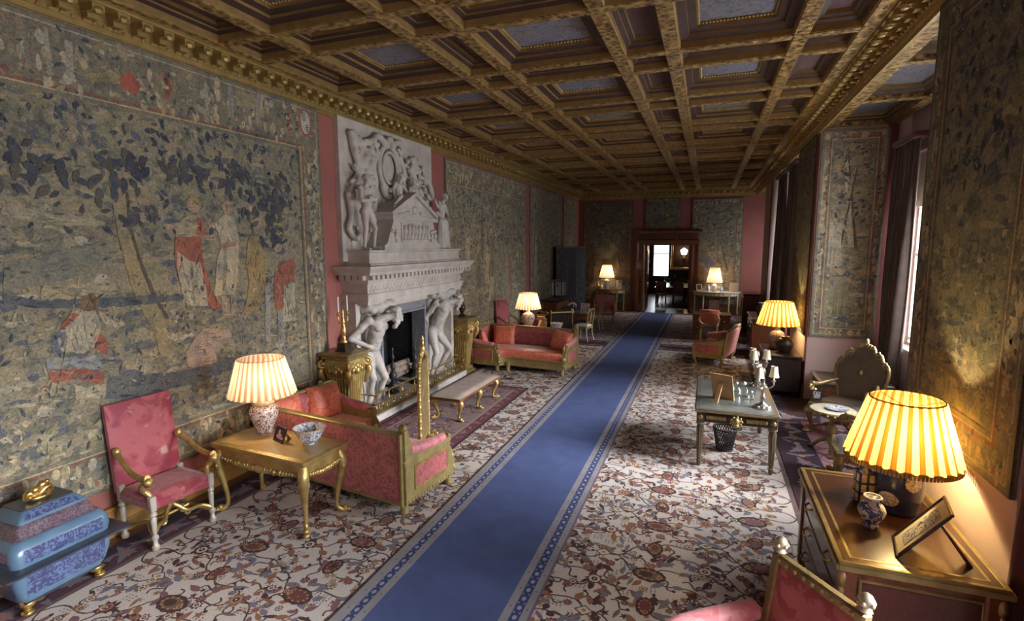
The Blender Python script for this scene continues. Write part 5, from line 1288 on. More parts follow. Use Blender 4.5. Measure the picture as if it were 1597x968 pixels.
pr += [('e', P3(7.16, 4.05, -5.08), (.10, .15, .17)), ('e', P3(7.16, 4.0, -5.0), (.07, .06, .07)), ('e', P3(7.08, 4.1, -5.02), (.05, .04, .04)), ('e', P3(7.24, 4.1, -5.02), (.05, .04, .04)), ('e', P3(7.16, 3.88, -5.04), (.07, .10, .06))]
for i in range(22):
    a = 2*PI*i/22; pr.append(('e', P3(7.16+.19*math.cos(a), 4.03+.2*math.sin(a), -5.1), (.05, .045, .06), 0, a))
path([(6.72, 3.5), (6.78, 3.2), (6.7, 3.0), (6.86, 2.85), (6.98, 2.95), (6.9, 3.02)], .05, .03); path([(6.75, 3.55), (7.0, 3.7), (7.3, 3.6), (7.4, 3.3), (7.3, 3.0)], .04, .06, -5.13)
path([(9.0, 4.0), (9.2, 3.9), (9.3, 3.7), (9.2, 3.62), (9.12, 3.7)], .05, .03); path([(9.05, 3.6), (8.95, 3.4), (9.1, 3.2), (9.2, 2.95)], .05, .06, -5.13)
for i in range(16): pr.append(('e', P3(8.75+R.uniform(-.1, .3), 3.95+R.uniform(-.35, .3), -5.1), (.05, R.uniform(.03, .06), R.uniform(.03, .08)), 0, R.uniform(-1, 1)))
pr += [('e', P3(7.83, 4.47, -5.08), (.07, .09, .09)), ('e', P3(7.83, 4.40, -5.04), (.05, .05, .05))]
w = FB(); carve(w, pr, .014, .02); w.build('cartouche_relief', MAT['stone'], fp, 60)
# the giants
JL = dict(pel=(0, .0, .90), chest=(-.03, -.15, 1.27), neck=(.02, -.29, 1.44), head=(.12, -.40, 1.47), face=(.5, -.7, -.55), rsh=(-.23, -.15, 1.42), rel=(-.46, .02, 1.17), rwr=(-.22, -.13, 1.02), rhd=(.9, .2, -.35), lsh=(.19, -.17, 1.42), lel=(.34, -.02, 1.60), lwr=(.20, -.12, 1.70), lhd=(-1, -.2, .1),
          rkn=(-.11, -.10, .50), ran=(-.05, .03, .085), rto=(-.09, -.13, .03), lkn=(.06, -.20, .49), lan=(.07, -.03, .09), lto=(.10, -.19, .03))
JR = dict(pel=(-.02, .02, .92), chest=(.02, -.13, 1.30), neck=(.10, -.26, 1.45), head=(.22, -.36, 1.48), face=(.75, -.5, -.6), rsh=(-.19, -.10, 1.44), rel=(-.24, .10, 1.18), rwr=(-.10, .14, 1.0), rhd=(.8, .3, -.5), lsh=(.23, -.17, 1.43), lel=(.34, .02, 1.22), lwr=(.22, .10, 1.05), lhd=(-.7, .3, -.5),
          rkn=(-.14, -.06, .50), ran=(-.16, .03, .085), rto=(-.21, -.12, .03), lkn=(.16, -.20, .52), lan=(.06, .04, .09), lto=(.10, -.12, .03))
_R = random.Random(4)
mantle = [('e', (_R.uniform(-.27, .27), -.08+_R.uniform(-.14, .12), 1.60+_R.uniform(-.07, .07)), (_R.uniform(.03, .07), _R.uniform(.03, .06), _R.uniform(.03, .06))) for _ in range(44)]+[('e', (0, -.10, 1.60), (.30, .17, .10)), ('c', (-.2, -.04, 1.62), (.22, -.24, 1.62), .09, .09), ('c', (-.20, .02, 1.60), (-.16, .10, 1.3), .07, .05), ('c', (.18, .02, 1.6), (.16, .10, 1.3), .07, .05)]
statue('giant_figure', fp, (-5.02-XL, 7.02-YC, .13), PI/2, JL, 1.03, beard=True, drape=mantle)
statue('giant_figure', fp, (-5.02-XL, 9.22-YC, .13), PI/2, JR, 1.03, beard=True, drape=[('e', (p[1][0]+.06, p[1][1], p[1][2]), p[2]) if p[0] == 'e' else p for p in mantle])
# figures above
JY = dict(pel=(0, 0, .93), chest=(.0, .02, 1.27), neck=(0, .0, 1.47), head=(.02, -.03, 1.60), face=(.5, -.8, -.1), rsh=(-.19, .02, 1.41), rel=(-.26, -.06, 1.12), rwr=(-.02, -.17, 1.14), rhd=(1, -.2, .3), lsh=(.19, .0, 1.41), lel=(.28, -.05, 1.13), lwr=(.05, -.18, 1.16), lhd=(-1, 0, .3),
          rkn=(-.10, -.03, .49), ran=(-.09, .03, .085), rto=(-.12, -.13, .03), lkn=(.16, -.10, .50), lan=(.24, .0, .12), lto=(.27, -.14, .05))
statue('youth_figure', fp, (-4.90-XL, 6.88-YC, 2.67), PI/2, JY, .66, .008, .016, 'stone')
JW = dict(pel=(0, 0, .92), chest=(.05, .0, 1.25), neck=(.12, -.02, 1.44), head=(.19, -.06, 1.56), face=(-.5, -.8, -.3), rsh=(-.12, .0, 1.40), rel=(-.32, -.08, 1.25), rwr=(-.48, -.10, 1.38), lsh=(.24, .0, 1.36), lel=(.34, -.04, 1.10), lwr=(.22, -.14, .96),
          rkn=(-.12, -.12, .52), ran=(-.10, .0, .085), rto=(-.12, -.15, .03), lkn=(.14, -.10, .50), lan=(.14, .03, .085), lto=(.18, -.12, .03))
dr = [('c', (-.12, -.06, .85), (-.2, -.04, .1), .11, .13), ('c', (.12, -.06, .85), (.2, .0, .1), .11, .13), ('c', (0, -.12, .85), (0, -.12, .15), .08, .10), ('c', (-.25, .0, 1.1), (.2, -.08, .85), .05, .06)]+[('c', (-.2+.08*i, -.14, .75), (-.24+.095*i, -.16, .06), .025, .035) for i in range(6)]
statue('draped_figure', fp, (-4.90-XL, 9.26-YC, 2.67), PI/2, JW, .63, .008, .016, 'stone', drape=dr)
JP = dict(pel=(0, 0, .30), chest=(.06, .02, .62), neck=(.10, -.01, .80), head=(.14, -.06, .93), face=(.4, -.8, -.3), rsh=(-.10, .02, .74), rel=(-.28, .0, .55), rwr=(-.34, -.10, .34), lsh=(.26, .0, .72), lel=(.40, -.06, .54), lwr=(.46, -.12, .36),
          rkn=(-.32, -.30, .34), ran=(-.55, -.22, .10), rto=(-.66, -.28, .02), lkn=(-.10, -.36, .20), lan=(-.42, -.30, -.10), lto=(-.52, -.34, -.18))
statue('reclining_boy', fp, (-4.98-XL, 7.90-YC, 3.36), PI/2, JP, .56, .008, .016, 'stone')
JQ = {k: (-v[0], v[1], v[2]) for k, v in JP.items() if k not in ('face',)}
JQ = {({'l': 'r', 'r': 'l'}[k[0]]+k[1:] if k[0] in 'lr' and k not in ('neck',) else k): v for k, v in JQ.items()}; JQ['face'] = (-.4, -.8, -.3)
statue('reclining_boy', fp, (-4.98-XL, 8.42-YC, 3.34), PI/2, JQ, .54, .008, .016, 'stone')
# fire furniture
for y, lab in ((7.86, 'dark wrought andiron nearer the near sofa'), (8.62, 'dark wrought andiron nearer the far sofa')):
    t = thing('andiron', lab, 'andiron', (XL+.08, y, .125), 0, 'pair of andirons')
    b = MB(); b.lathe([(.11, 0), (.11, .02), (.07, .05), (.09, .10), (.095, .15), (.05, .2), (.03, .23), (.06, .27), (.075, .33), (.05, .38), (.025, .41), (.045, .45), (.05, .50), (.02, .54), (.015, .6), (.035, .63), (.03, .67), (.012, .70), (.012, .76), (.022, .79), (.004, .83)], n=14)
    for k in range(10): b.ball((.085*math.cos(k*PI/5), .085*math.sin(k*PI/5), .06+.05*(k % 2)), .03, 7, 5)
    b.build('pillar', MAT['iron'], t, 50); MB().box(-.75, 0, -.02, .02, .10, .14).box(-.75, -.71, -.02, .02, 0, .1).build('log_bar', MAT['iron'], t)
for i, (dy, dz, r, a) in enumerate(((0, .20, .06, .06), (.02, .31, .065, -.05), (-.05, .42, .055, .04))):
    o = MB().tube([(0, -.52, 0), (0.01, 0, .01), (0, .52, 0)], [r*.95, r, r*.9], 12, 4).build('log', MAT['log'], None, 50)
    tag(o, ('lowest log in the fireplace', 'middle log stacked in the fireplace', 'topmost log stacked in the fireplace')[i], 'log', 'logs in the fireplace', (XL-.18+.03*i, 8.24+dy, .125+dz-.02), a)
t = thing('fender', 'pierced brass fender with rail around the hearth', 'fender', (-4.74, YC, .125))
g = MB(T(4.74, -YC, -.125)); rl = MB(T(4.74, -YC, -.125)); st = MB(T(4.74, -YC, -.125))
def run(p, q, n):
    p, q = Vector(p), Vector(q); d = q-p
    e = d.normalized()*.0; nn = Vector((-d.y, d.x, 0)).normalized()*.008
    for z0, z1 in ((.125, .155), (.275, .30)): g.add([(*(v+s), z) for v in (p, q) for s in ((-nn).xy, nn.xy) for z in (z0, z1)] if False else [((v+s*nn).x, (v+s*nn).y, z) for v in (p, q) for s in (-1, 1) for z in (z0, z1)], [(0, 1, 3, 2), (4, 6, 7, 5), (0, 4, 5, 1), (2, 3, 7, 6), (0, 2, 6, 4), (1, 5, 7, 3)])
    k = int(d.length/.045)
    for i in range(k):
        v = p+d*((i+.5)/k); g.tube([(v.x, v.y, .15), (v.x+d.normalized().x*.02*(1 if i % 2 else -1), v.y+d.normalized().y*.02*(1 if i % 2 else -1), .21), (v.x, v.y, .28)], .007, 5, 2)
    for i in range(n+1):
        v = p+d*(i/n); rl.lathe([(.012, .30), (.018, .31), (.01, .33), (.01, .42), (.018, .435)], (v.x, v.y, 0), 8)
    rl.tube([(p.x, p.y, .44), (q.x, q.y, .44)], .014, 8)
    for i in range(n*2):
        v = p+d*((i+.5)/(n*2)); v2 = v+Vector((.012, 0, 0)) if abs(d.y) > abs(d.x) else v+Vector((0, -.012, 0)); st.ball((v2.x, v2.y, .215), (.022, .022, .026), 8, 6)
run((-4.74, 6.68, 0), (-4.74, 9.84, 0), 8); run((-5.12, 6.68, 0), (-4.74, 6.68, 0), 1); run((-4.74, 9.84, 0), (-5.12, 9.84, 0), 1)
g.build('pierced_gallery', MAT['brass_dark'] if 'brass_dark' in MAT else MAT.setdefault('brass_dark', gilt('dull brass', (.36, .24, .08), (.22, .14, .05), .35, .85, 10, .05)), t, 50); rl.build('top_rail', MAT['brass'], t, 60); st.build('stud_row', MAT['brass'], t, 60)
# pedestals
def pedestal(label, loc):
    t = thing('pedestal', label, 'pedestal', loc, 0, 'pair of gilt pedestals flanking the fireplace')
    MB().box(-.27, .27, -.27, .27, 1.15, 1.20, .012).box(-.24, .24, -.24, .24, 1.10, 1.16, .01).build('pedestal_top', MAT['gilt_dark'], t)
    b = MB(); n = 4
    def ring(r): return [(r, r), (-r, r), (-r, -r), (r, -r)]
    V = []; rs = [(.20, 1.10), (.22, 1.0), (.19, .86), (.15, .5), (.115, .14), (.15, .12)]
    for r, z in rs: V += [(x, y, z) for x, y in ring(r)]
    b.add(V, [(i*4+k, i*4+(k+1) % 4, (i+1)*4+(k+1) % 4, (i+1)*4+k) for i in range(len(rs)-1) for k in range(4)])
    b.box(-.20, .20, -.20, .20, 0, .06, .01).box(-.17, .17, -.17, .17, .06, .13, .02); b.build('tapering_shaft', MAT['gilt'], t)
    fl = MB()
    for a in range(4):
        fl.M = RZ(a*PI/2)
        for k in range(6):
            u = (k-2.5)/2.5; fl.tube([(u*.13, -.185, .84), (u*.08, -.122, .18)], [.017, .012], 6)
    fl.build('fluting', MAT['gilt'], t, 60)
    c = MB()
    for sx in (-1, 1):
        for sy in (-1, 1):
            c.M = T(sx*.22, sy*.22, 0) @ RZ(math.atan2(sy, sx)); c.tube(spiral((.0, 0, 1.02), .065, 1.3, 'xz', 18, -1, PI/2), .026, 8); c.tube([(.02, 0, .96), (.03, 0, .88), (-.01, 0, .78), (-.04, 0, .7)], [.045, .05, .035, .015], 8, 4)
    c.M = Matrix()
    for a in range(4):
        c.M = RZ(a*PI/2)
        for k in range(5): c.ball(((k-2)*.05, -.215, 1.0-.03*abs(k-2)), (.035, .03, .05), 8, 6)
        c.ball((0, -.225, .93), (.05, .035, .06))
    c.build('capital_carving', MAT['gilt'], t, 60)
    return t
pedestal('gilt fluted pedestal left of the fireplace bearing a candelabrum', (-4.92, 6.24, .02))
pedestal('gilt fluted pedestal right of the fireplace bearing a dark ornament', (-4.91, 10.17, .0125))
t = thing('candelabrum', 'two light candelabrum with white candles on the left pedestal', 'candelabrum', (-4.92, 6.24, 1.22))
b = MB(); b.box(-.075, .075, -.075, .075, 0, .12, .008); b.box(-.09, .09, -.09, .09, .0, .02); b.build('plinth', MAT['bronze'], t)
b = MB(); b.lathe([(.05, .12), (.055, .14), (.03, .17), (.035, .24), (.045, .30), (.03, .36), (.02, .40), (.03, .43), (.012, .47), (.01, .60)], n=14)
for s in (-1, 1):
    b.tube([(0, 0, .42), (0, s*.05, .40), (0, s*.10, .44), (0, s*.10, .52)], .009, 7, 4); b.lathe([(.008, .52), (.03, .54), (.03, .55), (.014, .56), (.016, .58)], (0, s*.10, 0), 12)
b.build('stem', MAT['brass'], t, 60)
for s in (-1, 1): MB().lathe([(.0125, .58), (.0115, .80)], (0, s*.10, 0), 10).build('candle', MAT['wax'], t, 60)
t = thing('ornament', 'dark bronze flame ornament on the right hand pedestal', 'ornament', (-4.91, 10.17, 1.2125))
MB().lathe([(.08, 0), (.09, .02), (.06, .05), (.03, .08), (.05, .13), (.08, .18), (.085, .23), (.05, .28), (.03, .31)], n=16).build('urn_body', MAT['bronze'], t, 50)
MB().lathe([(.03, .31), (.05, .35), (.045, .40), (.02, .46), (.003, .52)], n=10).build('flame', MAT['gilt_dark'], t, 50)
# ------------------------------------------------------------------ far left group
gilt_table('gilt side table behind the far coral sofa holding a lit lamp', (-3.98, 11.95, .0125), -.06, 1.15, .55, .735)
def base2(t):
    jar(t, smoothprof([(.085, 0), (.09, .03), (.09, .06), (.15, .18), (.165, .26), (.12, .35), (.06, .38), (.05, .42)]), 'china_red')
lamp('cream pleated lamp on table behind the far coral sofa', (-4.02, 11.98, .749), .30, .20, .47, .84, base2, False, 20, 26)
photo_frame('photo frame seen from behind between far lamp and white bowl', (-3.62, 11.95, .749), PI-.5, .26, .32, .28, 'pale_wood', 'bw', .04, back='pale_wood')
bowl('white china bowl behind the far coral sofa', (-3.28, 11.9, .749), .15, .16)
tall_armchair('armchair', 'high backed crimson armchair against left wall just past the far coral sofa', (-4.80, 12.95, .0125), PI/2-.2)
tall_armchair('armchair', 'high backed crimson armchair further along left wall, before the dark commode', (-4.78, 15.0, .0125), PI/2+.1)
# dark commode with cut glass candelabrum
t = thing('commode', 'dark bronze mounted commode by left wall under the cut glass candelabrum', 'commode', (-4.80, 17.2, .0125), PI/2)
m = MB(); m.box(-.70, .70, -.33, .33, .86, .90, .012); m.build('commode_top', MAT['ebony'], t)
m = MB(); m.box(-.64, .64, -.29, .31, .12, .86, .01); m.build('carcass', MAT['mahogany'], t)
for i in (-1, 1):
    d = MB(); d.box(i*.31-.28, i*.31+.28, -.305, -.285, .2, .62, .006); o = d.build('door', MAT['ebony'], t); MB().ball((i*.06, -.315, .42), .018).build('knob', MAT['brass'], o, 60)
d = MB(); d.box(-.6, .6, -.31, -.285, .67, .83, .006); scrollwork(d, (-.5, -.31, .76), (.5, -.31, .76), 22, .02, .022); d.build('drawer', MAT['gilt_dark'], t)
for sx in (-.6, .6):
    for sy in (-.25, .27): MB().box(sx-.045, sx+.045, sy-.045, sy+.045, 0, .86, .01).build('leg', MAT['gilt_dark'], t)
t = thing('crystal_candelabrum', 'cut glass candelabrum with hanging drops standing on the dark commode', 'candelabrum', (-4.74, 17.3, .9125))
b = MB(); b.lathe([(.20, 0), (.20, .03), (.08, .06), (.03, .10), (.03, .38), (.05, .42), (.03, .45), (.03, .62), (.06, .66), (.01, .74)], n=16); b.build('glass_stem', MAT['crystal'], t, 50)
c = MB()
for k in range(8):
    a = k*PI/4; r = .24
    c.tube([(0, 0, .45), (r*.5*math.cos(a), r*.5*math.sin(a), .62), (r*math.cos(a), r*math.sin(a), .58)], .011, 6, 4); c.lathe([(.02, .57), (.045, .59), (.03, .60), (.02, .66)], (r*math.cos(a), r*math.sin(a), 0), 10)
c.build('glass_arm', MAT['crystal'], t, 60)
c = MB()
for k in range(16):
    a = k*PI/8; r = .25 if k % 2 else .18
    for j in range(7): c.ball((r*math.cos(a), r*math.sin(a), .54-j*.065), (.017, .017, .03), 6, 4)
c.build('glass_drops', MAT['crystal_bright'] if 'crystal_bright' in MAT else MAT.setdefault('crystal_bright', simple('bright cut glass', (.78, .8, .84), (.5, .52, .58), 30, .08, .3)), t, 30)
# folding screen
t = thing('folding_screen', 'tall black lacquer folding screen in the far left corner', 'screen', (-4.62, 19.3, .0125))
pts = [(-.42, -1.15), (-.10, -.75), (-.34, -.28), (0.02, .10), (-.22, .58), (.16, .95)]
for i in range(5):
    a, b = Vector((*pts[i], 0)), Vector((*pts[i+1], 0)); L = (b-a).length; ang = math.atan2(b.y-a.y, b.x-a.x)
    M = T(a.x, a.y, 0) @ RZ(ang); p = MB(M); p.box(.005, L-.005, -.014, .014, .06, 2.62, .004); o = p.build('leaf', MAT['lacquer'], t, 0)
    f = MB(M)
    for (x0, x1, z0, z1) in ((0, L, 0, .07), (0, L, 2.6, 2.66), (0, .03, 0, 2.66), (L-.03, L, 0, 2.66)): f.box(x0, x1, -.02, .02, z0, z1, .004)
    f.build('leaf_border', MAT['lacquer_edge'] if 'lacquer_edge' in MAT else MAT.setdefault('lacquer_edge', simple('worn lacquer edge', (.12, .11, .115), (.06, .055, .06), 30, .5)), o, 0)
# low black pleated screen with gilt frame
t = thing('fire_guard', 'low dark pleated screen with gilt frame left of the white seated chairs', 'screen', (-3.92, 14.75, .0125), .62)
p = MB(); p.grid(lambda u, v: ((u-.5)*.62, .012*math.sin(u*60), .14+v*.62), 60, 1); p.box(-.31, .31, .012, .016, .14, .76); p.build('pleated_panel', MAT['ebony'], t)
f = MB()
for x in (-.33, .33): f.lathe([(.03, 0), (.02, .05), (.018, .78), (.03, .80), (.008, .86)], (x, 0, 0), 10); f.box(x-.03, x+.03, -.16, .16, 0, .045, .01)
f.box(-.33, .33, -.015, .015, .11, .14).box(-.33, .33, -.015, .015, .76, .80); f.build('gilt_frame', MAT['gilt_dull'], t)
# small tables with photographs, flowers
t = thing('small_table', 'small dark table with photo and flowers between the white chairs', 'table', (-3.62, 15.75, .0125))
MB().box(-.38, .38, -.26, .26, .62, .655, .008).build('table_top', MAT['mahogany'], t); MB().box(-.34, .34, -.22, .22, .50, .62, .004).build('drawer_case', MAT['mahogany'], t)
for sx in (-1, 1):
    for sy in (-1, 1): MB().tube([(sx*.32, sy*.2, .52), (sx*.33, sy*.21, .1), (sx*.34, sy*.22, 0)], [.022, .014, .016], 8).build('leg', MAT['mahogany'], t)
photo_frame('silver framed black and white photo on the small dark table', (-3.44, 15.62, .667), -.25, .30, .32, .22, 'silver', 'bw', .015)
t = thing('flower_vase', 'bunch of pink flowers in small vase on the dark table', 'flowers', (-3.82, 15.62, .667))
MB().lathe(smoothprof([(.03, 0), (.05, .04), (.04, .10), (.03, .13)]), n=16).build('vase', MAT['porcelain'], t, 50)
R = random.Random(8); fl = MB(); lf = MB()
for i in range(34):
    a, b = R.uniform(0, 2*PI), R.uniform(.1, 1.3); r = .14; fl.ball((r*math.cos(a)*math.sin(b), r*math.sin(a)*math.sin(b), .17+r*math.cos(b)), R.uniform(.022, .036), 7, 5)
for i in range(30):
    a = R.uniform(0, 2*PI); lf.tube([(0, 0, .12), (.07*math.cos(a), .07*math.sin(a), .2), (.16*math.cos(a), .16*math.sin(a), .16+R.uniform(0, .1))], [.006, .018, .002], 5, 3)
fl.build('petals', MAT['petal'], t, 60); lf.build('foliage', MAT['leaf'], t, 60)
def side_chair(label, loc, rz):
    t = thing('side_chair', label, 'chair', loc, rz, 'white seated gilt side chairs')
    MB().grid(lambda u, v: ((u-.5)*(.44-.05*v), -.2+v*.4, .42+.06*((1-(2*u-1)**6)*(1-(2*v-1)**6))**.4), 12, 12).build('seat', MAT['white_silk'], t, 60)
    f = MB(); f.prism([(-.23, -.21), (.23, -.21), (.2, .21), (-.2, .21)], 'z', .36, .425); f.build('seat_frame', MAT['gilt_dull'], t)
    for sx in (-1, 1):
        l = MB(); l.lathe([(.024, .37), (.026, .33), (.02, .30), (.012, .03), (.018, .0)], (sx*.2, -.18, 0), 10); l.build('leg', MAT['white_paint'], t)
        l = MB(); l.tube([(sx*.18, .19, .42), (sx*.18, .2, .2), (sx*.19, .25, 0)], [.02, .016, .014], 8, 3); l.build('leg', MAT['white_paint'], t)
    b = MB(); b.tube([(-.18, .19, .38), (-.19, .22, .62), (-.18, .26, .86), (0, .28, .93), (.18, .26, .86), (.19, .22, .62), (.18, .19, .38)], .018, 8, 5); b.tube([(-.18, .21, .56), (0, .22, .55), (.18, .21, .56)], .014, 8, 3); b.tube([(0, .22, .55), (.03, .24, .7), (0, .28, .92)], .014, 6, 3); b.tube([(0, .22, .55), (-.03, .24, .7), (0, .28, .92)], .014, 6, 3); b.build('backrest', MAT['gilt_dull'], t, 60)
side_chair('white seated gilt chair nearer us beside the low dark screen', (-3.28, 14.75, .0125), -PI/2-.25)
side_chair('white seated gilt chair just in front of the pink armchair', (-3.36, 16.75, .0125), -PI/2-.1)
# pink bergere
t = thing('armchair', 'pink upholstered bergere in front of the far left console table', 'armchair', (-3.42, 18.75, .0125), .15)
MB().grid(lambda u, v: ((u-.5)*.62, -.32+v*.6, .40+.09*((1-(2*u-1)**6)*(1-(2*v-1)**6))**.4), 12, 12).box(-.31, .31, -.32, .28, .30, .405, .01).build('seat', MAT['pink_silk'], t, 60)
b = MB(); b.M = RX(-.1)
for s in (-1, 1): b.grid(lambda u, v: ((u-.5)*.66, .27+s*(.03+.05*((1-(2*u-1)**6)*(1-(2*v-1)**6))**.5), .36+v*(.62-.05*(2*u-1)**2)), 12, 12, flip=s > 0)
b.build('backrest', MAT['pink_silk'], t, 60)
for s in (-1, 1):
    a = MB(); a.box(s*.36-.05, s*.36+.05, -.28, .28, .30, .60, .03); a.build('arm', MAT['pink_silk'], t, 60)
f = MB(); f.tube([(-.36, .30, .3), (-.35, .36, .9), (0, .39, 1.0), (.35, .36, .9), (.36, .30, .3)], .022, 8, 5); f.box(-.37, .37, -.34, .30, .25, .30, .012)
for s in (-1, 1): f.tube([(s*.36, -.3, .28), (s*.36, -.31, .6), (s*.36, -.1, .64), (s*.36, .28, .7)], .02, 8, 3)
f.build('gilt_frame', MAT['gilt_dull'], t)
for sx in (-1, 1):
    for sy in (-1, 1): l = MB(); cabriole(l, sx*.31, sy*.27, .28, sx*.6, sy*.6, .024, True, False); l.build('leg', MAT['gilt_dull'], t, 60)
# ------------------------------------------------------------------ end wall consoles
def demilune(label, loc, W, D, h, mat, top):
    t = thing('console_table', label, 'table', loc, 0, 'pair of half round console tables on the end wall')
    def half(r0, r1, k=20): return [(-W/2*r0, 0)]+[(W/2*r0*math.cos(a)*-1, -D*r1*math.sin(a)) for a in np.linspace(0, PI, k)][1:-1]+[(W/2*r0, 0)]
    MB().prism(half(1, 1), 'z', h-.035, h).build('table_top', MAT[top], t, 30); a = MB(); a.prism(half(.94, .93), 'z', h-.16, h-.035)
    for k in range(17):
        w = PI*(k+.5)/17; a.ball((-W/2*.95*math.cos(w), -D*.94*math.sin(w), h-.095), (.03, .02, .03), 6, 4)
    a.build('apron', MAT[mat], t, 40)
    for w in (.0, .30*PI, .70*PI, PI):
        x, y = -W/2*.9*math.cos(w), -max(.05, D*.88*math.sin(w)); l = MB(); l.box(x-.035, x+.035, y-.035, y+.035, h-.17, h-.035, .006); l.tube([(x, y, h-.16), (x, y, h*.6), (x*1.005, y, .12), (x*1.02, y-.01, 0)], [.036, .03, .02, .026], 8, 3); l.build('leg', MAT[mat], t)
    return t
demilune('half round gilt console table left of the far doorway', (-3.80, YE-.09, 0), 1.22, .55, .89, 'gilt_dull', 'mahogany')
demilune('half round pale painted console table right of the far doorway', (.36, YE-.09, 0), 1.75, .62, .90, 'cream_paint' if 'cream_paint' in MAT else (MAT.__setitem__('cream_paint', simple('cream and gilt paint', (.62, .54, .36), (.5, .4, .2), 8, .45)) or 'cream_paint'), 'white_paint')
def base3(t): jar(t, smoothprof([(.075, 0), (.095, .02), (.10, .2), (.105, .34), (.06, .40), (.03, .42)]), 'china_green' if 'china_green' in MAT else (MAT.__setitem__('china_green', china('grey green jar', (.4, .42, .36), (.25, .28, .22), 9)) or 'china_green'))
lamp('cream pleated lamp on the console left of the far doorway', (-3.93, YE-.36, .89), .30, .18, .49, 1.0, base3, False, 24, 24)
def base4(t): jar(t, smoothprof([(.075, 0), (.095, .02), (.11, .18), (.09, .26), (.04, .30), (.03, .32)]), 'porcelain')
lamp('cream pleated lamp on the console right of the far doorway', (.28, YE-.38, .90), .28, .17, .36, .92, base4, False, 24, 24)
photo_frame('dark framed picture on the left console beside its lamp', (-3.42, YE-.42, .89), -.1, .30, .42, .2, 'ebony', 'bw', .05)
photo_frame('dark framed photo left of lamp on pale right hand console', (-.25, YE-.34, .90), .5, .28, .30, .22, 'ebony', 'pinkphoto', .03)
photo_frame('cream framed picture right of lamp on pale right hand console', (.98, YE-.28, .90), -.3, .34, .36, .15, 'white_paint', 'paper', .05)
def vase(label, loc, h, mat, r=None, grp='small vases on the consoles'):
    t = thing('vase', label, 'vase', loc, 0, grp); r = r or h*.28
    MB().lathe(smoothprof([(r*.6, 0), (r*.65, h*.06), (r, h*.35), (r*.95, h*.55), (r*.45, h*.8), (r*.4, h*.88), (r*.55, h)]), n=18).build('vase_body', MAT[mat], t, 50)
    MB().tube([(r*.55*math.cos(a), r*.55*math.sin(a), h) for a in np.linspace(0, 2*PI, 17)], r*.08, 6, cap=False).build('rim', MAT['porcelain'], t, 60); return t
vase('slim brass coloured vase on left console, further from its lamp', (-4.28, YE-.36, .89), .26, 'brass')
vase('small white vase on left console, next to its lamp', (-4.13, YE-.44, .89), .22, 'porcelain')
vase('white vase just left of lamp on right console', (.06, YE-.46, .90), .28, 'china_blue')
vase('white vase just right of lamp on right console', (.52, YE-.46, .90), .28, 'china_blue')
# ------------------------------------------------------------------ dining room glimpse
t = thing('gilt_mirror', 'gilt framed dark picture on the wall seen through the doorway', 'picture', (-1.28, YE+7.86, 1.35))
f = MB()
for q in ((-.62, -.50, 0, 2.0), (.50, .62, 0, 2.0), (-.62, .62, 0, .14), (-.62, .62, 1.9, 2.04)): f.box(q[0], q[1], 0, .09, q[2], q[3], .02)
f.build('frame', MAT['brass'], t); MB().box(-.52, .52, .05, .07, .1, 1.95).build('dark_canvas', MAT['ebony'], t, 0)
t = thing('wall_light', 'white shell shaped wall light seen through the doorway', 'lamp', (-1.22, YE+7.80, 2.35))
s = MB(); 
for k in range(5): s.ball((.11*math.cos(k*2*PI/5+.3), 0, .11*math.sin(k*2*PI/5+.3)), (.09, .05, .09))
s.build('glowing_shade', emis('lit opal glass', (1, .9, .72), 6), t, 60); MB().lathe([(.05, -.34), (.03, -.3), (.02, -.15)], n=10).build('bracket', MAT['brass'], t)
bulb((-1.22, YE+7.55, 2.35), 20)
t = thing('dining_table', 'long dark dining table in the room beyond the doorway', 'table', (-1.55, YE+4.6, 0))
MB().box(-.75, .75, -1.5, 1.5, .70, .75, .01).build('table_top', MAT['ebony'], t)
for sx in (-1, 1):
    for sy in (-1, 1): MB().lathe([(.05, .7), (.04, .4), (.06, .3), (.03, 0)], (sx*.6, sy*1.3, 0), 10).build('leg', MAT['ebony'], t)
def dchair(label, loc, rz):
    t = thing('dining_chair', label, 'chair', loc, rz, 'dark dining chairs beyond the doorway')
    MB().box(-.24, .24, -.24, .24, .42, .50, .02).build('seat', MAT['damask'], t); b = MB(); b.box(-.24, -.19, .20, .25, .0, 1.05).box(.19, .24, .20, .25, 0, 1.05).box(-.2, .2, .21, .24, .6, 1.08, .02); b.build('backrest', MAT['mahogany'], t)
    for x in (-.2, .2): MB().box(x-.02, x+.02, -.22, -.18, 0, .43).build('leg', MAT['mahogany'], t)
dchair('dark dining chair at left on the near end beyond the doorway', (-1.95, YE+2.7, 0), PI); dchair('dark dining chair at right on the near end beyond the doorway', (-1.2, YE+2.75, 0), PI)
for i, (x, y) in enumerate(((-1.9, 3.9), (-1.2, 4.1), (-1.55, 5.0))):
    t = thing('table_candle', ('candle at left on the table beyond the doorway', 'candle at right on the table beyond the doorway', 'candle furthest back on the table beyond the doorway')[i], 'candle', (x, YE+y, .75), 0, 'candles on the dining table')
    MB().lathe([(.06, 0), (.02, .04), (.015, .22), (.03, .25)], n=10).build('stick', MAT['silver'], t, 50); MB().lathe([(.011, .25), (.01, .5)], n=8).build('candle', MAT['wax'], t, 50)
t = thing('flower_arrangement', 'dark leafy arrangement on the dining table beyond the doorway', 'flowers', (-1.6, YE+4.6, .75))
MB().lathe([(.08, 0), (.14, .1), (.1, .16)], n=14).build('bowl', MAT['silver'], t, 50); lf = MB()
for i in range(60):
    a = R.uniform(0, 2*PI); k = R.uniform(.15, .4); lf.tube([(0, 0, .1), (k*.5*math.cos(a), k*.5*math.sin(a), .3), (k*math.cos(a), k*math.sin(a), R.uniform(.2, .5))], [.008, .025, .003], 5, 3)
lf.build('foliage', MAT['leaf'], t, 60)
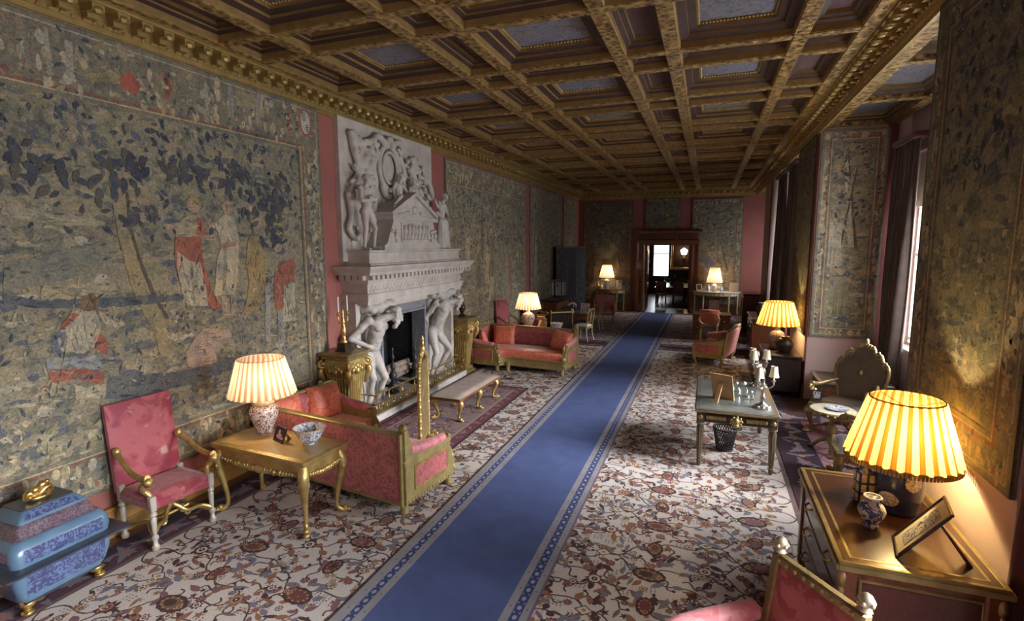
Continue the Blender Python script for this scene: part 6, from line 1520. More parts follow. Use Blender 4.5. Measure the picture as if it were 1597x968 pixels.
# ------------------------------------------------------------------ curtains
def curtain(label, x, y0, y1, z0, z1, mat, folds, tie=0.0, ax='y'):
    """velvet curtain hanging in the plane x = const, gathered to y1 lower down by tie"""
    t = thing('curtain', label, 'curtain', (x, y0, 0), 0, 'velvet curtains of the window bays')
    def fn(u, v):
        z = z0+(z1-z0)*v; w = (y1-y0); yy = u*w; g = tie*(1-v)**1.2
        yy = yy+g*(w-yy)*0.9; dd = .075*math.sin(u*folds*2*PI+.5*math.sin(v*4+u*9))*(.45+.55*(1-v))+.02*math.sin(u*folds*5.1+3*v)
        return (dd, yy, z)
    mb = MB(); mb.grid(fn, folds*10, 22); o = mb.build('drapery', MAT[mat], t, 70)
    md = o.modifiers.new('thickness', 'SOLIDIFY'); md.thickness = .012
    p = MB(); p.box(-.10, .10, -.05, y1-y0, z1, z1+.09, .02); p.build('pelmet', MAT['curtain_red'], t)
    return t
curtain('long brown velvet curtain drawn beside the bright window gap', 2.80, 9.36, 10.30, .06, 4.26, 'curtain', 8, .38)
curtain('brown velvet curtain on the near edge of the bay, hidden half by near pier', 2.80, 5.46, 5.85, .06, 4.26, 'curtain', 3)
curtain('dark curtain edge hanging at the far right corner of the picture', 1.76, 2.85, 3.63, .06, 4.5, 'curtain_red', 5)
k = 0
for (y0, y1, lab) in ((12.46, 13.2, 'tall dark curtain just past the second pier'), (13.75, 15.2, 'tall dark curtain in the middle of the far bay'), (15.6, 17.32, 'tall dark curtain at the end of the far bay'), (19.46, 20.1, 'last dark curtain beside the far right corner')):
    curtain(lab, 1.86, y0, y1, .05, 4.58, 'curtain', 5 if y1-y0 < .9 else 6)
# cross curtain leading edge that shows the window's white strip
# ------------------------------------------------------------------ right side, far to near
t = thing('cabinet', 'tall dark carved cabinet against the right wall beyond the lit lamp', 'cabinet', (1.30, 14.2, .0), -PI/2)
MB().box(-.75, .75, -.28, .3, .95, 1.0, .012).build('cabinet_top', MAT['ebony'], t); m = MB(); m.box(-.70, .70, -.25, .28, .08, .95, .008); m.build('carcass', MAT['mahogany'], t)
for i in (-1, 1):
    o = MB().box(i*.35-.30, i*.35+.30, -.268, -.245, .18, .88, .008).build('door', MAT['mahogany'], t); MB().box(i*.35-.2, i*.35+.2, -.278, -.26, .28, .78, .01).build('door_panel', MAT['ebony'], o); MB().ball((i*.08, -.28, .55), .02).build('knob', MAT['brass'], o, 60)
for sx in (-1, 1):
    for sy in (-.2, .24): MB().ball((sx*.62, sy, .045), (.05, .05, .045)).build('foot', MAT['ebony'], t, 60)
t = thing('cabinet', 'further dark cabinet on the right near the end wall', 'cabinet', (1.32, 18.4, .0), -PI/2)
MB().box(-.55, .55, -.25, .28, 1.15, 1.2, .012).build('cabinet_top', MAT['ebony'], t); MB().box(-.5, .5, -.22, .26, .05, 1.15, .008).build('carcass', MAT['mahogany'], t)
for i in (-1, 1):
    o = MB().box(i*.25-.22, i*.25+.22, -.24, -.21, .15, 1.08, .008).build('door', MAT['ebony'], t); MB().ball((i*.05, -.25, .6), .02).build('knob', MAT['brass'], o, 60)
for sx in (-1, 1): MB().box(sx*.45-.05, sx*.45+.05, -.2, .2, 0, .06).build('foot', MAT['ebony'], t)
vase('dark bronze vase on the carved cabinet beyond the lit lamp', (1.25, 13.95, 1.0), .34, 'bronze', .10, 'dark vases on the right')
# commode with lamp against second pier
t = thing('commode', 'black commode under the gold shaded lamp at the second pier', 'commode', (1.36, 10.95, .0), -PI/2)
MB().box(-.62, .62, -.32, .29, .72, .76, .012).build('commode_top', MAT['ebony'], t); MB().box(-.57, .57, -.27, .27, .10, .72, .01).build('carcass', MAT['ebony'], t)
for j in range(3):
    o = MB().box(-.52, .52, -.29, -.26, .13+j*.195, .31+j*.195, .008).build('drawer', MAT['mahogany'], t)
    for s in (-.3, .3): MB().ball((s, -.30, .22+j*.195), .018).build('knob', MAT['brass'], o, 60)
for sx in (-1, 1):
    for sy in (-1, 1): MB().box(sx*.5-.05, sx*.5+.05, sy*.2-.05, sy*.2+.05, 0, .11, .01).build('foot', MAT['ebony'], t)
def base5(t): jar(t, smoothprof([(.08, 0), (.10, .02), (.11, .08), (.135, .18), (.14, .26), (.10, .33), (.055, .36), (.05, .42)]), 'stone_jar' if 'stone_jar' in MAT else (MAT.__setitem__('stone_jar', china('brown figured jar', (.2, .15, .12), (.36, .28, .22), 14)) or 'stone_jar'))
lamp('gold pleated lamp on the black commode at the second pier', (1.30, 11.05, .76), .36, .235, .47, .90, base5, True, 46, 26)
t = thing('vase', 'squat dark jar right in front of the gold lamp on black commode', 'vase', (1.40, 10.72, .76), 0, 'dark vases on the right')
MB().lathe(smoothprof([(.09, 0), (.13, .08), (.15, .17), (.11, .25), (.07, .27), (.075, .30)]), n=20).build('vase_body', MAT['bronze'], t, 50); MB().lathe([(.016, .28), (.015, .46)], n=10).build('candle', MAT['pink_wax'], t)
# settee, dark writing table and needlework chair further back
t = thing('settee', 'gilt framed crimson armchair turned away at right, far side of the desk', 'armchair', (.24, 12.98, .0125), -PI/2-.24)
W2 = .60
s = MB(); s.box(-W2, W2, -.30, .22, .30, .42, .02); s.grid(lambda u, v: ((u-.5)*2*W2, -.30+v*.52, .418+.05*((1-(2*u-1)**8)*(1-(2*v-1)**6))**.4), 14, 10); s.build('seat', MAT['damask_orange'], t, 50)
f = MB(); f.box(-W2-.05, W2+.05, -.34, .32, .20, .30, .01)
b = MB(); b.M = RX(-.17); b.box(-W2, W2, .235, .285, .24, .84, .01); b.build('backrest', MAT['damask'], t)
f.M = RX(-.17)
f.tube([(-W2-.02, .26, .28), (-W2-.02, .26, .86), (-W2*.5, .26, .90), (0, .26, .97), (W2*.5, .26, .90), (W2+.02, .26, .86), (W2+.02, .26, .28)], .032, 8, 3); f.M = Matrix()
for k in range(15): f.ball((-W2+k*W2/7, -.35, .25), (.03, .015, .025), 6, 4)
f.build('gilt_frame', MAT['gilt_dull'], t)
for s_ in (-1, 1):
    a = MB(); a.prism([(-.34, .28), (.28, .28), (.34, .66), (.18, .60), (-.20, .55), (-.34, .5)], 'x', s_*(W2+.03)-.04, s_*(W2+.03)+.04); a.build('arm', MAT['gilt_dull'], t)
    p = MB(); p.box(s_*(W2+.075)-.006, s_*(W2+.075)+.006, -.27, .22, .33, .50, .003); p.build('arm_panel', MAT['damask'], t)
    p = MB(); p.tube([(s_*(W2+.03), -.32, .535), (s_*(W2+.03), -.1, .575), (s_*(W2+.03), .2, .63)], .045, 10, 3); p.build('arm_pad', MAT['damask'], t, 60)
for sx in (-1, 1):
    for sy in (-.28, .27): l = MB(); cabriole(l, sx*W2, sy, .24, sx*.5, np.sign(sy)*.6, .03, True, False); l.build('leg', MAT['gilt_dull'], t, 60)
t = thing('writing_table', 'dark kneehole writing table behind the turned crimson armchair', 'table', (.16, 16.1, .0125))
MB().box(-.52, .52, -.36, .36, .72, .765, .01).build('table_top', MAT['mahogany'], t); 
for s_ in (-1, 1):
    o = MB().box(s_*.36-.14, s_*.36+.14, -.33, .33, .04, .72, .008).build('drawer_pedestal', MAT['mahogany'], t)
    for j in range(3): MB().ball((s_*.36, -.345, .18+j*.2), .018).build('knob', MAT['brass'], o, 60)
MB().box(-.5, .5, -.34, .33, .60, .72, .006).build('frieze_drawer', MAT['mahogany'], t)
photo_frame('white dress photograph standing on the dark kneehole table', (.22, 16.1, .777), -.1, .32, .40, .2, 'mahogany', 'white_photo' if 'white_photo' in MAT else (MAT.__setitem__('white_photo', simple('pale photograph', (.7, .68, .64), (.45, .42, .4), 6, .5)) or 'white_photo'), .02)
o = tag(MB().box(-.16, .16, -.11, .11, 0, .035, .006).build('book', MAT['paper'], None), 'pale book lying on the dark kneehole table', 'book', None, (-.18, 15.95, .777), .2)
MB().box(-.165, .165, -.115, .115, .033, .039, .003).build('book_cover', MAT['leather_brown'], o)
t = thing('side_chair', 'chair with oval patterned back pushed to the dark kneehole table', 'chair', (.1, 15.3, .0125), PI)
MB().box(-.26, .26, -.25, .22, .38, .47, .03).build('seat', MAT['damask_orange'], t, 60)
MB().lathe([(.001, 0), (.2, 0), (.22, .02), (.2, .045), (.001, .05)], n=24, sx=1.15, sy=.72).build('padded_oval', MAT['china_blue'], t, 50); bb = t.children[-1]; bb.location = (0, .27, .72); bb.rotation_euler = (PI/2, 0, 0)
MB().tube([(.255*math.cos(a), .25, .72+.165*math.sin(a)) for a in np.linspace(0, 2*PI, 29)], .02, 8, cap=False).tube([(-.2, .23, .40), (-.2, .25, .62)], .02, 8).tube([(.2, .23, .40), (.2, .25, .62)], .02, 8).build('back_frame', MAT['gilt_dull'], t, 60)
for sx in (-1, 1):
    for sy in (-1, 1): MB().lathe([(.025, .39), (.02, .2), (.014, 0)], (sx*.21, sy*.2, 0), 8).build('leg', MAT['gilt_dull'], t)
# ------------------------------------------------------------------ desk with candelabra
t = thing('desk', 'dark green topped writing desk with bronze mounts and fluted legs', 'desk', (.40, 7.44, .0125), 0)
DX, DY, DH = .47, .80, .735
m = MB(); m.box(-DX, DX, -DY, DY, DH-.03, DH, .008); m.build('desk_top', MAT['desk_wood'] if 'desk_wood' in MAT else MAT.setdefault('desk_wood', wood('grey brown desk wood', (.055, .048, .04), (.10, .085, .065), .3)), t)
MB().box(-DX+.05, DX-.05, -DY+.05, DY-.05, DH-.002, DH+.002).build('leather_inset', MAT['leather_green'], t, 0)
m = MB(); m.box(-DX+.03, DX-.03, -DY+.03, DY-.03, DH-.16, DH-.03, .004); m.build('frieze', MAT['desk_wood'], t)
g = MB()
g.box(-DX-.006, DX+.006, -DY-.006, -DY+.004, DH-.03, DH-.01); g.box(-DX-.006, -DX+.004, -DY, DY, DH-.03, DH-.01); g.build('edge_moulding', MAT['gilt_dark'], t)
for x0, x1 in ((-DX+.12, -.10), (.10, DX-.12)):
    d = MB(); d.box(x0, x1, -DY+.02, -DY+.034, DH-.145, DH-.05, .004); o = d.build('drawer', MAT['ebony'], t)
    f = MB()
    for k in range(5): f.ball((x0+(x1-x0)*(k+.5)/5, -DY+.022, DH-.097), (.018, .01, .028), 7, 5); 
    for k in range(4): f.tube([(x0+(x1-x0)*(k+.55)/5+.012, -DY+.018, DH-.12), (x0+(x1-x0)*(k+1)/5, -DY+.014, DH-.075), (x0+(x1-x0)*(k+1.45)/5-.012, -DY+.018, DH-.12)], .006, 5, 3)
    f.build('mount', MAT['gilt_dull'], o, 60)
m = MB(); m.ball((0, -DY+.015, DH-.11), (.065, .03, .06)); m.ball((0, -DY-.005, DH-.10), (.03, .025, .04)); m.ball((0, -DY+.0, DH-.16), (.035, .02, .03))
for k in range(9): m.ball((.06*math.cos(k*.7), -DY+.005, DH-.11+.055*math.sin(k*.7)), .018, 6, 4)
m.build('mask_mount', MAT['gilt_dull'], t, 60)
for sx in (-1, 1):
    for sy in (-1, 1):
        x, y = sx*(DX-.065), sy*(DY-.065); l = MB(); l.box(x-.045, x+.045, y-.045, y+.045, DH-.165, DH-.03, .006); l.lathe([(.05, DH-.165), (.05, DH-.19), (.035, DH-.20), (.042, DH-.23), (.022, .08), (.03, .07), (.026, .02), (.018, 0)], (x, y, 0), 14); o = l.build('leg', MAT['desk_wood'], t)
        q = MB(); q.ball((x, y+sy*.047 if sy < 0 else y, DH-.10), (.03, .012, .03)); q.lathe([(.051, DH-.19), (.051, DH-.175)], (x, y, 0), 14); q.lathe([(.031, .068), (.031, .08)], (x, y, 0), 12)
        for k in range(8): q.tube([(x+.041*math.cos(k*PI/4), y+.041*math.sin(k*PI/4), DH-.24), (x+.025*math.cos(k*PI/4), y+.025*math.sin(k*PI/4), .10)], .004, 4)
        q.build('leg_mount', MAT['gilt_dark'], o, 60)
def candlelamp(label, loc):
    t = thing('candelabrum', label, 'candelabrum', loc, 0, 'silver shaded candelabra on the desk')
    b = MB(); b.lathe([(.11, 0), (.11, .012), (.085, .025), (.05, .05), (.025, .07), (.02, .10), (.035, .13), (.02, .16), (.015, .24), (.03, .28), (.018, .31), (.015, .42), (.02, .46), (.004, .50)], n=20)
    for k in range(8): b.ball((.075*math.cos(k*PI/4), .075*math.sin(k*PI/4), .02), (.025, .025, .018), 6, 5)
    tips = [(.11, 0), (-.06, .095), (-.06, -.095)]
    for x, y in tips: b.tube([(0, 0, .29), (x*.5, y*.5, .25), (x, y, .29), (x, y, .34)], .008, 6, 4); b.lathe([(.02, .335), (.028, .35), (.012, .36)], (x, y, 0), 10)
    b.build('stem', MAT['silver'], t, 60)
    for x, y in tips:
        MB().lathe([(.01, .36), (.01, .42)], (x, y, 0), 8).build('candle', MAT['wax'], t); MB().lathe([(.058, .40), (.045, .45), (.036, .53)], (x, y, 0), 18, cap=False).build('lamp_shade', MAT['candle_shade'] if 'candle_shade' in MAT else MAT.setdefault('candle_shade', simple('cream card shade', (.62, .56, .42), (.52, .46, .33), 5, .7)), t, 60)
candlelamp('silver candelabrum with little cream shades on the desk, nearer one', (.70, 6.95, .7495)); candlelamp('silver candelabrum with little cream shades on the desk, further one', (.72, 8.02, .7495))
photo_frame('large photo frame seen from behind on the desk, pale strut', (.27, 7.22, .7495), PI-.42, .28, .36, .30, 'pale_wood', 'bw', .03, back='pale_wood')
for i, (x, y, h, lab) in enumerate(((.52, 7.42, .20, 'tallest cut glass bottle on the desk'), (.60, 7.28, .12, 'small cut glass bottle on the desk, nearest the candelabrum'), (.44, 7.62, .14, 'cut glass bottle at the back of the desk'))):
    t = thing('glass_bottle', lab, 'bottle', (x, y, .7495), 0, 'cut glass bottles on the desk'); MB().lathe([(h*.2, 0), (h*.28, h*.05), (h*.28, h*.5), (h*.1, h*.66), (h*.1, h*.74)], n=10).build('bottle_body', MAT['crystal'], t, 30); MB().ball((0, 0, h*.87), h*.14, 8, 6).build('stopper', MAT['crystal_bright'], t, 60)
t = thing('waste_basket', 'black woven waste basket under the writing desk', 'basket', (.31, 7.35, .0135))
b = MB(); n = 26
for k in range(n):
    for s in (-1, 1):
        b.tube([((.10+.05*q)*math.cos(2*PI*k/n+s*q*.9), (.10+.05*q)*math.sin(2*PI*k/n+s*q*.9), .02+.28*q) for q in np.linspace(0, 1, 5)], .006, 5)
b.build('lattice', MAT['iron'], t, 60); r = MB()
for z, q in ((.012, .10), (.30, .152)): r.tube([(q*math.cos(a), q*math.sin(a), z) for a in np.linspace(0, 2*PI, 25)], .012, 6, cap=False)
r.build('hoop', MAT['iron'], t, 60); MB().lathe([(.10, .004), (.10, .012)], n=20).build('basket_bottom', MAT['iron'], t)
# ------------------------------------------------------------------ display case, carved chairs
t = thing('window_seat', 'low panelled grey wood case below the pier tapestry and window', 'case', (2.28, 9.86, 0))
m = MB(); m.box(-.52, .52, -.38, .42, .50, .55, .01); m.build('case_top', MAT['grey_wood'] if 'grey_wood' in MAT else MAT.setdefault('grey_wood', wood('grey brown wood', (.16, .11, .10), (.22, .16, .14), .4)), t)
MB().box(-.46, .46, -.32, .36, .552, .556).build('top_inset', MAT['leather_brown'], t, 0)
m = MB(); m.box(-.48, .48, -.34, .40, .06, .50, .008); m.build('carcass', MAT['grey_wood'], t)
for i in range(2): MB().box(-.44+i*.45, -.01+i*.45, -.355, -.335, .12, .44, .008).build('front_panel', MAT['mahogany'], t)
MB().box(-.5, .5, -.36, .41, 0, .06, .01).build('plinth', MAT['grey_wood'], t)
def carved_chair(label, loc, rz, back, seat):
    t = thing('carved_armchair', label, 'armchair', loc, rz, 'carved gilt baroque armchairs')
    G = MAT['gilt_dark']
    MB().grid(lambda u, v: ((u-.5)*(.66-.10*v), -.30+v*.58, .445+.055*((1-(2*u-1)**6)*(1-(2*v-1)**6))**.4), 14, 12).build('seat', MAT[seat], t, 60)
    f = MB(); f.prism([(-.34, -.32), (0, -.36), (.34, -.32), (.28, .30), (-.28, .30)], 'z', .37, .45); scrollwork(f, (-.30, -.335, .38), (.30, -.335, .38), 20, .04, .024, seed=5); f.ball((0, -.355, .35), (.07, .03, .05))
    for sx in (-1, 1): scrollwork(f, (sx*.335, -.28, .38), (sx*.29, .28, .38), 16, .03, .02, seed=6)
    f.build('carved_rail', MAT['gilt_mid'] if 'gilt_mid' in MAT else MAT.setdefault('gilt_mid', gilt('aged gilt', (.42, .31, .14), (.18, .12, .05), .38, .7, 26, .6)), t, 60)
    M = RX(-.20); out = [(-.24, .50), (-.27, .62), (-.33, .78), (-.35, .95), (-.32, 1.06), (-.25, 1.12), (-.22, 1.20), (-.14, 1.22), (-.11, 1.29), (0, 1.34), (.11, 1.29), (.14, 1.22), (.22, 1.20), (.25, 1.12), (.32, 1.06), (.35, .95), (.33, .78), (.27, .62), (.24, .50), (0, .47)]
    b = MB(M); b.prism([(p[0]*.95, .5+(p[1]-.5)*.97) for p in out], 'y', .20, .255); b.build('backrest', MAT[back], t, 30)
    fr = MB(M); Q = cr([(p[0], .225, p[1]) for p in out+out[:1]], 4); fr.tube(Q, .026, 8, cap=False)
    for sx in (-1, 1):
        fr.tube(spiral((sx*.20, .215, 1.19), .055, 1.2, 'xz', 16, sx, PI/2), .018, 7); fr.tube(spiral((sx*.31, .215, 1.06), .05, 1.2, 'xz', 16, sx, PI/2), .018, 7)
        fr.tube([(sx*.24, .225, .52), (sx*.23, .225, .36)], .035, 8)
    for k in range(7): fr.ball(((k-3)*.035, .215, 1.33-.012*abs(k-3)), (.03, .03, .04), 7, 5)
    fr.ball((0, .215, 1.38), (.035, .03, .05)); fr.ball((0, .20, .92), (.03, .02, .045)); fr.build('back_frame', MAT['gilt_mid'], t, 60)
    for sx in (-1, 1):
        a = MB(); a.tube([(sx*.27, .30, .72), (sx*.33, .16, .69), (sx*.38, -.04, .67), (sx*.38, -.20, .71)], [.025, .03, .034, .036], 9, 5); a.tube(spiral((sx*.38, -.21, .655), .058, 1.35, 'yz', 20, -1, PI/2), .028, 8)
        a.tube([(sx*.38, -.16, .63), (sx*.40, -.10, .56), (sx*.36, -.10, .49), (sx*.33, -.16, .43)], [.03, .034, .03, .036], 8, 4); a.ball((sx*.37, -.12, .57), (.04, .045, .06)); a.ball((sx*.34, -.17, .46), (.045, .05, .05)); a.build('arm', MAT['gilt_mid'], t, 60)
        for sy in (-.28, .26): l = MB(); cabriole(l, sx*(.31 if sy < 0 else .26), sy, .40, sx*.6, np.sign(sy)*.65, .034); l.build('leg', MAT['gilt_mid'], t, 60)
    s = MB(); s.tube([(-.28, -.24, .10), (0, 0, .16), (.24, .22, .10)], .018, 7, 3).tube([(.28, -.24, .10), (0, 0, .16), (-.24, .22, .10)], .018, 7, 3); s.ball((0, 0, .17), (.04, .04, .04)); s.build('stretcher', MAT['gilt_mid'], t, 60)
    return t
carved_chair('carved gilt armchair with tall shaped dark leather back facing us', (1.92, 8.52, .019), -.68, 'leather_brown', 'leather_brown')
carved_chair('carved gilt armchair with grey silk seat, half hidden by the big lamp', (1.78, 6.72, .019), -PI/2-.12, 'leather_brown', 'grey_silk')
t = thing('pedestal_table', 'small gilt table with cream top between the two carved armchairs', 'table', (1.62, 7.72, .019))
MB().lathe([(.25, .55), (.27, .56), (.27, .58), (.25, .585)], n=28).build('table_top', MAT['cream_silk'], t); p = MB(); p.tube([(.27*math.cos(a), .27*math.sin(a), .565) for a in np.linspace(0, 2*PI, 33)], .02, 7, cap=False)
for k in range(22): p.ball((.28*math.cos(k*2*PI/22), .28*math.sin(k*2*PI/22), .55), (.022, .022, .024), 6, 4)
p.build('carved_edge', MAT['gilt_mid'], t, 60); MB().lathe([(.03, .1), (.05, .16), (.03, .22), (.06, .32), (.03, .40), (.05, .54)], n=14).build('column', MAT['gilt_mid'], t, 50)
for k in range(3):
    l = MB(); a = k*2*PI/3+.4; l.tube([(.02*math.cos(a), .02*math.sin(a), .18), (.14*math.cos(a), .14*math.sin(a), .12), (.24*math.cos(a), .24*math.sin(a), .02)], [.03, .024, .02], 8, 4); l.ball((.25*math.cos(a), .25*math.sin(a), .022), (.035, .035, .022)); l.build('foot', MAT['gilt_mid'], t, 60)
t = thing('plate', 'white china plate on the small cream topped table', 'plate', (1.66, 7.70, .604))
MB().lathe([(.06, 0), (.065, .006), (.13, .02), (.132, .023), (.065, .011), (.001, .009)], n=28, cap=False).build('plate_body', MAT['china_blue'], t, 50); MB().lathe([(.055, .0005), (.055, .004)], n=24).build('foot_ring', MAT['porcelain'], t)
photo_frame('tiny black framed photo standing on the seat of dark backed chair', (1.55, 8.44, .518), -.3, .13, .14, .2, 'ebony', 'bw', 0)
# ------------------------------------------------------------------ near commode, lamp, vases, frame
t = thing('commode', 'polished brown inlaid commode with gilt edges at near right', 'commode', (1.225, 4.16, .0125), -PI/2)
CXH, CYH, CH = .72, .415, .8475        # local x along the wall, y towards it
m = MB(); m.box(-CXH, CXH, -CYH, CYH, CH-.035, CH, .01); m.build('commode_top', MAT['veneer'], t)
g = MB()
for q in ((-CXH, CXH, -CYH, -CYH+.03), (-CXH, CXH, CYH-.03, CYH), (-CXH, -CXH+.03, -CYH, CYH), (CXH-.03, CXH, -CYH, CYH)): g.box(*q, CH-.03, CH+.003, .004)
for q in ((-CXH+.07, CXH-.07, -CYH+.07, -CYH+.085), (-CXH+.07, CXH-.07, CYH-.085, CYH-.07), (-CXH+.07, -CXH+.085, -CYH+.07, CYH-.07), (CXH-.085, CXH-.07, -CYH+.07, CYH-.07)): g.box(*q, CH-.002, CH+.0015)
for q in ((-CXH-.012, CXH+.012, -CYH-.012, -CYH), (-CXH-.012, CXH+.012, CYH, CYH+.012), (-CXH-.012, -CXH, -CYH, CYH), (CXH, CXH+.012, -CYH, CYH)): g.box(*q, CH-.05, CH-.012, .004)
g.build('gilt_edge', MAT['gilt_dull'], t)
m = MB(); m.box(-CXH+.05, CXH-.05, -CYH+.05, CYH-.02, .10, CH-.035, .01); m.build('carcass', MAT['mahogany'], t)
for sx in (-1, 1):
    p = MB(); p.box(sx*(CXH-.052)-.008, sx*(CXH-.052)+.008, -CYH+.14, CYH-.11, .2, CH-.13, .005); p.build('side_panel', MAT['side_red'] if 'side_red' in MAT else MAT.setdefault('side_red', wood('red brown panel', (.085, .03, .025), (.13, .05, .04), .3)), t)
    p = MB()
    for q in ((-CYH+.12, CYH-.09, .18, .2), (-CYH+.12, CYH-.09, CH-.13, CH-.11), (-CYH+.12, -CYH+.14, .18, CH-.11), (CYH-.11, CYH-.09, .18, CH-.11)): p.box(sx*(CXH-.05)-.012, sx*(CXH-.05)+.012, *q, .004)
    p.build('panel_moulding', MAT['gilt_dark'], t)
for j in range(3):
    o = MB().box(-CXH+.12, CXH-.12, -CYH+.03, -CYH+.055, .15+j*.21, .34+j*.21, .008).build('drawer', MAT['veneer'], t)
    for s in (-.35, .35): MB().tube([(s-.06, -CYH+.03, .26+j*.21), (s-.04, -CYH, .24+j*.21), (s+.04, -CYH, .24+j*.21), (s+.06, -CYH+.03, .26+j*.21)], .008, 6, 3).build('handle', MAT['brass'], o, 60)
for sx in (-1, 1):
    for sy in (-1, 1):
        x, y = sx*(CXH-.06), sy*(CYH-.06); l = MB(); l.box(x-.045, x+.045, y-.045, y+.045, .09, CH-.05, .012); l.lathe([(.035, .1), (.05, .08), (.045, .03), (.03, 0)], (x, y, 0), 10); l.build('leg', MAT['mahogany'], t)
        if sx > 0 and sy < 0 or True:
            q = MB(); q.ball((x+sx*.03, y+sy*.03, CH-.12), (.03, .03, .06)); q.ball((x+sx*.032, y+sy*.032, CH-.2), (.02, .02, .05)); q.build('corner_mount', MAT['gilt_dark'], t, 60)
def base6(t):
    jar(t, smoothprof([(.115, 0), (.125, .01), (.13, .03), (.148, .15), (.155, .28), (.15, .345), (.11, .372), (.07, .376)], 4), 'cobalt')
    MB().lathe([(.148, .345), (.125, .372), (.075, .378), (.07, .384), (.001, .384)], n=28, cap=False).build('white_shoulder', MAT['china_grey'] if 'china_grey' in MAT else MAT.setdefault('china_grey', china('grey white glaze', (.6, .58, .54), (.38, .38, .42), 10)), t, 50)
    for a, z, w, h in ((-1.30, .26, .055, .06), (-2.25, .12, .065, .05), (.3, .2, .06, .06)):
        V = []; n = 18
        for k in range(n):
            dx, dz = w*math.cos(2*PI*k/n), h*math.sin(2*PI*k/n); zz = z+dz; r = .1575 if zz > .2 else .1535 if zz > .14 else .149; aa = a+dx/r; V.append((r*math.cos(aa), r*math.sin(aa), zz))
        r = .158; V.append((r*math.cos(a), r*math.sin(a), z)); R_ = MB().add(V, [(k, (k+1) % n, n) for k in range(n)])
        R_.build('white_reserve', MAT['reserve'] if 'reserve' in MAT else MAT.setdefault('reserve', china('painted white reserve', (.62, .60, .52), (.25, .25, .24), 26, .5, .56)), t, 0)
lamp('large gold pleated lamp with fringe on cobalt blue jar at near right', (1.34, 4.30, .86), .335, .215, .40, .815, base6, True, 54, 26, fringe=True)
t = thing('vase', 'small blue and white vase in front of the cobalt lamp jar', 'vase', (1.10, 3.97, .863), 0, 'blue and white vases on the near commode')
MB().lathe(smoothprof([(.048, 0), (.05, .012), (.045, .03), (.075, .085), (.082, .12), (.065, .155), (.042, .175), (.042, .19), (.052, .205)]), n=26).build('vase_body', MAT['china_navy'] if 'china_navy' in MAT else MAT.setdefault('china_navy', china('navy figured china', (.58, .56, .50), (.05, .07, .2), 13, .44, .48)), t, 50)
MB().tube([(.05*math.cos(a), .05*math.sin(a), .207) for a in np.linspace(0, 2*PI, 25)], .007, 6, cap=False).build('rim', MAT['porcelain'], t, 60)
t = thing('bottle', 'tall square blue and yellow bottle behind the small vase', 'bottle', (1.14, 4.34, .863), .2)
b = MB(); b.box(-.055, .055, -.055, .055, 0, .25, .014); b.lathe([(.05, .245), (.03, .27), (.022, .29), (.022, .31), (.034, .33)], n=16); b.build('bottle_body', MAT['cobalt'], t, 50)
q = MB()
for z in (.05, .125, .20):
    for a in range(4):
        q.M = RZ(a*PI/2)
        for s in (-1, 1): q.box(s*.026-.018, s*.026+.018, -.0575, -.054, z-.028, z+.028, .006)
q.build('yellow_panel', MAT['yellow_glaze'] if 'yellow_glaze' in MAT else MAT.setdefault('yellow_glaze', china('yellow white panel', (.62, .54, .36), (.5, .38, .14), 20)), t); MB().lathe([(.034, .33), (.036, .335), (.03, .34), (.001, .34)], n=14).build('lip', MAT['porcelain'], t)
photo_frame('cream mounted photo in thin black frame tilted on the near commode', (1.165, 3.74, .8635), -PI/2-.2, .28, .42, .62, 'ebony', 'bw', .055)
# ------------------------------------------------------------------ chair in the foreground
t = thing('armchair', 'crimson armchair with gilt studded back cut off by the bottom edge', 'armchair', (.30, 2.55, .0125), -.907)
s = MB(); s.grid(lambda u, v: ((u-.5)*.58, -.28+v*.52, .44+.06*((1-(2*u-1)**6)*(1-(2*v-1)**6))**.4), 12, 12); s.box(-.29, .29, -.28, .24, .34, .445, .012); s.build('seat', MAT['silk_red'], t, 60)
M = RX(-.13); b = MB(M)
for sg in (-1, 1): b.grid(lambda u, v: ((u-.5)*.46, .195+sg*(.012+.02*((1-(2*u-1)**6)*(1-(2*v-1)**6))**.5), .50+v*.60), 10, 12, flip=sg > 0)
b.box(-.23, .23, .185, .205, .5, 1.10); b.build('backrest', MAT['silk_red'], t, 50)
f = MB(M); f.box(-.265, .265, .165, .225, 1.09, 1.145, .012); 
for x in (-.265, .215): f.box(x, x+.05, .165, .225, .42, 1.145, .01)
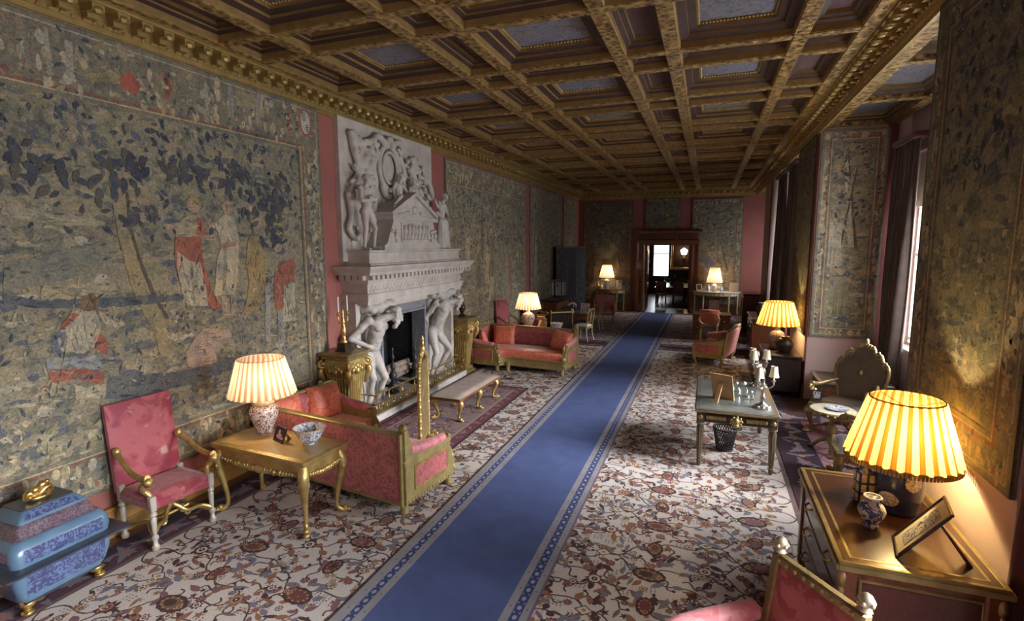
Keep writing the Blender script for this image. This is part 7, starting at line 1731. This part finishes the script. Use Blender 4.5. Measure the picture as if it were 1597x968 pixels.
f.box(-.24, .24, .17, .22, .47, .51, .01); f.build('back_frame', MAT['gilt_dark'], t)
q = MB(M)
for k in range(9): q.ball((-.21+.42*k/8, .163, 1.118), (.012, .008, .012), 6, 4)
q.build('stud_row', MAT['gilt'], t, 60)
for sx in (-1, 1):
    q = MB(M); q.lathe([(.02, 1.145), (.034, 1.155), (.02, 1.17), (.03, 1.185), (.036, 1.205), (.022, 1.225), (.004, 1.235)], (sx*.24, .195, 0), 12)
    for k in range(6): q.ball((sx*.24+.03*math.cos(k), .195+.03*math.sin(k), 1.19), .014, 6, 4)
    q.build('finial', MAT['finial_gilt'] if 'finial_gilt' in MAT else MAT.setdefault('finial_gilt', gilt('worn silvered gilt', (.66, .58, .42), (.4, .33, .2), .35, .6, 20, .3)), t, 60)
    a = MB(); a.tube([(sx*.285, .24, .775), (sx*.29, .05, .775), (sx*.29, -.20, .775), (sx*.29, -.29, .77)], [.052, .058, .06, .05], 12, 4); a.build('arm_pad', MAT['pink_silk'], t, 60)
    a = MB(); a.box(sx*.29-.02, sx*.29+.02, -.28, .28, .68, .73, .008); a.tube([(sx*.29, -.24, .70), (sx*.30, -.20, .58), (sx*.28, -.22, .45)], .026, 8, 3); a.build('arm', MAT['gilt_dark'], t)
    for sy in (-.25, .22): l = MB(); l.box(sx*.26-.025, sx*.26+.025, sy-.025, sy+.025, .30, .46, .006); l.lathe([(.02, .3), (.032, .27), (.018, .24), (.024, .15), (.015, .05), (.03, .03), (.025, 0)], (sx*.26, sy, 0), 10); l.build('leg', MAT['gilt_dark'], t)
# ------------------------------------------------------------------ view
sc.view_settings.view_transform = 'Standard'; sc.view_settings.look = 'None'; sc.view_settings.gamma = 1; sc.view_settings.use_curve_mapping = False
sc.view_settings.exposure = 0.08
try:
    sc.cycles.max_bounces = 8; sc.cycles.diffuse_bounces = 4; sc.cycles.glossy_bounces = 3; sc.cycles.transmission_bounces = 6; sc.cycles.transparent_max_bounces = 8; sc.cycles.sample_clamp_indirect = 6
except Exception: pass
